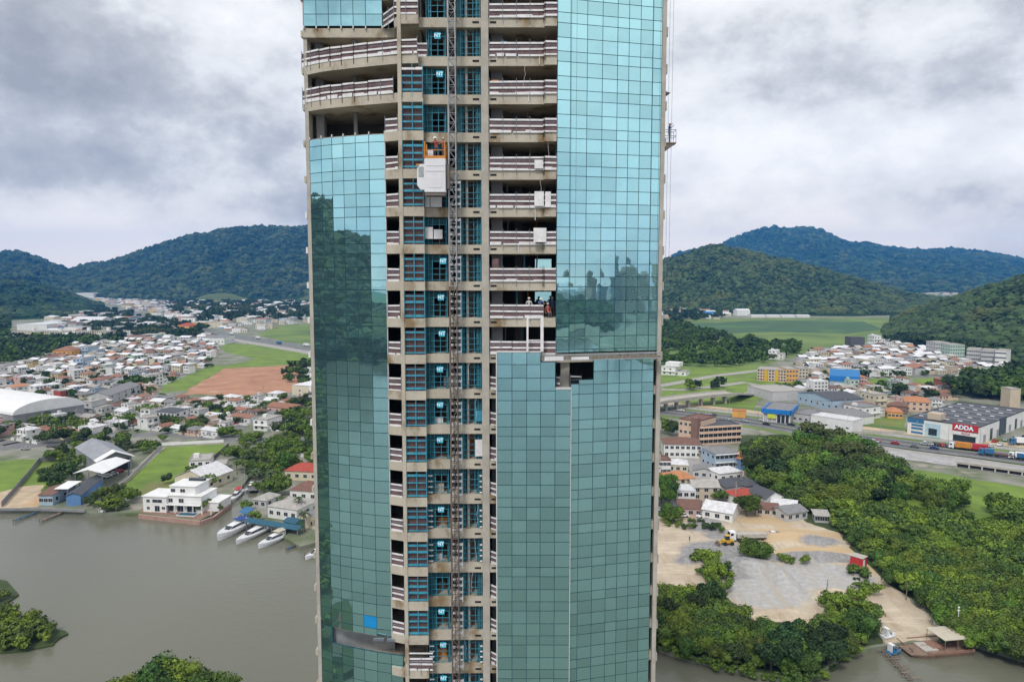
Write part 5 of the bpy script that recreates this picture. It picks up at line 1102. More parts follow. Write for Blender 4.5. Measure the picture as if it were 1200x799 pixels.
specs = [('white house with a pink white hip roof below the blue house', (843, 566), (870, 563), 9, 4, 'white', 'white metal', 'hip', 1.6), ('grey blue house with a dark slate roof left of the red-roofed one', (850, 582), (872, 578), 10, 3.6, 'pale grey', 'dark slate', 'gable', 1.6),
 ('second dark-slate-roofed house, nearest the tall trees', (874, 580), (893, 577), 10, 3.6, 'grey', 'dark slate', 'hip', 1.8), ('house with a bright red hip roof beside the sandy lane', (866, 593), (893, 589), 9, 3.2, 'white', 'red', 'hip', 1.8), ('white gabled house with a dark roof right of the red-roofed house', (897, 597), (918, 594), 10, 4, 'white', 'dark slate', 'gabley', 2.2),
 ('low house with a long dark brown roof by the sand yard', (886, 604), (912, 606), 7, 2.8, 'beige', 'brown tiled', 'gable', 1.2), ('low house with a white metal roof at the corner of the trees', (903, 600), (932, 604), 9, 3, 'white', 'white metal', 'gable', 1.2), ('low house with a dark grey roof at the tip of the hamlet', (922, 612), (946, 608), 8, 3, 'pale grey', 'grey fibre', 'gable', 1.2),
 ('cream house with an orange hip roof near the right edge of the tower', (785, 576), (815, 573), 10, 4.6, 'cream', 'orange tiled', 'hip', 2.2), ('white two-storey house below the orange hip roof', (793, 592), (815, 592), 8, 5.2, 'white', 'white metal', 'flat', 0), ('long low white house with an arched white roof at the sand yard', (823, 607), (858, 613), 10, 3.4, 'white', 'white metal', 'gable', 2.0),
 ('low house with a brown roof and open garage at the sand yard', (796, 605), (823, 606), 8, 3.0, 'pink', 'brown tiled', 'shed', .8), ('dark open carport shed beside the tower edge', (782, 604), (796, 605), 7, 3, 'grey', 'dark slate', 'flat', 0), ('cream house with a beige gable behind the arched white roof', (812, 586), (843, 586), 9, 5, 'beige', 'pale concrete', 'gable', 1.8),
 ('white hip-roofed bungalow on the left of the paved yard', (783, 553), (806, 554), 9, 3.4, 'cream', 'white metal', 'hip', 1.6), ('white and brown house tight against the right edge of the tower', (772, 556), (786, 556), 8, 6, 'white', 'brown tiled', 'flat', 0), ('small pale house with an orange roof tight against the tower', (766, 572), (780, 573), 7, 4, 'peach', 'orange tiled', 'hip', 1.6),
 ('grey shed roof over a yard between lane and blue house', (812, 560), (838, 562), 9, 3.4, 'pale grey', 'grey fibre', 'gabley', 1.2), ('long dark-roofed carport with a pale front behind the blue house', (822, 540), (848, 540), 6, 3.2, 'cream', 'dark slate', 'shed', .8), ('shack with a pale roof alone in the trees right of the hamlet', (955, 612), (972, 613), 5, 2.4, 'pale grey', 'pale concrete', 'shed', .6)]
for lab, A, B, dp, hh, wc, rc, rk, rise in specs: landmark('house', lab, 'house', A, B, dp, hh, wc, rc, rk, rise, 2 if hh > 4.5 else 1, 3, group='houses of the hamlet by the sand yard')
LAND.append((*G(850, 600)[:2], 'the sand yard'))
r, w_, d_, h_ = landmark('warehouse', 'long white roadside building with small dark windows right of the blue-banded store', 'warehouse', (950, 500), (999, 508), 12, 6.5, 'white', 'white metal', 'flat', 0, 1, 4, words='the long white roadside building', wh=.8)
landmark('warehouse', 'low dark-roofed warehouse behind the long white roadside building', 'warehouse', (996, 500), (1024, 496), 26, 5, 'white', 'grey fibre', 'gable', 1.5)
landmark('warehouse', 'wide warehouse with a dark gable roof and pale blue front', 'warehouse', (975, 482), (1012, 480), 34, 7, 'pale blue', 'dark slate', 'gable', 2.2, 1, 4, words='the dark-roofed warehouse')
landmark('warehouse', 'grey flat-roofed hall behind the blue-banded store', 'warehouse', (905, 470), (945, 468), 30, 6, 'pale grey', 'pale concrete', 'flat', 0)
r, w_, d_, h_ = landmark('store', 'very large dark-roofed store with a red sign and a blue and white front', 'store', (1063, 508), (1147, 521), 76, 8.6, 'white', 'dark slate', 'flat', 0, words='the red-signed store')
k_ = w_/84
MB().box(-w_/2-.1, -w_/2+20*k_, -.25, -.02, 6.6, 8.8).build('blue_band', 'truck_blue', r)
for zz in (1.0, 3.2, 4.9): MB().box(-w_/2+5*k_, -w_/2+19*k_, -.2, -.02, zz, zz+1.0).build('blue_panel', 'truck_blue', r)
MB().box(-w_/2+22*k_, -w_/2+40*k_, -.1, -.02, .2, 7.4).build('shop_front', 'blue_steel', r).data.materials[0] = mat('pale_cyan', (.45, .62, .70), .5)
MB().box(-w_/2+26*k_, -w_/2+36*k_, -.16, -.11, 1.2, 4.8).build('shop_window', 'glass_dark', r)
sg = MB().box(w_/2-30*k_, w_/2-.5, -.5, -.04, 5.7, 9.4).build('sign_panel', 'red', r)
text_mesh('ADDA', 3.0, 'white_sign', 'sign_letters', sg, (w_/2-17*k_, -.53, 7.55), bold=True)
MB().box(w_/2-29*k_, w_/2-1.5, -.2, -.04, .3, 3.4).build('shop_window', 'glass_dark', r)
o = MB().box(w_/2-30*k_, w_/2-.6, -.3, -.05, 3.7, 5.4).build('white_band', 'white', r)
text_mesh('ADDA', 1.5, 'red', 'band_letters', o, (w_/2-15*k_, -.33, 4.5), bold=True)
o = MB().box(-w_/2+22*k_, -w_/2+38*k_, 2, 8, 9.2, 12.5).build('tank_house', 'wall', r); setcol(o, COL['beige'])
for i in range(7): MB().box(w_/2+.01, w_/2+.1, 6+i*10, 9.5+i*10, .3, 4+2*(i % 2)).build('side_door', 'glass_dark' if i % 2 else 'grey_metal', r)
MB().box(w_/2+.01, w_/2+.4, 30, 40, .5, 9.8).build('side_sign', 'dark', r).data.materials[0] = mat('slate_sign', (.05, .07, .10), .5)
for i in range(5):
    for j in range(5): MB().box(-w_/2+2.5+i*w_/5.4, -w_/2+4.5+i*w_/5.4, 8+j*14, 9+j*14, 9.1, 9.4).build('roof_light', 'white', r)
for j in range(4): MB().box(-w_/2+.2, w_/2-.2, 15+j*14, 15.5+j*14, 8.8, 9.4).build('roof_ridge', 'grey_metal', r)
o, *_ = landmark('water_tower', 'square tan tower block rising behind the large store at the right edge', 'water tower', (1183, 480), (1195, 480), 9, 13, 'beige', 'pale concrete', 'flat', 0)
for i, (A, B, dp, hh, wc, rc, rk, lab) in enumerate([((1040, 490), (1058, 491), 11, 4, 'orange', 'orange tiled', 'hip', 'house with a broad orange hip roof left of the large store'), ((1060, 481), (1090, 483), 20, 6, 'peach', 'orange tiled', 'hip', 'big circular-looking orange hip-roofed house behind the large store'), ((1040, 484), (1062, 486), 12, 5, 'brown', 'brown tiled', 'hip', 'house with a plum brown hip roof between two orange ones'),
    ((1012, 492), (1045, 488), 14, 7, 'white', 'grey fibre', 'flat', 'white two-storey house above the roadside lawn'), ((1005, 486), (1030, 484), 12, 5, 'pink', 'terracotta', 'hip', 'house with a terracotta hip roof left of the white two-storey one'), ((1024, 477), (1050, 476), 13, 8, 'cream', 'pale concrete', 'flat', 'cream block with green window frames and a roof tank'),
    ((990, 494), (1014, 490), 10, 4, 'brown', 'brown tiled', 'gable', 'low house with a plum roof above the roadside lawn'), ((1106, 455), (1124, 455), 14, 6, 'red', 'terracotta', 'hip', 'red brown house beside the suburb lawn'), ((1139, 446), (1152, 446), 12, 8, 'white', 'pale concrete', 'gable', 'white gabled house alone beside the dark wood'),
    ((1170, 438), (1186, 439), 14, 9, 'white', 'white metal', 'hip', 'white hip-roofed house at the end of the pale apartment row')]):
    landmark('house', lab, 'house', A, B, dp, hh, wc, rc, rk, 2, 2 if hh > 5 else 1, 4, words='the broad orange-roofed house' if i == 0 else ('the cream tank block' if i == 5 else None))
for i, (A, B, lab, hh) in enumerate((((1096, 418), (1112, 418), 'pale grey apartment block at the left end of the row below the right hill', 15), ((1113, 420), (1130, 420), 'green grey apartment block second from the left in the row below the right hill', 14), ((1132, 427), (1148, 428), 'long pale apartment block third from the left in the row below the right hill', 15), ((1149, 430), (1164, 431), 'pale apartment block fourth from the left in the row below the right hill', 16), ((1165, 432), (1178, 433), 'white apartment block at the right end of the row below the right hill', 17))):
    landmark('apartment_block', lab, 'apartment block', A, B, 18, hh, 'mint' if i == 1 else ('white' if i == 4 else 'pale grey'), 'pale concrete', 'flat', 0, 4, 6, words='the pale apartment row' if i == 2 else None, group='apartment row below the hill')
landmark('apartment_block', 'dark grey windowless block at the top edge of the right suburb', 'apartment block', (997, 410), (1013, 410), 16, 14, 'dark grey', 'dark slate', 'flat', 0, words='the dark grey block')
landmark('house', 'bright white stepped house beside the dark grey block', 'house', (1024, 406), (1038, 406), 16, 13, 'white', 'white metal', 'flat', 0, 3, 4)
landmark('house', 'bright white three-storey house alone at the left of the right suburb', 'house', (900, 421), (917, 422), 14, 9, 'white', 'white metal', 'flat', 0, 3, 4, words='the white three-storey house')
r, w_, d_, h_ = landmark('house', 'white modern house alone on the grass just right of the tower', 'house', (775, 439), (803, 441), 14, 7, 'white', 'white metal', 'flat', 0, 2, 4, words='the lone white house')
o = MB().box(-w_/2+3, w_/2-6, 2, 12, 7.6, 11).build('upper_storey', 'white', r)
landmark('kiosk', 'small low orange building on the grass under the viaduct', 'kiosk', (858, 489), (874, 490), 6, 4, 'orange', 'orange tiled', 'flat', 0)
landmark('barn', 'white barn on the plain at the foot of the middle hill', 'barn', (864, 370), (879, 370), 30, 11, 'white', 'white metal', 'gable', 4)
for i in range(4): landmark('greenhouse', 'long low white shed on the plain below the middle hill, %s from the left' % ('first', 'second', 'third', 'fourth')[i], 'shed', (881+i*17.5, 372), (897+i*17.5, 372), 26, 4, 'white', 'white metal', 'gable', 1.5, group='white sheds below the middle hill')
landmark('barn', 'blue-roofed barn at the foot of the middle hill', 'barn', (826, 372), (837, 372), 24, 8, 'pale blue', 'blue', 'gable', 4)
LAND += [(*G(300, 446)[:2], 'the red earth field'), (*G(195, 553)[:2], 'the mown green lot'), (*G(345, 408)[:2], 'the far highway'), (*G(1020, 502)[:2], 'the roadside lawn'), (*G(1100, 448)[:2], 'the suburb lawn'), (*G(330, 500)[:2], 'the street trees')]

# ---- streets and houses of the town, block by block
def ground_free(x, y, r): return all((x-a)**2+(y-b)**2 > (r+c)**2 for a, b, c in FOOT)
NO = [P(*q) for q in (((188, 522), (270, 517), (268, 530), (268, 590), (235, 612), (165, 603), (110, 603), (118, 575)), ((-80, 520), (100, 530), (112, 545), (112, 605), (-80, 605)), ((208, 464), (240, 432), (300, 426), (356, 424), (360, 462), (300, 470)),
      ((258, 400), (305, 402), (380, 410), (380, 432), (262, 436), (180, 464), (180, 455), (246, 428)), ((100, 352), (150, 362), (250, 386), (300, 394), (380, 408), (380, 418), (240, 394), (100, 364)), ((300, 391), (330, 380), (400, 378), (400, 408), (330, 402)),
      ((-80, 370), (10, 372), (18, 398), (150, 400), (86, 408), (52, 426), (0, 432), (-80, 432)), ((300, 490), (340, 500), (380, 470), (380, 530), (300, 545), (262, 530), (262, 515)), ((990, 490), (1070, 484), (1070, 512), (980, 510)), ((1068, 442), (1124, 440), (1130, 454), (1070, 457)), ((1110, 462), (1150, 445), (1260, 440), (1260, 474), (1130, 466)))]
ZONES = [ # px polygon, street angle, fill, palette bias
 ('left_near', ((-60, 452), (180, 462), (215, 462), (300, 466), (372, 458), (475, 458), (475, 530), (384, 528), (384, 478), (372, 480), (300, 492), (268, 512), (190, 506), (120, 512), (60, 518), (-60, 528)), -24, .86, 0),
 ('left_mid', ((-60, 434), (60, 424), (100, 402), (240, 402), (262, 412), (262, 430), (180, 462), (-60, 452)), -24, .95, 0), ('hidden_left', ((384, 425), (475, 425), (475, 458), (384, 458)), -20, .8, 0), ('hidden_bank', ((384, 545), (470, 550), (470, 640), (384, 625)), -10, .6, 0), ('hidden_right', ((690, 500), (762, 500), (762, 600), (690, 600)), 10, .7, 0),
 ('left_edge', ((345, 440), (376, 430), (376, 470), (352, 472)), -10, .7, 1), ('canal', ((275, 540), (330, 545), (334, 585), (300, 590), (300, 560)), 20, .5, 1),
 ('right_suburb', ((935, 424), (960, 412), (1000, 410), (1044, 403), (1090, 412), (1130, 428), (1170, 438), (1150, 447), (1124, 440), (1066, 441), (1010, 443), (1006, 458), (1030, 470), (1000, 478), (960, 470), (935, 462), (940, 448)), 12, .97, 0),
 ('right_strip', ((1010, 452), (1070, 448), (1128, 458), (1120, 468), (1090, 476), (1030, 482)), 12, .8, 0)]
WC = ['white']*11+['cream']*4+['pale grey']*3+['pale blue', 'pink', 'pink', 'beige', 'beige', 'yellow', 'mint', 'peach']; RC_ = ['terracotta']*6+['grey fibre']*5+['white metal']*5+['brown tiled']*3+['orange tiled']+['pale concrete']*3
cand = []; street_cells = MB(); gaps = []
def seen(px): return px < 384 or px > 762
def seen2(px): return px < 475 or px > 680
for zn, pp, ang, fill, tr in ZONES:
    poly = P(*pp); a = R(ang); ca, sa = math.cos(a), math.sin(a); xs = [p.x*ca+p.y*sa for p in poly]; ys = [-p.x*sa+p.y*ca for p in poly]
    ux = 11.8; row = 0; v = min(ys)
    while v < max(ys):
        u = min(xs)+random.uniform(0, 4)
        while u < max(xs):
            x, y = u*ca-v*sa, u*sa+v*ca; px = topx(x, y)
            if inpoly(x, y, poly) and seen2(px) and -60 < px < 1265 and not any(inpoly(x, y, n_) for n_ in NO):
                if row % 3 == 2:
                    p_ = [(x+ca*dx-sa*dy, y+sa*dx+ca*dy) for dx, dy in ((-7.2, -4), (7.2, -4), (7.2, 4), (-7.2, 4))]
                    if ground_free(x, y, 2): street_cells.add([(q[0], q[1], g_(0, 4)) for q in p_], [(0, 1, 2, 3)])
                elif random.random() < fill and ground_free(x, y, 3.5): cand.append((y, x, a+random.choice((0, 0, 0, math.pi/2))+random.uniform(-.05, .05)))
                else: gaps.append((x, y))
            u += ux+random.uniform(-.6, 1.2)
        v += 11.6 if row % 3 != 1 else 10.2; row += 1
o = street_cells.build('street_grid', 'asphalt'); tag(o, kind='structure')
cand.sort(key=lambda q: (not seen(topx(q[1], q[0])), q[0])); NH = 228
kinds = ['flat2']*3+['flat1']*3+['gable1']*4+['gabley1']*3+['hip2']*3+['hip1']*4+['twin']*2+['block3']+['shed']
for (y, x, rz) in cand[:NH]:
    k = random.choice(kinds); wc = random.choice(WC); rc = random.choice(RC_) if 'flat-roof' not in KINDS[k]['words'] else random.choice(['pale concrete', 'white metal', 'pale concrete', 'grey fibre'])
    place_house(k, x, y, rz, wc, rc, random.uniform(.74, .95), 'houses of the left town' if x < 0 else 'houses of the right suburb')
for k, r in PROTO.items():
    def rm(o):
        for c in CH.get(o.name, []): rm(c)
        bpy.data.objects.remove(o)
    rm(r)
# the rest of the town, too many and too small to count: one mesh
def far_town(name, pts, label):
    V = []; Fc = []; A = []
    for (x, y, rz, s) in pts:
        k = random.random(); w_, d_ = random.uniform(8, 12)*s, random.uniform(7, 11)*s; h = random.choice((3, 3.2, 5.8, 6, 6.2) if s < 2 else (6, 8, 9)); c, sn = math.cos(rz), math.sin(rz); wc = COL[random.choice(WC)]; rc = RCOL[random.choice(RC_)]
        if random.random() < .38: rc = RCOL['white metal']
        j = random.uniform(.85, 1.05); wc = tuple(q*j for q in wc); n = len(V); hx, hy = w_/2, d_/2
        T = lambda px, py, z: (x+px*c-py*sn, y+px*sn+py*c, LZ+z)
        V += [T(-hx, -hy, 0), T(hx, -hy, 0), T(hx, hy, 0), T(-hx, hy, 0), T(-hx, -hy, h), T(hx, -hy, h), T(hx, hy, h), T(-hx, hy, h)]
        for f in ((0, 1, 5, 4), (1, 2, 6, 5), (2, 3, 7, 6), (3, 0, 4, 7)): Fc.append(tuple(q+n for q in f)); A.append((*wc, 1))
        if k < .55:
            o_ = .5; m = len(V); V += [T(-hx-o_, -hy-o_, h-.1), T(hx+o_, -hy-o_, h-.1), T(hx+o_, 0, h+1.6), T(-hx-o_, 0, h+1.6), T(hx+o_, hy+o_, h-.1), T(-hx-o_, hy+o_, h-.1)]
            for f in ((0, 1, 2, 3), (3, 2, 4, 5)): Fc.append(tuple(q+m for q in f)); A.append((*rc, 1))
        else:
            m = len(V); V += [T(-hx-.1, -hy-.1, h+.3), T(hx+.1, -hy-.1, h+.3), T(hx+.1, hy+.1, h+.3), T(-hx-.1, hy+.1, h+.3)]; Fc.append((m, m+1, m+2, m+3)); A.append((*RCOL[random.choice(('pale concrete', 'white metal', 'white metal', 'grey fibre'))], 1))
        for fl in range(max(1, int(h/3))):
            for wx in (-.5, .1, .6):
                m = len(V); z = fl*2.9+1; xx = wx*hx; V += [T(xx-.6, -hy-.04, z), T(xx+.6, -hy-.04, z), T(xx+.6, -hy-.04, z+1.2), T(xx-.6, -hy-.04, z+1.2)]; Fc.append((m, m+1, m+2, m+3)); A.append((.05, .055, .06, 1))
    o = npmesh(name, V, Fc, 'far', attr=A); tag(o, label, 'houses', kind='stuff'); return o
far = [(x, y, rz, random.uniform(.75, 1.05)) for (y, x, rz) in cand[NH:]]
zf = [(((100, 366), (250, 394), (246, 402), (92, 402), (70, 396), (60, 372)), .55), (((105, 350), (200, 354), (475, 354), (475, 378), (376, 378), (330, 380), (290, 392), (150, 362)), .5), (((330, 462), (376, 462), (376, 474), (330, 472)), .5), (((776, 362), (800, 360), (862, 368), (850, 375), (776, 373)), .28), (((1055, 341), (1090, 340), (1120, 345), (1080, 348)), .25)]
for pp, fill in zf:
    poly = P(*pp); x0, x1 = min(p.x for p in poly), max(p.x for p in poly); y0, y1 = min(p.y for p in poly), max(p.y for p in poly); n = int((x1-x0)*(y1-y0)/420*fill)
    for _ in range(min(n, 9000)):
        x, y = random.uniform(x0, x1), random.uniform(y0, y1)
        if inpoly(x, y, poly) and not any(inpoly(x, y, n_) for n_ in NO) and seen2(topx(x, y)) and topx(x, y) > -80: far.append((x, y, random.uniform(-.5, .1), random.choice((1, 1, 1.2, 1.6, 2.6))))
far_town('distant_houses', far, 'many small white and terracotta houses filling the distant town')
# ============================================================ TREES
def crown_np(n, size, h, seed, qs=.6, lobes=9, flat=.8):
    rs = np.random.default_rng(seed); r = size/2
    LB = np.array([[rs.normal(0, .42)*r, rs.normal(0, .42)*r, h*(.30+.5*rs.random())] for _ in range(lobes)]); LR = r*(.38+.25*rs.random(lobes))
    k = rs.integers(0, lobes, n); d = rs.normal(size=(n, 3)); d /= np.linalg.norm(d, axis=1)[:, None]; d[:, 2] = np.where(d[:, 2] < -.35, -d[:, 2], d[:, 2])
    c = LB[k]+d*LR[k][:, None]*(.72+.38*rs.random(n))[:, None]*np.array([1, 1, flat])
    nn = d+rs.normal(size=(n, 3))*.45; nn /= np.linalg.norm(nn, axis=1)[:, None]
    a = np.cross(nn, rs.normal(size=(n, 3))); a /= np.linalg.norm(a, axis=1)[:, None]; b = np.cross(nn, a); s = qs*(.6+.8*rs.random(n))[:, None]/2
    V = np.stack([c-a*s-b*s*.7, c+a*s-b*s*.7, c+a*s+b*s*.7, c-a*s+b*s*.7], 1)
    # small solid heart so that the crown is not see-through
    hearts = []; hf = []
    for q in range(lobes): hearts.append(IV1*LR[q]*.72*np.array([1, 1, flat])*(1+.3*(rs.random((len(IV1), 1))-.5))+LB[q]); hf.append(IF1+q*len(IV1))
    return V.reshape(-1, 3), np.concatenate(hearts), np.concatenate(hf)
def crown_arrays(*a, **k):
    """all faces as quads (triangles repeat one corner would be degenerate, so the hearts are split off)"""
    return crown_np(*a, **k)
def tree_proto(name, crownargs, mt, trunk_h, tr=.22, seed=1):
    V, HV, HF = crown_np(**crownargs, seed=seed); root = empty(name, (0, 0, -500)); n = len(V); Q = np.arange(n).reshape(-1, 4)
    T1 = Q[:, [0, 1, 2]]; T2 = Q[:, [0, 2, 3]]; allV = np.concatenate([V, HV]); allV = allV+[0, 0, trunk_h]; allF = np.concatenate([T1, T2, HF+n])
    npmesh('crown', allV, allF, mt, parent=root)
    m = MB(); m.bar((0, 0, -.3), (.1, 0, trunk_h+crownargs['h']*.4), tr, n=7, r2=tr*.5)
    for q in range(4):
        t_ = q*1.57+seed; m.bar((.05, 0, trunk_h*.8), (math.cos(t_)*crownargs['size']*.28, math.sin(t_)*crownargs['size']*.28, trunk_h+crownargs['h']*.45), tr*.5, n=5, r2=tr*.2)
    m.build('trunk', 'bark', root); return root
TP = {}
for i in range(3): TP['broad%d' % i] = tree_proto('broadleaf_tree', dict(n=1900, size=8.5, h=6.5, lobes=13+2*i, qs=.48), 'leaf', 1.8, seed=20+i)
for i in range(4): TP['mang%d' % i] = tree_proto('mangrove_tree', dict(n=2300, size=8.5, h=4.6, lobes=16+2*i, qs=.40), ('leaf_mangrove', 'leaf_mangrove_dark', 'leaf_mangrove', 'leaf_mangrove_pale')[i], .9, .16, seed=40+i)
for i in range(2): TP['dark%d' % i] = tree_proto('dark_tree', dict(n=1700, size=8.5, h=7.5, lobes=10+i, qs=.6), 'leaf_dark', 1.8, seed=60+i)
TP['bush0'] = tree_proto('bush', dict(n=420, size=3.6, h=2.2, lobes=5, qs=.42), 'leaf_mangrove', .1, .08, seed=80)
TP['bush1'] = tree_proto('bush', dict(n=420, size=3.2, h=2.0, lobes=5, qs=.42), 'leaf', .1, .08, seed=81)
def palm_proto():
    root = empty('palm_tree', (0, 0, -500)); m = MB(); m.bar((0, 0, -.3), (.15, .1, 6.5), .17, n=7, r2=.11); m.build('trunk', 'bark', root); cm = MB(); rs = random.Random(5)
    for q in range(17):
        a = q*2.4; el = rs.uniform(-.1, 1.1); L_ = rs.uniform(2.3, 3.0); prev = None
        for s in range(7):
            t_ = s/6; rr = L_*t_*math.cos(el*(1-t_*.5)); zz = 6.5+L_*t_*math.sin(el)-1.6*t_*t_; wd = .34*math.sin(math.pi*min(1, t_*.85+.12)); cx, cy = math.cos(a)*rr+.15, math.sin(a)*rr+.1; nx, ny = -math.sin(a)*wd, math.cos(a)*wd
            cur = ((cx-nx, cy-ny, zz-.12), (cx, cy, zz), (cx+nx, cy+ny, zz-.12))
            if prev: cm.quad(prev[0], prev[1], cur[1], cur[0]); cm.quad(prev[1], prev[2], cur[2], cur[1])
            prev = cur
    cm.build('crown', 'palm', root); return root
TP['palm0'] = palm_proto()
trees = []      # x, y, z, kind, scale, zone
def add(x, y, kind, s, zone, z=LZ): trees.append((x, y, z, kind, s, zone))
def scatter(pp, n, kinds_, smin, smax, zone, z=LZ, world=False, mind=.0, avoid=True, margin=0):
    poly = pp if world else P(*pp, ); x0, x1 = min(p[0] for p in poly), max(p[0] for p in poly); y0, y1 = min(p[1] for p in poly), max(p[1] for p in poly); k = 0; tries = 0; loc = []
    while k < n and tries < n*40:
        tries += 1; x, y = random.uniform(x0, x1), random.uniform(y0, y1)
        if not inpoly(x, y, poly): continue
        if mind and any((x-a)**2+(y-b)**2 < mind*mind for a, b in loc): continue
        if avoid and not ground_free(x, y, 1.0): continue
        loc.append((x, y)); add(x, y, random.choice(kinds_), random.uniform(smin, smax), zone, z); k += 1
MG = ['mang0', 'mang1', 'mang2', 'mang3']; BR = ['broad0', 'broad1', 'broad2']; DK = ['dark0', 'dark1']
# near mangroves: bottom left tree clump, the islets, the bank beside the tower
for x, y, s in ((115, 806, .8), (135, 800, .85), (158, 790, 1.0), (182, 782, 1.1), (205, 784, 1.05), (228, 790, 1.0), (250, 796, .9), (272, 806, .75), (170, 806, 1), (215, 808, 1.0), (192, 800, 1.1)):
    p = G(x, y+34, .8); add(p.x, p.y, random.choice(MG), s, 'clump of trees at the bottom left', .8)
scatter(isl1, 46, MG, .40, .60, 'mangrove islet at the left edge', .3, world=True, mind=2.0, avoid=False); scatter(isl2, 6, MG, .35, .5, 'small islet on the far left', .3, world=True, mind=2.5, avoid=False)
scatter(((763, 702), (826, 706), (845, 722), (880, 735), (930, 750), (972, 757), (974, 776), (955, 787), (930, 792), (885, 785), (850, 777), (800, 765), (763, 753)), 120, MG+MG+['dark0'], .42, .82, 'mangrove bank beside the foot of the tower', mind=2.3)
scatter(((965, 712), (1000, 706), (1022, 716), (1016, 735), (1000, 745), (960, 740)), 20, MG+['bush0'], .4, .6, 'thicket left of the ferry ramp', mind=2.3); scatter(((960, 745), (1015, 742), (1018, 756), (985, 764)), 13, ['bush0', 'bush1', 'mang1'], .5, 1.0, 'thicket left of the ferry ramp', mind=1.8)
scatter(((820, 655), (840, 660), (855, 690), (850, 705), (825, 690)), 14, ['mang0', 'broad1', 'bush0'], .4, .65, 'green hedge between sand and gravel', mind=2.0)
add(*G(886, 655)[:2], 'mang2', .95, 'gravel yard'); add(*G(880, 652)[:2], 'mang1', .8, 'gravel yard'); add(*G(893, 654)[:2], 'mang3', .8, 'gravel yard')
scatter(((940, 655), (950, 665), (915, 668), (905, 660)), 3, ['bush0'], .6, .9, 'bushes in the gravel yard', mind=2)
scatter(((1000, 668), (1025, 690), (1020, 702), (1000, 690)), 10, ['bush0', 'bush1', 'mang0'], .5, .7, 'bushes beside the ramp lane', mind=2)
# mangrove forest on the right
forest = ((905, 596), (948, 606), (990, 622), (1010, 648), (1056, 688), (1100, 722), (1122, 748), (1150, 763), (1200, 777), (1300, 795), (1300, 665), (1215, 634), (1180, 626), (1140, 620), (1080, 608), (1040, 598), (960, 592), (905, 588))
scatter(forest, 980, MG, .46, .84, 'mangrove forest on the right', mind=2.5)
scatter(((872, 536), (905, 527), (960, 530), (1000, 536), (1040, 556), (1060, 575), (1060, 596), (1000, 596), (940, 596), (908, 590), (893, 572), (884, 556)), 165, BR+MG+DK, .9, 1.4, 'tall trees along the highway', mind=4.6)
scatter(((1085, 585), (1120, 588), (1140, 600), (1090, 606)), 11, BR, .7, 1.0, 'tall trees along the highway', mind=4); scatter(((1165, 600), (1200, 606), (1240, 630), (1175, 622)), 22, BR+MG, .6, .95, 'trees on the marsh', mind=3.5)
# town trees
for x, y in gaps:
    for _ in range(random.choice((0, 1, 1, 2))): add(x+random.uniform(-5, 5), y+random.uniform(-4, 4), random.choice(BR+DK+['bush1']), random.uniform(.35, .75), 'town')
for _ in range(900):
    (y, x, rz) = random.choice(cand); a = random.uniform(0, 6.28); xx, yy = x+math.cos(a)*8.2, y+math.sin(a)*7.5
    if ground_free(xx, yy, -3.2): add(xx, yy, random.choice(BR+DK+['bush1']), random.uniform(.35, .75), 'town')
scatter(((318, 486), (340, 480), (376, 478), (376, 515), (345, 512), (322, 510)), 26, DK+BR, .8, 1.15, 'big tree clump beside the tower', mind=4.0)
scatter(((262, 512), (376, 512), (376, 535), (330, 540), (300, 545), (268, 535)), 46, BR+['palm0', 'broad0'], .45, .8, 'street trees', mind=3.4)
scatter(((232, 477), (268, 476), (270, 487), (236, 487)), 9, BR+DK, .7, 1.0, 'dark tree clump in mid town', mind=4)
scatter(((278, 545), (330, 545), (338, 585), (306, 590), (300, 565)), 16, ['palm0', 'broad1', 'palm0', 'bush1'], .5, .85, 'canal side', mind=3)
for x, y, k, s in ((246, 572, 'broad0', .75), (238, 599, 'palm0', .7), (256, 598, 'bush1', .9), (300, 572, 'palm0', 1.1), (318, 578, 'palm0', 1.1), (278, 556, 'palm0', 1.05), (330, 600, 'palm0', .9), (350, 606, 'palm0', .9), (357, 622, 'palm0', .8), (290, 598, 'broad1', .55), (300, 610, 'broad2', .45), (228, 560, 'palm0', .8), (196, 566, 'broad2', .5), (291, 547, 'dark0', .9)): add(*G(x, y)[:2], k, s, 'villa and canal')
scatter(((104, 585), (160, 580), (165, 600), (110, 600)), 13, BR+MG, .5, .8, 'bushes left of the villa', mind=2.6); scatter(((50, 555), (92, 552), (92, 578), (56, 580)), 10, ['broad0', 'broad1'], .6, .95, 'bright trees on the river lawn', mind=3.2)
scatter(((85, 535), (112, 528), (118, 545), (92, 552)), 10, BR, .5, .8, 'bright trees on the river lawn', mind=3); scatter(((-30, 488), (70, 492), (140, 500), (140, 520), (60, 522), (-30, 520)), 44, BR+DK, .6, 1.0, 'trees around the riverside street', mind=4, avoid=False)
scatter(((150, 448), (180, 446), (182, 460), (152, 460)), 9, DK+BR, .8, 1.2, 'dark tree clump above the grass strip', mind=5); scatter(((328, 448), (352, 424), (378, 424), (378, 452), (350, 456)), 18, DK+BR, .9, 1.2, 'trees right of the earth field', mind=5)
scatter(((10, 398), (85, 399), (150, 403), (100, 408), (60, 420), (-20, 432), (-80, 430), (-80, 372), (12, 376)), 420, DK+BR, 1.1, 1.7, 'wood below the spur', mind=6); scatter(((60, 385), (100, 383), (150, 392), (240, 398), (180, 390), (110, 380)), 110, DK, 1.1, 1.7, 'wood among the far warehouses', mind=6)
scatter(((180, 355), (376, 355), (376, 375), (230, 380)), 330, DK, 1.2, 2.2, 'far town trees', mind=8); scatter(((100, 358), (240, 385), (240, 398), (100, 398)), 150, DK, 1.1, 1.8, 'far town trees', mind=8)
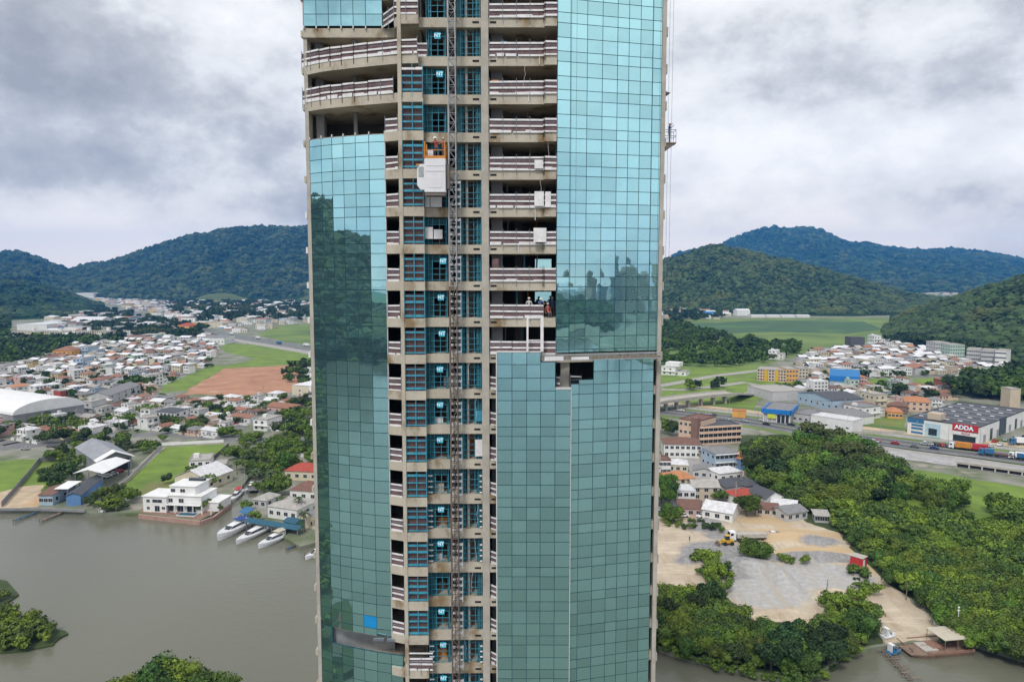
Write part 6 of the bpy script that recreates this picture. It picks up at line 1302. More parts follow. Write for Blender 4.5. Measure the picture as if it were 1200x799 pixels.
scatter(((55, 526), (100, 520), (190, 516), (190, 524), (150, 545), (112, 548), (60, 540)), 26, BR+DK+['bush1'], .5, .85, 'trees around the riverside street', mind=3.2)
scatter(((270, 530), (376, 532), (376, 548), (336, 556), (275, 548)), 16, ['palm0', 'palm0', 'broad0', 'bush1'], .7, 1.05, 'canal side', mind=3)
scatter(((296, 560), (330, 556), (336, 612), (312, 600)), 12, ['palm0', 'broad1', 'bush1'], .5, .9, 'canal side', mind=2.5)
for x_, y_ in ((318, 480), (330, 472), (345, 476), (240, 498), (228, 505), (205, 500), (150, 500), (175, 488)): add(*G(x_, y_)[:2], 'palm0', 1.0, 'town palms')
sp_ = [Vector(p_[:2]) for p_ in shore2]
for p_, q_ in zip(sp_[2:-1], sp_[3:]):
    n_ = int((q_-p_).length/1.7)
    for i_ in range(n_):
        c_ = p_.lerp(q_, i_/max(n_, 1)); px_ = topx(c_.x, c_.y)
        if px_ > 1022 and px_ < 1128: continue
        add(c_.x+random.uniform(-.6, .6), c_.y+random.uniform(-.6, .4), random.choice(MG+['bush0']), random.uniform(.28, .48), 'mangrove bank beside the foot of the tower' if px_ < 1000 else 'mangrove forest on the right', .0)
# right plain
scatter(((762, 376), (790, 378), (850, 398), (930, 405), (940, 412), (900, 425), (850, 430), (762, 428)), 430, DK+BR+BR, .7, 1.5, 'scrub on the plain', mind=4); scatter(((776, 365), (850, 372), (790, 380)), 60, DK, 1.2, 2.0, 'scrub on the plain', mind=6)
scatter(((902, 461), (926, 459), (934, 468), (908, 470)), 12, DK+BR, .8, 1.1, 'big dark clump behind the store', mind=4)
for x, y, k, s in ((812, 455, 'dark0', 1.3), (808, 457, 'broad0', 1.2), (842, 454, 'dark1', 1.1), (838, 456, 'dark0', .8), (779, 508, 'broad1', 1.1), (788, 510, 'broad0', 1.1), (782, 595, 'broad0', 1.0), (775, 590, 'dark0', 1.0), (779, 585, 'broad1', 1.1), (784, 610, 'broad2', .8), (790, 612, 'broad0', .7), (845, 588, 'broad0', .6), (875, 605, 'broad1', .9), (872, 600, 'broad2', .7), (839, 602, 'bush0', .9), (843, 396, 'dark0', 1.8), (848, 397, 'dark1', 1.8), (910, 408, 'dark0', 1.4), (930, 414, 'dark1', 1.4), (788, 398, 'dark0', 1.5), (835, 622, 'bush1', .7), (846, 624, 'bush0', .7), (1033, 456, 'broad0', 1), (1025, 470, 'broad1', 1.2), (1030, 472, 'dark0', 1.3), (1055, 467, 'dark0', 1.1), (1088, 470, 'dark0', 1.2), (1013, 445, 'dark1', 1.1), (1053, 443, 'dark0', 1)): add(*G(x, y)[:2], k, s, 'single')
scatter(((1110, 460), (1150, 446), (1210, 438), (1280, 440), (1280, 472), (1200, 472), (1130, 466)), 210, DK+BR, 1.2, 1.7, 'dark wood right of the suburb', mind=4.5); scatter(((775, 612), (845, 616), (848, 622), (775, 618)), 14, ['bush0', 'bush1'], .5, .8, 'hedge', mind=2)
scatter(((1040, 404), (1090, 408), (1150, 420), (1260, 436), (1260, 428), (1150, 414), (1060, 400)), 150, DK, 1.2, 1.8, 'hill foot', mind=5)
scatter(((384, 440), (475, 440), (475, 640), (384, 620)), 90, BR+DK, .5, .95, 'behind the tower', mind=4); scatter(((680, 430), (762, 430), (762, 600), (680, 600)), 90, BR+DK, .5, 1.0, 'behind the tower', mind=4); scatter(((684, 690), (763, 700), (763, 752), (700, 742)), 60, MG, .5, .85, 'behind the tower', mind=3, avoid=False)
# behind and beside the camera
scatter(W_LAND, 900, MG, .7, 1.1, 'mangroves beside the river, outside the picture', .3, world=True, avoid=False); scatter([az(a, d)[:2] for a, d in ((22, 700), (60, 700), (122, 700), (122, 900), (60, 900), (22, 900))], 900, DK, 1.4, 2.4, 'far shore', world=True, avoid=False)
KN = {'broad': 'bushy mid green tree', 'mang': 'rounded yellow green mangrove tree', 'dark': 'dense dark green tree', 'bush': 'low green bush', 'palm': 'palm tree with drooping fronds'}
def dist(t): return math.hypot(t[0], t[1])
def infr(t): px = topx(t[0], t[1]); return t[1] > 60 and (-30 < px < 380 or 762 < px < 1230)
vis = [t for t in trees if infr(t) and seen(topx(t[0], t[1]))]
vis.sort(key=lambda t: -(t[4]*(.4 if 'bush' in t[3] else 1))/math.hypot(t[0], t[1], 85)); NT = 290; near_set = vis[:NT]; ids = set(id(t) for t in near_set); TL = []
SW = {'clump of trees at the bottom left': 'in the clump at the bottom left', 'mangrove islet at the left edge': 'packed on the islet at the left edge', 'small islet on the far left': 'on the smaller islet at the left edge', 'mangrove bank beside the foot of the tower': 'packed on the bank right of the tower', 'thicket left of the ferry ramp': 'in the thicket left of the ferry ramp', 'green hedge between sand and gravel': 'in the row between sand and gravel', 'mangrove forest on the right': 'packed in the forest above the ferry', 'tall trees along the highway': 'in the tall wood below the highway'}
for t in near_set:
    r = copy_tree(TP[t[3]]); s = t[4]; r.location = (t[0], t[1], t[2]-.1); r.rotation_euler = (0, 0, random.uniform(0, 6.28)); r.scale = (s*random.uniform(.88, 1.12), s*random.uniform(.88, 1.12), s*random.uniform(.85, 1.2))
    b = KN[t[3][:-1]]; r['category'] = 'palm' if 'palm' in t[3] else ('bush' if 'bush' in t[3] else 'tree')
    if t[5] in SW: r['label'] = b+' '+SW[t[5]]; r['group'] = b+'s '+SW[t[5]]
    else: r['group'] = 'trees among the houses'; TL.append((r, b, t[0], t[1]))
def mass(name, sel, label, mt, nq=380, qs=.85):
    MI = []
    if not sel: return
    G_ = [crown_np(nq, 8.5, 6.2, s, qs=qs, lobes=8) for s in (101, 102, 103)]; VV = []; FF = []; n = 0
    for t in sel:
        V, HV, HF = random.choice(G_); s = t[4]*(.42 if 'bush' in t[3] else 1); a = random.uniform(0, 6.28); A = np.concatenate([V, HV]); c, sn = math.cos(a), math.sin(a)
        B = np.stack([(A[:, 0]*c-A[:, 1]*sn)*s, (A[:, 0]*sn+A[:, 1]*c)*s, (A[:, 2]+.6)*s*random.uniform(.85, 1.15)], 1)+[t[0], t[1], t[2]]
        Q = np.arange(len(V)).reshape(-1, 4); FF.append(np.concatenate([Q[:, [0, 1, 2]], Q[:, [0, 2, 3]], HF+len(V)])+n); VV.append(B); n += len(B); MI.append(np.full(len(FF[-1]), random.choice((0, 0, 1, 2) if isinstance(mt, list) else (0,)), np.int32))
    o = npmesh(name, np.concatenate(VV), np.concatenate(FF), mt, mi=np.concatenate(MI) if isinstance(mt, list) else None); tag(o, label, 'trees', kind='stuff')
rest = [t for t in trees if id(t) not in ids]
def isf(t): return math.hypot(t[0], t[1]) > 560
rm_ = [t for t in rest if 'mang' in t[3] and t[1] > 100 and t[0] > 0]; mass('mangrove_forest', rm_, 'yellow green mangrove forest spreading behind the nearest trees on the right', ['leaf_mangrove', 'leaf_mangrove_dark', 'leaf_mangrove_pale'], 520, .68)
mass('riverside_mangroves', [t for t in rest if 'mang' in t[3] and not (t[1] > 100 and t[0] > 0)], 'mangroves on the left bank of the river', 'leaf_mangrove', 200, 1.0)
ot = [t for t in rest if 'mang' not in t[3]]
mass('town_trees', [t for t in ot if not isf(t) and 'dark' not in t[3]], 'many small mid green trees scattered between the houses', ['leaf', 'leaf_mangrove', 'leaf_dark'], 380, .8)
mass('dark_town_trees', [t for t in ot if not isf(t) and 'dark' in t[3]], 'many small dark green trees scattered between the houses', 'leaf_dark', 380, .8)
mass('distant_trees', [t for t in ot if isf(t) and 'dark' in t[3]], 'dark trees of the distant town and plain', 'leaf_dark', 90, 1.8)
mass('distant_green_trees', [t for t in ot if isf(t) and 'dark' not in t[3]], 'mid green trees of the distant town and plain', ['leaf', 'leaf_mangrove_dark', 'leaf'], 90, 1.8)
for r in TP.values():
    for c in CH.get(r.name, []): bpy.data.objects.remove(c)
    bpy.data.objects.remove(r)
# labels: each house and tree of the town is told apart by the nearest landmark and its order from it
def order_labels(items, near=' nearest to '):
    from collections import defaultdict
    dct = defaultdict(list)
    for r, b, x, y in items:
        lx = min(LAND, key=lambda q: (q[0]-x)**2+(q[1]-y)**2); dct[(b, lx[2])].append(((lx[0]-x)**2+(lx[1]-y)**2, r))
    ow = ['', 'second ', 'third ', 'fourth ', 'fifth ', 'sixth ', 'seventh ', 'eighth ', 'ninth ', 'tenth ', 'eleventh ', 'twelfth ', 'thirteenth ', 'fourteenth ', 'fifteenth ']
    for (b, lw), v in dct.items():
        v.sort(key=lambda q: q[0])
        for i, (_, r) in enumerate(v): r['label'] = (f"{b}, {ow[i]}nearest {lw}" if i < 15 else f"{b}, among those farther from {lw}")
order_labels(HL); order_labels(TL)
# ============================================================ BOATS, VEHICLES, PIERS, SMALL THINGS
def loft(stations, mt, name, parent, smooth=False):
    n = len(stations[0]); m = MB(); V = [p for s in stations for p in s]; Fc = []
    for i in range(len(stations)-1):
        for j in range(n-1): Fc.append((i*n+j, (i+1)*n+j, (i+1)*n+j+1, i*n+j+1))
    Fc.append(tuple(range(n-1, -1, -1))); Fc.append(tuple((len(stations)-1)*n+j for j in range(n))); m.add(V, Fc)
    for i in range(len(stations)-1): m.add([stations[i][0], stations[i+1][0], stations[i+1][-1], stations[i][-1]], [(0, 3, 2, 1)])
    return m.build(name, mt, parent, smooth)
def yacht(label, stern, bow, canopy=None, beamw=3.4, cab=True, group='yachts moored by the teal canopy', name='yacht', fb=1.5):
    a, b = G(*stern, 0), G(*bow, 0); L_ = (b-a).length; ang = math.atan2(b.y-a.y, b.x-a.x); r = empty(name, (a.x, a.y, 0), ang, label, 'boat', group)
    st = []
    for i in range(12):
        t_ = i/11; x = L_*t_; hw = beamw/2*(1-max(0, (t_-.45)/.55)**2.7)*(.93 if i == 0 else 1); hw = max(hw, .04); dk = fb*(.8+.35*t_*t_); rk = .35*max(0, t_-.6)
        st.append([(x+rk*1.2, -hw, dk), (x+rk*.6, -hw*.93, dk*.55), (x, -hw*.72, .05), (x-rk, 0, -.35), (x, hw*.72, .05), (x+rk*.6, hw*.93, dk*.55), (x+rk*1.2, hw, dk)])
    loft(st, 'boat_white', 'hull', r)
    MB().add([(p[0][0], p[0][1]*.86, p[0][2]+.02) for p in st[1:]]+[(p[-1][0], p[-1][1]*.86, p[-1][2]+.02) for p in reversed(st[1:])], [tuple(range(22))]).build('deck', 'lift_white', r)
    c = MB(); x0, x1 = L_*.26, L_*.70; w_ = beamw*.36; z = fb*.9
    c.add([(x0, -w_, z), (x1+.9, -w_*.45, z), (x1+.9, w_*.45, z), (x0, w_, z), (x0+.1, -w_*.8, z+1.15), (x1-1.2, -w_*.62, z+1.05), (x1-1.2, w_*.62, z+1.05), (x0+.1, w_*.8, z+1.15)], [(0, 1, 5, 4), (1, 2, 6, 5), (2, 3, 7, 6), (3, 0, 4, 7), (4, 5, 6, 7)]); cb_ = c.build('cabin', 'boat_white', r)
    MB().add([(x1+.4, -w_*.5, z+.25), (x1+.4, w_*.5, z+.25), (x1-1.1, w_*.62, z+1.04), (x1-1.1, -w_*.62, z+1.04)], [(0, 1, 2, 3)]).add([(x0+.9, s*(w_*.93), z+.35) for s in (1,)]+[(x1-.3, w_*.66, z+.35), (x1-1.2, w_*.645, z+.85), (x0+.9, w_*.87, z+.85)], [(0, 1, 2, 3)]).add([(x0+.9, -w_*.93-.02, z+.35), (x1-.3, -w_*.66-.03, z+.35), (x1-1.2, -w_*.645-.03, z+.85), (x0+.9, -w_*.87-.02, z+.85)], [(3, 2, 1, 0)]).build('windscreen', 'glass_dark', cb_)
    if canopy: roof_mesh(MB(), x0-1.6, x0+2.6, -w_*.95, w_*.95, z+1.75, 'hip', .45, .1).build('canopy', canopy, r)
    m = MB(); m.box(x0-.4, x0-.25, -w_, w_, z+.1, z+1.75); m.box(x0-.4, x0+.5, -w_, w_, z+1.7, z+1.8); m.build('arch', 'boat_white', r)
    m = MB(); pts = [(p[0][0]+.0, p[0][1]*.9, p[0][2]) for p in st[5:]]
    for p_, q_ in zip(pts[:-1], pts[1:]): m.bar((p_[0], p_[1], p_[2]+.5), (q_[0], q_[1], q_[2]+.5), .025); m.bar((p_[0], -p_[1], p_[2]+.5), (q_[0], -q_[1], q_[2]+.5), .025); m.bar(p_, (p_[0], p_[1], p_[2]+.5), .02); m.bar((p_[0], -p_[1], p_[2]), (p_[0], -p_[1], p_[2]+.5), .02)
    m.build('rail', 'galv', r); return r
yacht('largest white yacht with a navy blue canopy, leftmost of the three moored together', (293, 613), (255, 634), 'navy', 5.2, fb=2.1)
yacht('white yacht with long dark side window between the other two', (317, 618), (277, 638), None, 4.3, fb=1.4); yacht('white yacht with a cream canopy, rightmost of the three moored together', (339, 626), (303, 643), 'canopy', 4.0, fb=1.4)
yacht('white boat half hidden behind the left edge of the tower', (384, 645), (358, 656), None, 2.6, fb=1.1, group='boats on the river'); yacht('white motorboat with a red canopy in the canal beside the villa', (283, 576), (271, 589), 'red', 3.0, fb=1.2, group='boats on the river'); yacht('small white launch behind the red-canopied motorboat', (298, 570), (288, 577), None, 2.2, fb=.9, group='boats on the river', name='motorboat')
yacht('small white boat with a dark post moored below the bushes left of the villa', (115, 603), (130, 603), None, 2.4, fb=.9, group='boats on the river', name='motorboat')
yacht('white cabin boat pulled up on the ramp above the ferry', (1112, 742), (1094, 738), None, 2.4, fb=1.0, group='boats at the ferry ramp', name='motorboat'); bpy.data.objects[-1:] if False else None
yacht('small white boat with a blue deck lying on the bank left of the ferry', (1034, 754), (1049, 751), None, 1.9, fb=.7, group='boats at the ferry ramp', name='motorboat')
b_ = yacht('small dark blue boat floating beside the broken jetty', (1040, 767), (1055, 764), None, 1.9, fb=.7, group='boats at the ferry ramp', name='motorboat')
for c in CH[b_.name]:
    if c.name.startswith(('hull', 'cabin', 'deck')): c.data.materials[0] = M['truck_blue']
for nm in ('motorboat.001', 'motorboat.002'): pass
for o in [o for o in bpy.data.objects if o.get('group') == 'boats at the ferry ramp' and 'floating' not in o['label']]: o.location.z = 1.45 if 'pulled' in o['label'] else 1.3
def pier(name, label, A, B, wd, z, mt='timber', cat='jetty', pile=3.0):
    a, b = G(*A, 0), G(*B, 0); L_ = (b-a).length; r = empty(name, (a.x, a.y, 0), math.atan2(b.y-a.y, b.x-a.x), label, cat, 'jetties on the river'); MB().box(0, L_, -wd/2, wd/2, z-.18, z).build('deck', mt, r)
    n = max(2, int(L_/pile)); 
    for i in range(n+1):
        for s in (-1, 1): MB().bar((L_*i/n, s*wd/2, -1.5), (L_*i/n, s*wd/2, z+.5), .12, n=6).build('pile', 'timber', r)
    return r
pier('jetty', 'narrow dark blue jetty on the left reaching into the river', (42, 602), (17, 612), 1.0, .8, 'teal_roof'); pier('jetty', 'narrow pale timber jetty right of the dark blue one', (73, 602), (48, 612), 1.1, .8, 'timber')
pier('dock', 'brown timber dock between the yachts and the tower', (338, 626), (380, 638), 2.0, 1.1, 'deck'); pier('dock', 'brown timber side dock running up to the bank near the tower', (338, 626), (349, 616), 1.4, 1.15, 'deck'); pier('jetty', 'thin green-railed jetty right of the rightmost yacht', (336, 645), (352, 638), .7, .7, 'teal_roof'); pier('jetty', 'thin dark jetty beside the half-hidden boat', (358, 652), (380, 642), .8, .8, 'timber')
r, *_ = landmark('dock_canopy', 'long dark teal canopy over the dock behind the three yachts', 'canopy', (288, 621), (349, 631), 3.2, 3.0, 'white', 'dark slate', 'gable', .8, z=.3, rmat='teal_roof', openf=True)
r, *_ = landmark('dock_canopy', 'bright blue tilted canopy at the left end of the teal dock canopy', 'canopy', (289, 613), (297, 607), 2.2, 3.2, 'white', 'blue', 'shed', .9, z=.3, rmat='truck_blue', openf=True)
r, *_ = landmark('pergola', 'small green covered shelter between the docks and the waterside house', 'shelter', (333, 619), (346, 622), 4, 2.6, 'green', 'dark slate', 'gable', .6, rmat='teal_roof')
m = MB(); p = G(288, 604, .3); m.bar((0, 0, 0), (0, 0, 21), .09, n=6, r2=.04); m.bar((-1.2, 0, 14), (1.2, 0, 14), .03); o = m.build('sailboat_mast', 'galv', loc=(p.x, p.y, .5)); tag(o, 'tall thin white mast rising between the villa and the canal palms', 'mast')
# barge
a, b = G(1070, 773, 0), G(1141, 767, 0); L_ = (b-a).length
bg = empty('ferry_barge', (a.x, a.y, 0), math.atan2(b.y-a.y, b.x-a.x), 'rusty flat ferry barge with a pale roof moored at the foot of the sandy ramp', 'barge')
MB().add([(0, .8, .8), (0, 6, .8), (3.5, -.4, .95), (3.5, 7, .95), (L_, -.4, .95), (L_, 7, .95), (1, 1.4, -.5), (1, 5.4, -.5), (3.5, .2, -.6), (3.5, 6.4, -.6), (L_, .2, -.6), (L_, 6.4, -.6)], [(0, 2, 3, 1), (2, 4, 5, 3), (6, 7, 9, 8), (8, 9, 11, 10), (0, 6, 8, 2), (2, 8, 10, 4), (1, 3, 9, 7), (3, 5, 11, 9), (0, 1, 7, 6), (4, 10, 11, 5)]).build('hull', 'barge', bg)
MB().box(3.5, L_, -.35, -.1, .95, 1.5).box(3.5, L_, 6.7, 6.95, .95, 1.5).box(L_*.42, L_*.6, 1.8, 5.2, .96, 1.4).box(L_*.3, L_-2, 3.4, 3.6, .96, 1.3).build('bulwark', 'deck', bg); MB().box(3.8, 7.2, 1, 5, .96, 1.25).build('pale_hatch', 'concrete_light', bg)
MB().box(L_*.52, L_*.98, .2, 6.4, 3.7, 3.85).build('roof', 'canopy', bg)
for x in (L_*.54, L_*.75, L_*.96):
    for y in (.4, 6.2): MB().bar((x, y, .9), (x, y, 3.7), .07).build('post', 'timber', bg)
MB().box(L_*.84, L_*.97, 2, 5.4, .96, 3.1).build('wheelhouse', 'barge', bg); MB().bar((1.5, 2, .9), (-.2, 1.2, 2.4), .12).bar((1.5, 4.6, .9), (-.2, 5.4, 2.4), .12).bar((-.2, 1.2, 2.4), (-.2, 5.4, 2.4), .08).build('ramp_gantry', 'barge', bg)
m = MB(); rs = random.Random(3); pj = [G(1032, 762, 0), G(1048, 778, 0), G(1066, 798, 0)]
for p_, q_ in zip(pj[:-1], pj[1:]): m.bar((p_.x, p_.y, .45), (q_.x, q_.y, .35), .14); m.bar((p_.x+.8, p_.y, .5), (q_.x+.7, q_.y, .3), .1)
for i in range(14):
    t_ = i/13; c = pj[0].lerp(pj[2], t_); m.bar((c.x-.9+rs.uniform(-.5, .5), c.y+rs.uniform(-.6, .6), .5), (c.x+1.6+rs.uniform(-.5, 1.5), c.y+rs.uniform(-1, 1), .45), .08); m.bar((c.x, c.y, -1), (c.x+rs.uniform(-.2, .2), c.y, rs.uniform(.6, 1.5)), .09)
o = m.build('broken_jetty', 'timber'); tag(o, 'broken timber jetty of leaning posts reaching into the inlet', 'jetty')
p = G(1122, 742); o = MB().bar((0, 0, 0), (0, 0, 6.5), .12, n=8, r2=.08).box(-.3, .3, -.1, .1, 5.6, 5.75).box(-.2, .2, -.12, .12, 6.3, 6.6).build('utility_pole', 'boat_white', loc=p); tag(o, 'white pole standing behind the ferry barge', 'pole')
p = G(1062, 703); o = MB().bar((0, 0, 0), (0, 0, 6.5), .13, n=8, r2=.09).build('utility_pole', 'timber', loc=p); tag(o, 'bare timber pole at the edge of the sandy ramp lane', 'pole')
for i, (x, y, h, lab) in enumerate(((968, 700, 5, 'bare dead trunk standing right of the gravel bays'), (1012, 598, 6, 'thin grey pole rising from the forest left of the marsh'))):
    p = G(x, y); o = MB().bar((0, 0, 0), (.3, .1, h), .14, n=6, r2=.05).bar((.2, .05, h*.6), (.9, .3, h*.85), .05, n=5, r2=.02).build('dead_tree', 'bark', loc=p); tag(o, lab, 'dead tree')
# container, shacks
a, b = G(996, 662), G(1006, 664); r = empty('container', a.to_tuple(), math.atan2(b.y-a.y, b.x-a.x)-.25, 'dark red metal container hut beside the ramp lane', 'container'); MB().box(0, 3.6, 0, 3.0, 0, 2.9).build('body', 'red', r); MB().box(3.61, 3.68, .2, 1.4, .1, 2.4).build('door', 'boat_white', r); MB().box(-.15, 3.75, -.15, 3.15, 2.9, 3.05).build('roof', 'concrete_light', r)
# vehicles
def wheels(parent, xs, y, r=.33, w_=.22):
    for x in xs:
        for s in (-1, 1):
            m = MB(); n = 12; yc = s*y; vs_ = [(x+math.cos(6.2832*k/n)*r, yc+d*w_/2, r+math.sin(6.2832*k/n)*r) for d in (-1, 1) for k in range(n)]
            m.add(vs_, [(k, (k+1) % n, n+(k+1) % n, n+k) for k in range(n)]+[tuple(range(n-1, -1, -1)), tuple(range(n, 2*n))]); o = m.build('wheel', 'rubber', parent); 
def car_proto():
    r = empty('parked_car', (0, 0, -500)); pr = [(-2.1, .35), (-2.15, .75), (-1.9, .9), (-1.1, .95), (-.55, 1.42), (.85, 1.45), (1.55, 1.0), (2.05, .85), (2.1, .35)]; m = MB(); n = len(pr)
    vs_ = [(x, -.85*(.86 if z > 1.2 else 1), z) for x, z in pr]+[(x, .85*(.86 if z > 1.2 else 1), z) for x, z in pr]; m.add(vs_, [(i, i+1, n+i+1, n+i)[::-1] for i in range(n-1)]+[tuple(range(n)), tuple(range(2*n-1, n-1, -1)), (0, n, 2*n-1, n-1)]); m.build('body', 'car', r)
    g = MB(); g.add([(-1.02, -.76, 1.0), (-1.02, .76, 1.0), (-.58, .68, 1.39), (-.58, -.68, 1.39)], [(0, 1, 2, 3)[::-1]]); g.v = [(x-.03, y, z+.03) for x, y, z in g.v]; g.add([(1.5, -.74, 1.06), (1.5, .74, 1.06), (.92, .68, 1.43), (.92, -.68, 1.43)], [(0, 1, 2, 3)]).build('windscreen', 'glass_dark', r)
    g = MB()
    for s in (-1, 1): g.add([(-.9, s*.845, 1.0), (1.35, s*.845, 1.02), (.82, s*.76, 1.38), (-.5, s*.76, 1.37)], [(0, 1, 2, 3) if s < 0 else (3, 2, 1, 0)])
    g.build('side_window', 'glass_dark', r); wheels(r, (-1.3, 1.3), .8); 
    for s in (-.6, .6): MB().box(-2.17, -2.13, s-.15, s+.15, .62, .75).build('headlight', 'boat_white', r)
    return r
cp = car_proto(); CC = {'white': (.7, .7, .7), 'silver': (.38, .39, .41), 'black': (.02, .02, .022), 'red': (.38, .02, .02), 'dark blue': (.02, .05, .16), 'grey': (.14, .14, .15)}
def car(x, y, ang, c, label, group, name='parked_car'):
    r = copy_tree(cp); r.name = name; r.location = (x, y, LZ+.2); r.rotation_euler = (0, 0, ang); tag(r, label, 'car', group)
    for ch in CH[r.name] if r.name in CH else r.children: pass
    for ch in [o for o in r.children]:
        if ch.name.startswith('body'): setcol(ch, CC[c])
    return r
def along(line, x):                     # point and heading of the road line where it crosses photo column x
    for p_, q_ in zip(line[:-1], line[1:]):
        a, b = topx(p_.x, p_.y), topx(q_.x, q_.y)
        if a <= x <= b: t_ = (x-a)/(b-a); v = p_+(q_-p_)*t_; return v.x, v.y, math.atan2(q_.y-p_.y, q_.x-p_.x)
for x, off_, c, lab in ((1018, -2, 'white', 'white car on the highway, larger of the two white ones'), (1032, -4.5, 'white', 'white car on the near lane just right of the larger white one'), (1057, -2, 'red', 'dark red car on the highway between two white cars and a dark one'), (1104, -3, 'dark blue', 'dark blue car on the highway left of the container truck'), (985, 4, 'white', 'white car on the far lane near the yellow truck'), (876, -3, 'silver', 'silver car on the highway near the peach block'), (840, 5, 'grey', 'grey car on the highway behind the long peach block'), (822, -2, 'white', 'white car on the highway close to the tower')):
    x_, y_, a_ = along(offs(hw, off_), x); car(x_, y_, a_+(math.pi if off_ < 1 else 0), c, lab, 'cars driving on the highway', 'moving_car')
hc = random.Random(5)
for i in range(16):
    x = hc.uniform(780, 1190); off_ = hc.choice((4.2, 7.0, -2.2, -5.0)); c = hc.choice(('white', 'silver', 'grey', 'black', 'white', 'red')); q_ = along(offs(hw, off_), x)
    if q_ and ground_free(q_[0], q_[1], 0): car(q_[0], q_[1], q_[2]+(math.pi if off_ < 1 else 0), c, f'{c} car in the highway traffic, about {round((x-770)/430*100)} percent across from tower to right edge', 'cars driving on the highway', 'moving_car')
cl = ['white', 'silver', 'black', 'red', 'grey', 'dark blue', 'white', 'silver']; nth = ['first', 'second', 'third', 'fourth', 'fifth', 'sixth', 'seventh', 'eighth', 'ninth', 'tenth', 'eleventh', 'twelfth', 'thirteenth', 'fourteenth']
fa_, fb2 = G(1080, 519), G(1146, 527)
for i in range(11):
    p = fa_.lerp(fb2, i/10); car(p.x, p.y-3, R(80), cl[i % 8], f'{cl[i%8]} car in front of the large store, {nth[i]} from the left of its row', 'cars parked in front of the large store')
for i in range(9):
    p = G(1160+i*6, 524-(i % 2)*5-i*.8); car(p.x, p.y, R(20+10*i), cl[(i*3) % 8], f'{cl[(i*3)%8]} car in the side yard of the large store, {nth[i]} from the left', 'cars parked beside the large store')
for i, (x, y, c, an, lab) in enumerate(((775, 603, 'white', 20, 'white car beside the tower edge near the carport'), (786, 606, 'dark blue', 10, 'dark blue car in front of the dark carport'), (800, 606, 'white', 5, 'white car in front of the brown-roofed garage'), (822, 606, 'white', 40, 'white car left of the green shed truck'), (905, 628, 'white', 10, 'white van-like car standing at the edge of the sand yard'), (912, 629, 'grey', 100, 'grey car right of the white one on the sand yard'),
   (930, 492, 'dark blue', 5, 'dark blue car under the blue-banded store'), (280, 478, 'black', 10, 'black car parked high on the town street'), (283, 484, 'silver', 10, 'silver car parked lower on the town street'), (300, 470, 'white', 60, 'white car at the top of the town street'), (278, 498, 'red', 60, 'red car at the foot of the town street'), (240, 512, 'white', 5, 'white car on the street above the mown lot'), (318, 518, 'silver', 5, 'silver car under the street trees'), (125, 560, 'white', 50, 'white car beside the white-roofed canopy, left one'), (132, 557, 'white', 50, 'white car beside the white-roofed canopy, middle one'), (139, 554, 'red', 50, 'red car beside the white-roofed canopy, right one'), (60, 524, 'grey', 0, 'grey car on the riverside street'), (30, 527, 'silver', 0, 'silver car on the riverside street near the left edge'), (860, 574, 'silver', 110, 'silver car on the sandy lane'))):
    p = G(x, y); car(p.x, p.y, R(an), c, lab, 'cars parked in the town')
for c in CH[cp.name]: bpy.data.objects.remove(c)
bpy.data.objects.remove(cp)
def truck(x, y, ang, label, cabmat, boxes, name='truck', tip=False):
    r = empty(name, (x, y, LZ+.2), ang, label, 'truck', 'trucks')
    MB().add([(-1.1, s*1.2, z) for s in (-1, 1) for z in (.6,)]+[(-1.1, -1.2, 1.9), (-1.1, 1.2, 1.9), (-.7, -1.15, 3.1), (-.7, 1.15, 3.1), (1.1, -1.2, 3.1), (1.1, 1.2, 3.1), (1.1, -1.2, .6), (1.1, 1.2, .6)], [(0, 1, 3, 2), (2, 3, 5, 4), (4, 5, 7, 6), (6, 7, 9, 8), (0, 2, 4, 6, 8), (9, 7, 5, 3, 1), (8, 9, 1, 0)]).build('cab', cabmat, r)
    MB().add([(-1.1, -1.0, 2.0), (-1.1, 1.0, 2.0), (-.75, 1.0, 2.95), (-.75, -1.0, 2.95)], [(0, 3, 2, 1)]).add([(-.8, -1.22, 2.0), (.3, -1.22, 2.0), (.3, -1.2, 2.8), (-.6, -1.2, 2.8)], [(0, 1, 2, 3)]).build('windscreen', 'glass_dark', r)
    x0 = 1.5; xs = [0]
    for (ln, mt, hgt) in boxes:
        MB().box(x0, x0+ln, -1.25, 1.25, 1.2, 1.2+hgt).build('cargo_box', mt, r); MB().box(x0-.3, x0+ln, -.9, .9, .75, 1.15).build('chassis', 'rubber', r); xs += [x0+1.0, x0+ln-1.2]; x0 += ln+.5
    wheels(r, xs, 1.0, .5, .4); return r
x_, y_, a_ = along(offs(hw, 3), 1124); truck(x_, y_, a_, 'white truck hauling one orange and one red container on the highway', 'boat_white', [(6.6, 'orange', 2.5), (6.6, 'red', 2.5)])
x_, y_, a_ = along(offs(hw, -3), 1160); truck(x_, y_, a_, 'blue truck with an empty low bed near the right edge of the highway', 'truck_blue', [(3.5, 'truck_blue', 2.2), (8, 'mesh_mauve', .7), (3.5, 'truck_blue', 2.0)])
x_, y_, a_ = along(offs(hw, -3), 1196); truck(x_, y_, a_, 'white-cabbed truck at the right edge behind the blue truck', 'boat_white', [(9, 'boat_white', 2.2)])
x_, y_, a_ = along(offs(hw, -3), 968); truck(x_, y_, a_+math.pi, 'dark tanker truck with a red cab half hidden by the tall trees', 'red', [(7, 'grey_metal', 2.3)]); x_, y_, a_ = along(offs(hw, -3), 950); truck(x_, y_, a_, 'yellow truck on the highway left of the dark tanker', 'yellow', [(8, 'yellow', 1.6)])
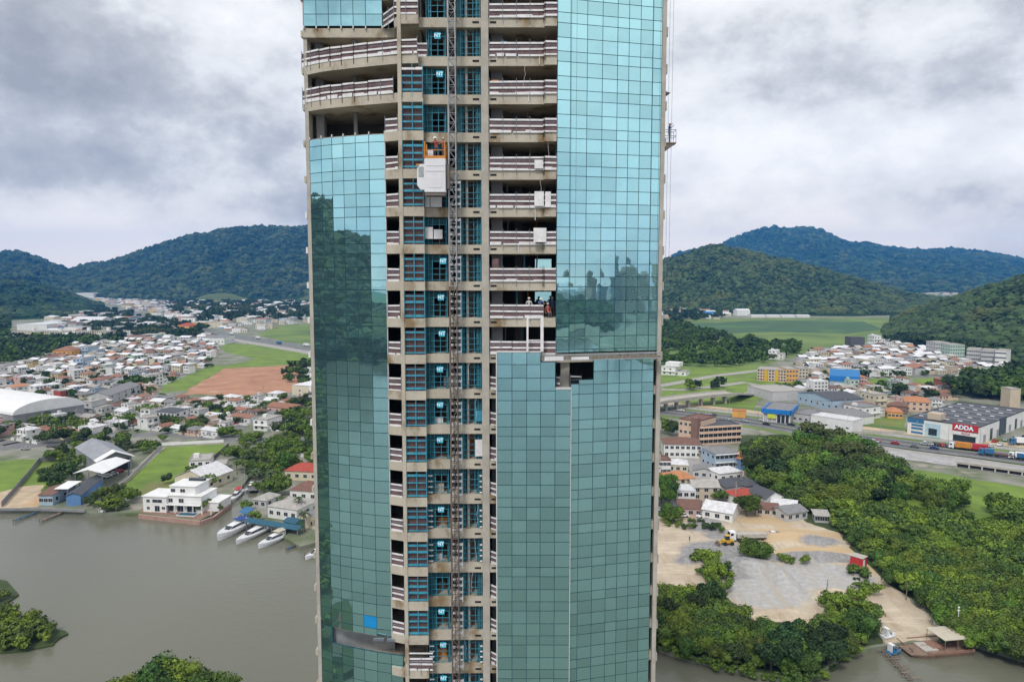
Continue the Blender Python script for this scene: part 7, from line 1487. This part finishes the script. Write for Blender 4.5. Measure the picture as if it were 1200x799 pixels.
p = G(1186, 521); truck(p.x, p.y, R(-12), 'blue-cabbed truck with a pale trailer parked in the yard of the large store', 'truck_blue', [(10, 'pale_cyan_', 2.4)] if 'pale_cyan_' in M else [(10, 'boat_white', 2.4)])
p = G(857, 634); truck(p.x, p.y, R(3), 'white-cabbed tipper truck with a pale long body in the gravel yard', 'boat_white', [(9.5, 'concrete_light', 1.2)]); p = G(818, 600); truck(p.x, p.y+1, R(70), 'small teal truck parked by the hedge at the sand yard', 'teal_roof', [(3.0, 'teal_roof', 1.4)])
x_, y_, a_ = along(offs(hl, 6), 356); truck(x_, y_, a_, 'white bus-like truck on the far highway beside the tower', 'boat_white', [(11, 'boat_white', 2.6)])
for x, o_, c in ((300, 6, 'boat_white'), (325, -6, 'truck_blue'), (270, 6, 'boat_white')): x_, y_, a_ = along(offs(hl, o_), x); truck(x_, y_, a_, {300: 'white truck on the far highway above the green field', 325: 'blue truck on the near lane of the far highway', 270: 'white truck on the far highway behind the white hall'}[x], c, [(8, c, 2.4)])
# yellow loader
p = G(853, 638); r = empty('wheel_loader', p.to_tuple(), R(185), 'yellow wheel loader in front of the tipper truck', 'loader')
MB().box(-1.6, 1.8, -.9, .9, .8, 1.7).build('body', 'yellow', r); MB().box(-.3, .9, -.7, .7, 1.72, 3.0).build('cab', 'glass_dark', r); MB().box(-.4, 1.0, -.8, .8, 3.0, 3.12).build('cab_roof', 'yellow', r); MB().beam((1.5, -.6, 1.4), (3.2, -.6, .7), .2, .3).beam((1.5, .6, 1.4), (3.2, .6, .7), .2, .3).build('arm', 'yellow', r)
MB().add([(3.0, -1.2, .2), (3.0, 1.2, .2), (3.0, -1.2, 1.2), (3.0, 1.2, 1.2), (4.0, -1.2, .2), (4.0, 1.2, .2)], [(0, 2, 3, 1), (0, 1, 5, 4), (0, 4, 2), (1, 3, 5)]).build('bucket', 'rust_steel', r); wheels(r, (-1.0, 1.2), .95, .65, .45)
p = G(832, 602); r = empty('skip', p.to_tuple(), R(30), 'red skip-shaped trailer left of the small black object at the hedge', 'trailer'); MB().box(-2, 2, -1, 1, .5, 1.5).build('body', 'seawall', r); wheels(r, (-.6, .6), .9, .4)
p = G(808, 634); person('person in dark clothes standing alone on the pale sand', (p.x, p.y, LZ+.08), R(30), 'shirt_blue', 'stand', helmet='navy')
# gravel heaps and spoil
def heap(label, px_, py_, rx, ry, h, mt, seed):
    p = G(px_, py_); n = 28; V = []; Fc = []; rs = np.random.default_rng(seed)
    g1 = np.linspace(-1, 1, n); X, Y = np.meshgrid(g1, g1, indexing='ij'); rr = np.sqrt(X**2+Y**2); nz = vnoise(X*3+seed, Y*3, seed, 4); Zz = h*np.clip(1-rr, 0, 1)**.8*(.7+.7*nz)-.05
    V = np.stack([X*rx, Y*ry, Zz], -1).reshape(-1, 3); idx = np.arange(n*n).reshape(n, n); Fc = np.stack([idx[:-1, :-1], idx[1:, :-1], idx[1:, 1:], idx[:-1, 1:]], -1).reshape(-1, 4)
    Fc = np.array([f for f in Fc if np.max(rr.reshape(-1)[f]) < 1.08]); o = npmesh('gravel_heap', V, Fc, mt, smooth=True); o.location = (p.x, p.y, LZ+.08); tag(o, label, 'heap', 'heaps of gravel and spoil')
for i, hp in enumerate([('dark conical gravel heap on the pale sand left of the hedge', 812, 658, 5, 4, 2.6, 'yard'), ('broad grey gravel heap behind the sand yard hedge', 828, 614, 9, 5, 2.0, 'yard'), ('long dark gravel bank above the left gravel bay', 868, 662, 11, 6, 2.4, 'yard'), ('tall grey gravel bank across the top of the right gravel bay', 950, 654, 16, 3.5, 2.4, 'yard'), ('tan sandy ridge between the two gravel bays', 915, 678, 4, 14, 2.2, 'yard'),
    ('orange sand mound below the hamlet', 925, 630, 16, 7, 1.8, 'yard'), ('grey patch heap on the orange sand by the trees', 962, 636, 9, 6, 1.6, 'yard'), ('pale spoil ridge along the foot of the gravel bays', 915, 722, 12, 3, 1.8, 'yard'), ('overgrown sandy mound right of the gravel bays', 978, 700, 8, 5, 2.2, 'yard'), ('gravel spoil between bay and mound', 1000, 676, 4, 8, 1.6, 'yard')]): heap(*hp, seed=i+3)
p = G(995, 752); o = blobs('brick_rubble', [(p.x+random.gauss(0, 1.3), p.y+random.gauss(0, .8), 1.4+random.random()*.4) for _ in range(60)], [.25+.3*random.random() for _ in range(60)], 'seawall'); tag(o, 'small orange red rubble pile in the thicket', 'rubble', kind='stuff')
# viaduct
vp_ = [G(*q, 7.2) for q in ((690, 484), (775, 470), (800, 466.5), (830, 463), (857, 461))]; a0 = empty('viaduct', (vp_[0].x, vp_[0].y, LZ), 0, 'grey concrete viaduct on piers right of the tower', 'viaduct'); m = MB(); pr_ = MB()
for p_, q_ in zip(vp_[:-1], vp_[1:]):
    u_, v_ = p_-a0.location, q_-a0.location; m.beam(u_, v_, 11, 1.2)
    d = (v_-u_).normalized(); n_ = Vector((-d.y, d.x, 0))*5.6; pr_.beam(u_+n_+Vector((0, 0, 1)), v_+n_+Vector((0, 0, 1)), .3, 1.0); pr_.beam(u_-n_+Vector((0, 0, 1)), v_-n_+Vector((0, 0, 1)), .3, 1.0)
    for t_ in (.2, .7):
        c = u_.lerp(v_, t_); MB().box(c.x-.6, c.x+.6, c.y-3.5, c.y+3.5, 0, c.z-.61).build('pier', 'concrete_light', a0)
m.build('deck', 'concrete_light', a0); pr_.build('parapet', 'concrete_light', a0)
e0 = vp_[-1]-a0.location; e1 = G(876, 462, 1.6)-a0.location; m = MB(); m.beam(e0, e1, 10.8, 1.0); m.build('ramp', 'path', a0)
# highway underpass wall with dark openings at the right edge
q0, q1 = offs(hs_, -22)[2], offs(hs_, -22)[4]; r = empty('highway_bridge', (q0.x, q0.y, LZ), math.atan2(q1.y-q0.y, q1.x-q0.x), 'low concrete bridge edge with dark openings under the highway at the right', 'bridge'); Lb = (q1-q0).length
MB().box(0, Lb, 0, .5, 1.6, 2.6).build('parapet', 'concrete_light', r); MB().box(0, Lb, .6, 1, 0, 1.6).build('opening', 'dark', r)
for i in range(14): MB().box(Lb*i/13-.3, Lb*i/13+.3, .05, .55, 0, 1.6).build('pier', 'concrete_light', r)
def wire_pole():
    r = empty('power_pole', (0, 0, -500)); MB().bar((0, 0, 0), (0, 0, 8.6), .14, n=6, r2=.1).build('pole', 'concrete_light', r); MB().box(-.9, .9, -.06, .06, 8.0, 8.12).box(-.6, .6, -.05, .05, 7.2, 7.3).build('crossarm', 'timber', r); MB().box(-.25, .25, -.45, -.1, 6.2, 7.0).build('transformer', 'galv', r); return r
wpp = wire_pole(); ordw = ['first', 'second', 'third', 'fourth', 'fifth', 'sixth', 'seventh', 'eighth', 'ninth', 'tenth', 'eleventh', 'twelfth']
for ln, where in ((((-5, 521), (30, 519), (65, 516), (100, 512), (140, 508), (176, 506), (215, 508), (255, 510)), 'along the riverside street'), (((10, 506), (50, 500), (90, 494), (130, 488), (170, 482), (205, 476)), 'through the near left town'), (((283, 500), (292, 488), (301, 476), (309, 466)), 'up the short town street'), (((862, 590), (868, 575), (862, 560)), 'along the sandy lane'), (((956, 485), (990, 482), (1026, 478), (1060, 474), (1096, 470)), 'through the right suburb')):
    pts_ = [G(*q) for q in ln]
    for i, p in enumerate(pts_): r = copy_tree(wpp); r.location = p; r.rotation_euler = (0, 0, .3); tag(r, f'grey power pole {where}, {ordw[i]} from the left end of its line' if 'lane' not in where and 'up' not in where else f'grey power pole {where}, {ordw[i]} from the near end of its line', 'power pole', 'power poles '+where)
    m_ = MB(); o0 = pts_[0]
    for p, q in zip(pts_[:-1], pts_[1:]):
        for dx in (-.8, 0, .8):
            prev = None
            for s_ in range(6):
                t_ = s_/5; c = p.lerp(q, t_)-o0; c = Vector((c.x+dx, c.y, c.z+8.2-.9*math.sin(math.pi*t_)))
                if prev is not None: m_.bar(prev, c, .03, n=3)
                prev = c
    o = m_.build('power_line', 'dark', loc=o0); tag(o, 'thin dark overhead wires '+where, 'power line')
for c in CH[wpp.name]: bpy.data.objects.remove(c)
bpy.data.objects.remove(wpp)
# street lamps along the highways
def lamp_proto():
    r = empty('street_lamp', (0, 0, -500)); MB().bar((0, 0, 0), (0, 0, 9.5), .11, n=6, r2=.07).build('pole', 'galv', r); MB().bar((0, 0, 9.4), (0, -1.8, 9.9), .05).build('arm', 'galv', r); MB().box(-.15, .15, -2.4, -1.7, 9.82, 9.98).build('lamp_head', 'lift_white', r); return r
lpp = lamp_proto()
for i, x in enumerate((790, 822, 858, 893, 925, 962, 1000, 1040, 1082, 1120, 1158, 1192)):
    x_, y_, a_ = along(offs(hw, 15), x); r = copy_tree(lpp); r.location = (x_, y_, LZ+.1); r.rotation_euler = (0, 0, a_); tag(r, 'thin grey street lamp on the highway verge, %s from the left' % (nth[i]), 'street lamp', 'street lamps along the highway')
for i, (x, y) in enumerate(((212, 508), (247, 510), (295, 512), (335, 513), (56, 519), (120, 510), (165, 505))):
    p = G(x, y); r = copy_tree(lpp); r.location = p; r.rotation_euler = (0, 0, .3*i); tag(r, 'grey lamp post on the street above the river lots, %s' % ('near the mown lot', 'above the mown lot', 'left among the street trees', 'right among the street trees', 'near the left edge', 'behind the boat shed', 'left of the mown lot')[i], 'street lamp', 'street lamps in the town')
for c in CH[lpp.name]: bpy.data.objects.remove(c)
bpy.data.objects.remove(lpp)
# walls and fences
def wall_line(label, pts, h, th, mt, name='boundary_wall', cat='wall'):
    m = MB(); pts = P(*pts); o0 = pts[0]
    for p_, q_ in zip(pts[:-1], pts[1:]): m.beam((p_.x-o0.x, p_.y-o0.y, h/2), (q_.x-o0.x, q_.y-o0.y, h/2), th, h)
    o = m.build(name, mt, loc=o0); tag(o, label, cat); return o
wall_line('grey wall along the left side of the mown green lot', ((126, 583), (152, 562), (189, 524)), 1.6, .3, 'concrete_light'); wall_line('dark fence along the right side of the mown green lot', ((268, 523), (212, 572), (196, 580)), 1.8, .12, 'concrete_dark', 'fence', 'fence'); wall_line('low white wall at the top of the mown green lot', ((190, 522), (262, 518)), 1.4, .25, 'white'); wall_line('dark blue grey fence dividing the riverside lawns', ((2, 594), (30, 562), (46, 542), (100, 533)), 2.2, .15, 'concrete_grey', 'fence', 'fence'); wall_line('low retaining kerb along the left river bank', ((-60, 597), (0, 598), (45, 598), (100, 600)), .9, .5, 'concrete_grey')
wall_line('pale wall behind the highway lawn of the suburb', ((985, 509), (1060, 508)), 1.5, .25, 'concrete_light'); wall_line('white wall between canal and tower beside the street trees', ((300, 532), (370, 536)), 1.8, .25, 'white')
# slim transmission masts on the left ridge
for px_, top, lab in ((108, 303, 'thin lattice mast on the saddle of the left ridge'),): 
    y = 4250; b0 = PY(px_, 311, y); o = MB().bar((0, 0, -30), (0, 0, 42), 1.6, n=4, r2=.6).build('radio_mast', 'grey_metal', loc=b0); tag(o, lab, 'radio mast')
# ------------------------------------------------------------ what the glass sees behind the camera
rs = random.Random(12)
for i in range(22):
    a_ = -22-i*1.05-rs.uniform(0, .5); d_ = rs.uniform(1500, 2100); x, y, _ = az(a_, d_); h = rs.choice((50, 65, 80, 95, 110, 130)); w_ = rs.uniform(18, 30); r = empty('high_rise', (x, y, 1.2), rs.uniform(0, 1), f'pale high-rise across the bay, {"number "+str(i+1)}' if False else 'pale high-rise of the city across the bay, seen only mirrored', 'high-rise', 'high-rises across the bay')
    o = MB().box(-w_/2, w_/2, -w_/2, w_/2, 0, h).box(-w_/4, w_/4, -w_/4, w_/4, h, h+6).build('wall', 'wall', r); setcol(o, COL[rs.choice(('white', 'cream', 'pale grey', 'grey', 'beige'))]); m = MB()
    for f in range(int(h/3.2)): m.box(-w_/2-.1, w_/2+.1, -w_/2-.1, w_/2+.1, f*3.2+1.4, f*3.2+2.3)
    m.build('window_band', 'glass_dark', r)
a0, a1 = az(62, 150), az(52, 185)
o = MB().prism([az(74, 78)[:2], az(52, 88)[:2], az(54, 122)[:2], az(64, 125)[:2], az(75, 110)[:2]], -.5, 1.3).build('sand_spit', 'scrub'); tag(o, kind='structure')
r = empty('boathouse', az(62, 104, 1.3), .7, 'long boathouse on the sand spit behind the camera', 'boathouse'); o = MB().box(-12, 12, -5, 5, 0, 4).build('wall', 'wall', r); setcol(o, COL['beige']); o = roof_mesh(MB(), -12, 12, -5, 5, 4, 'gable', 2).build('roof', 'roof', r); setcol(o, RCOL['brown tiled'])
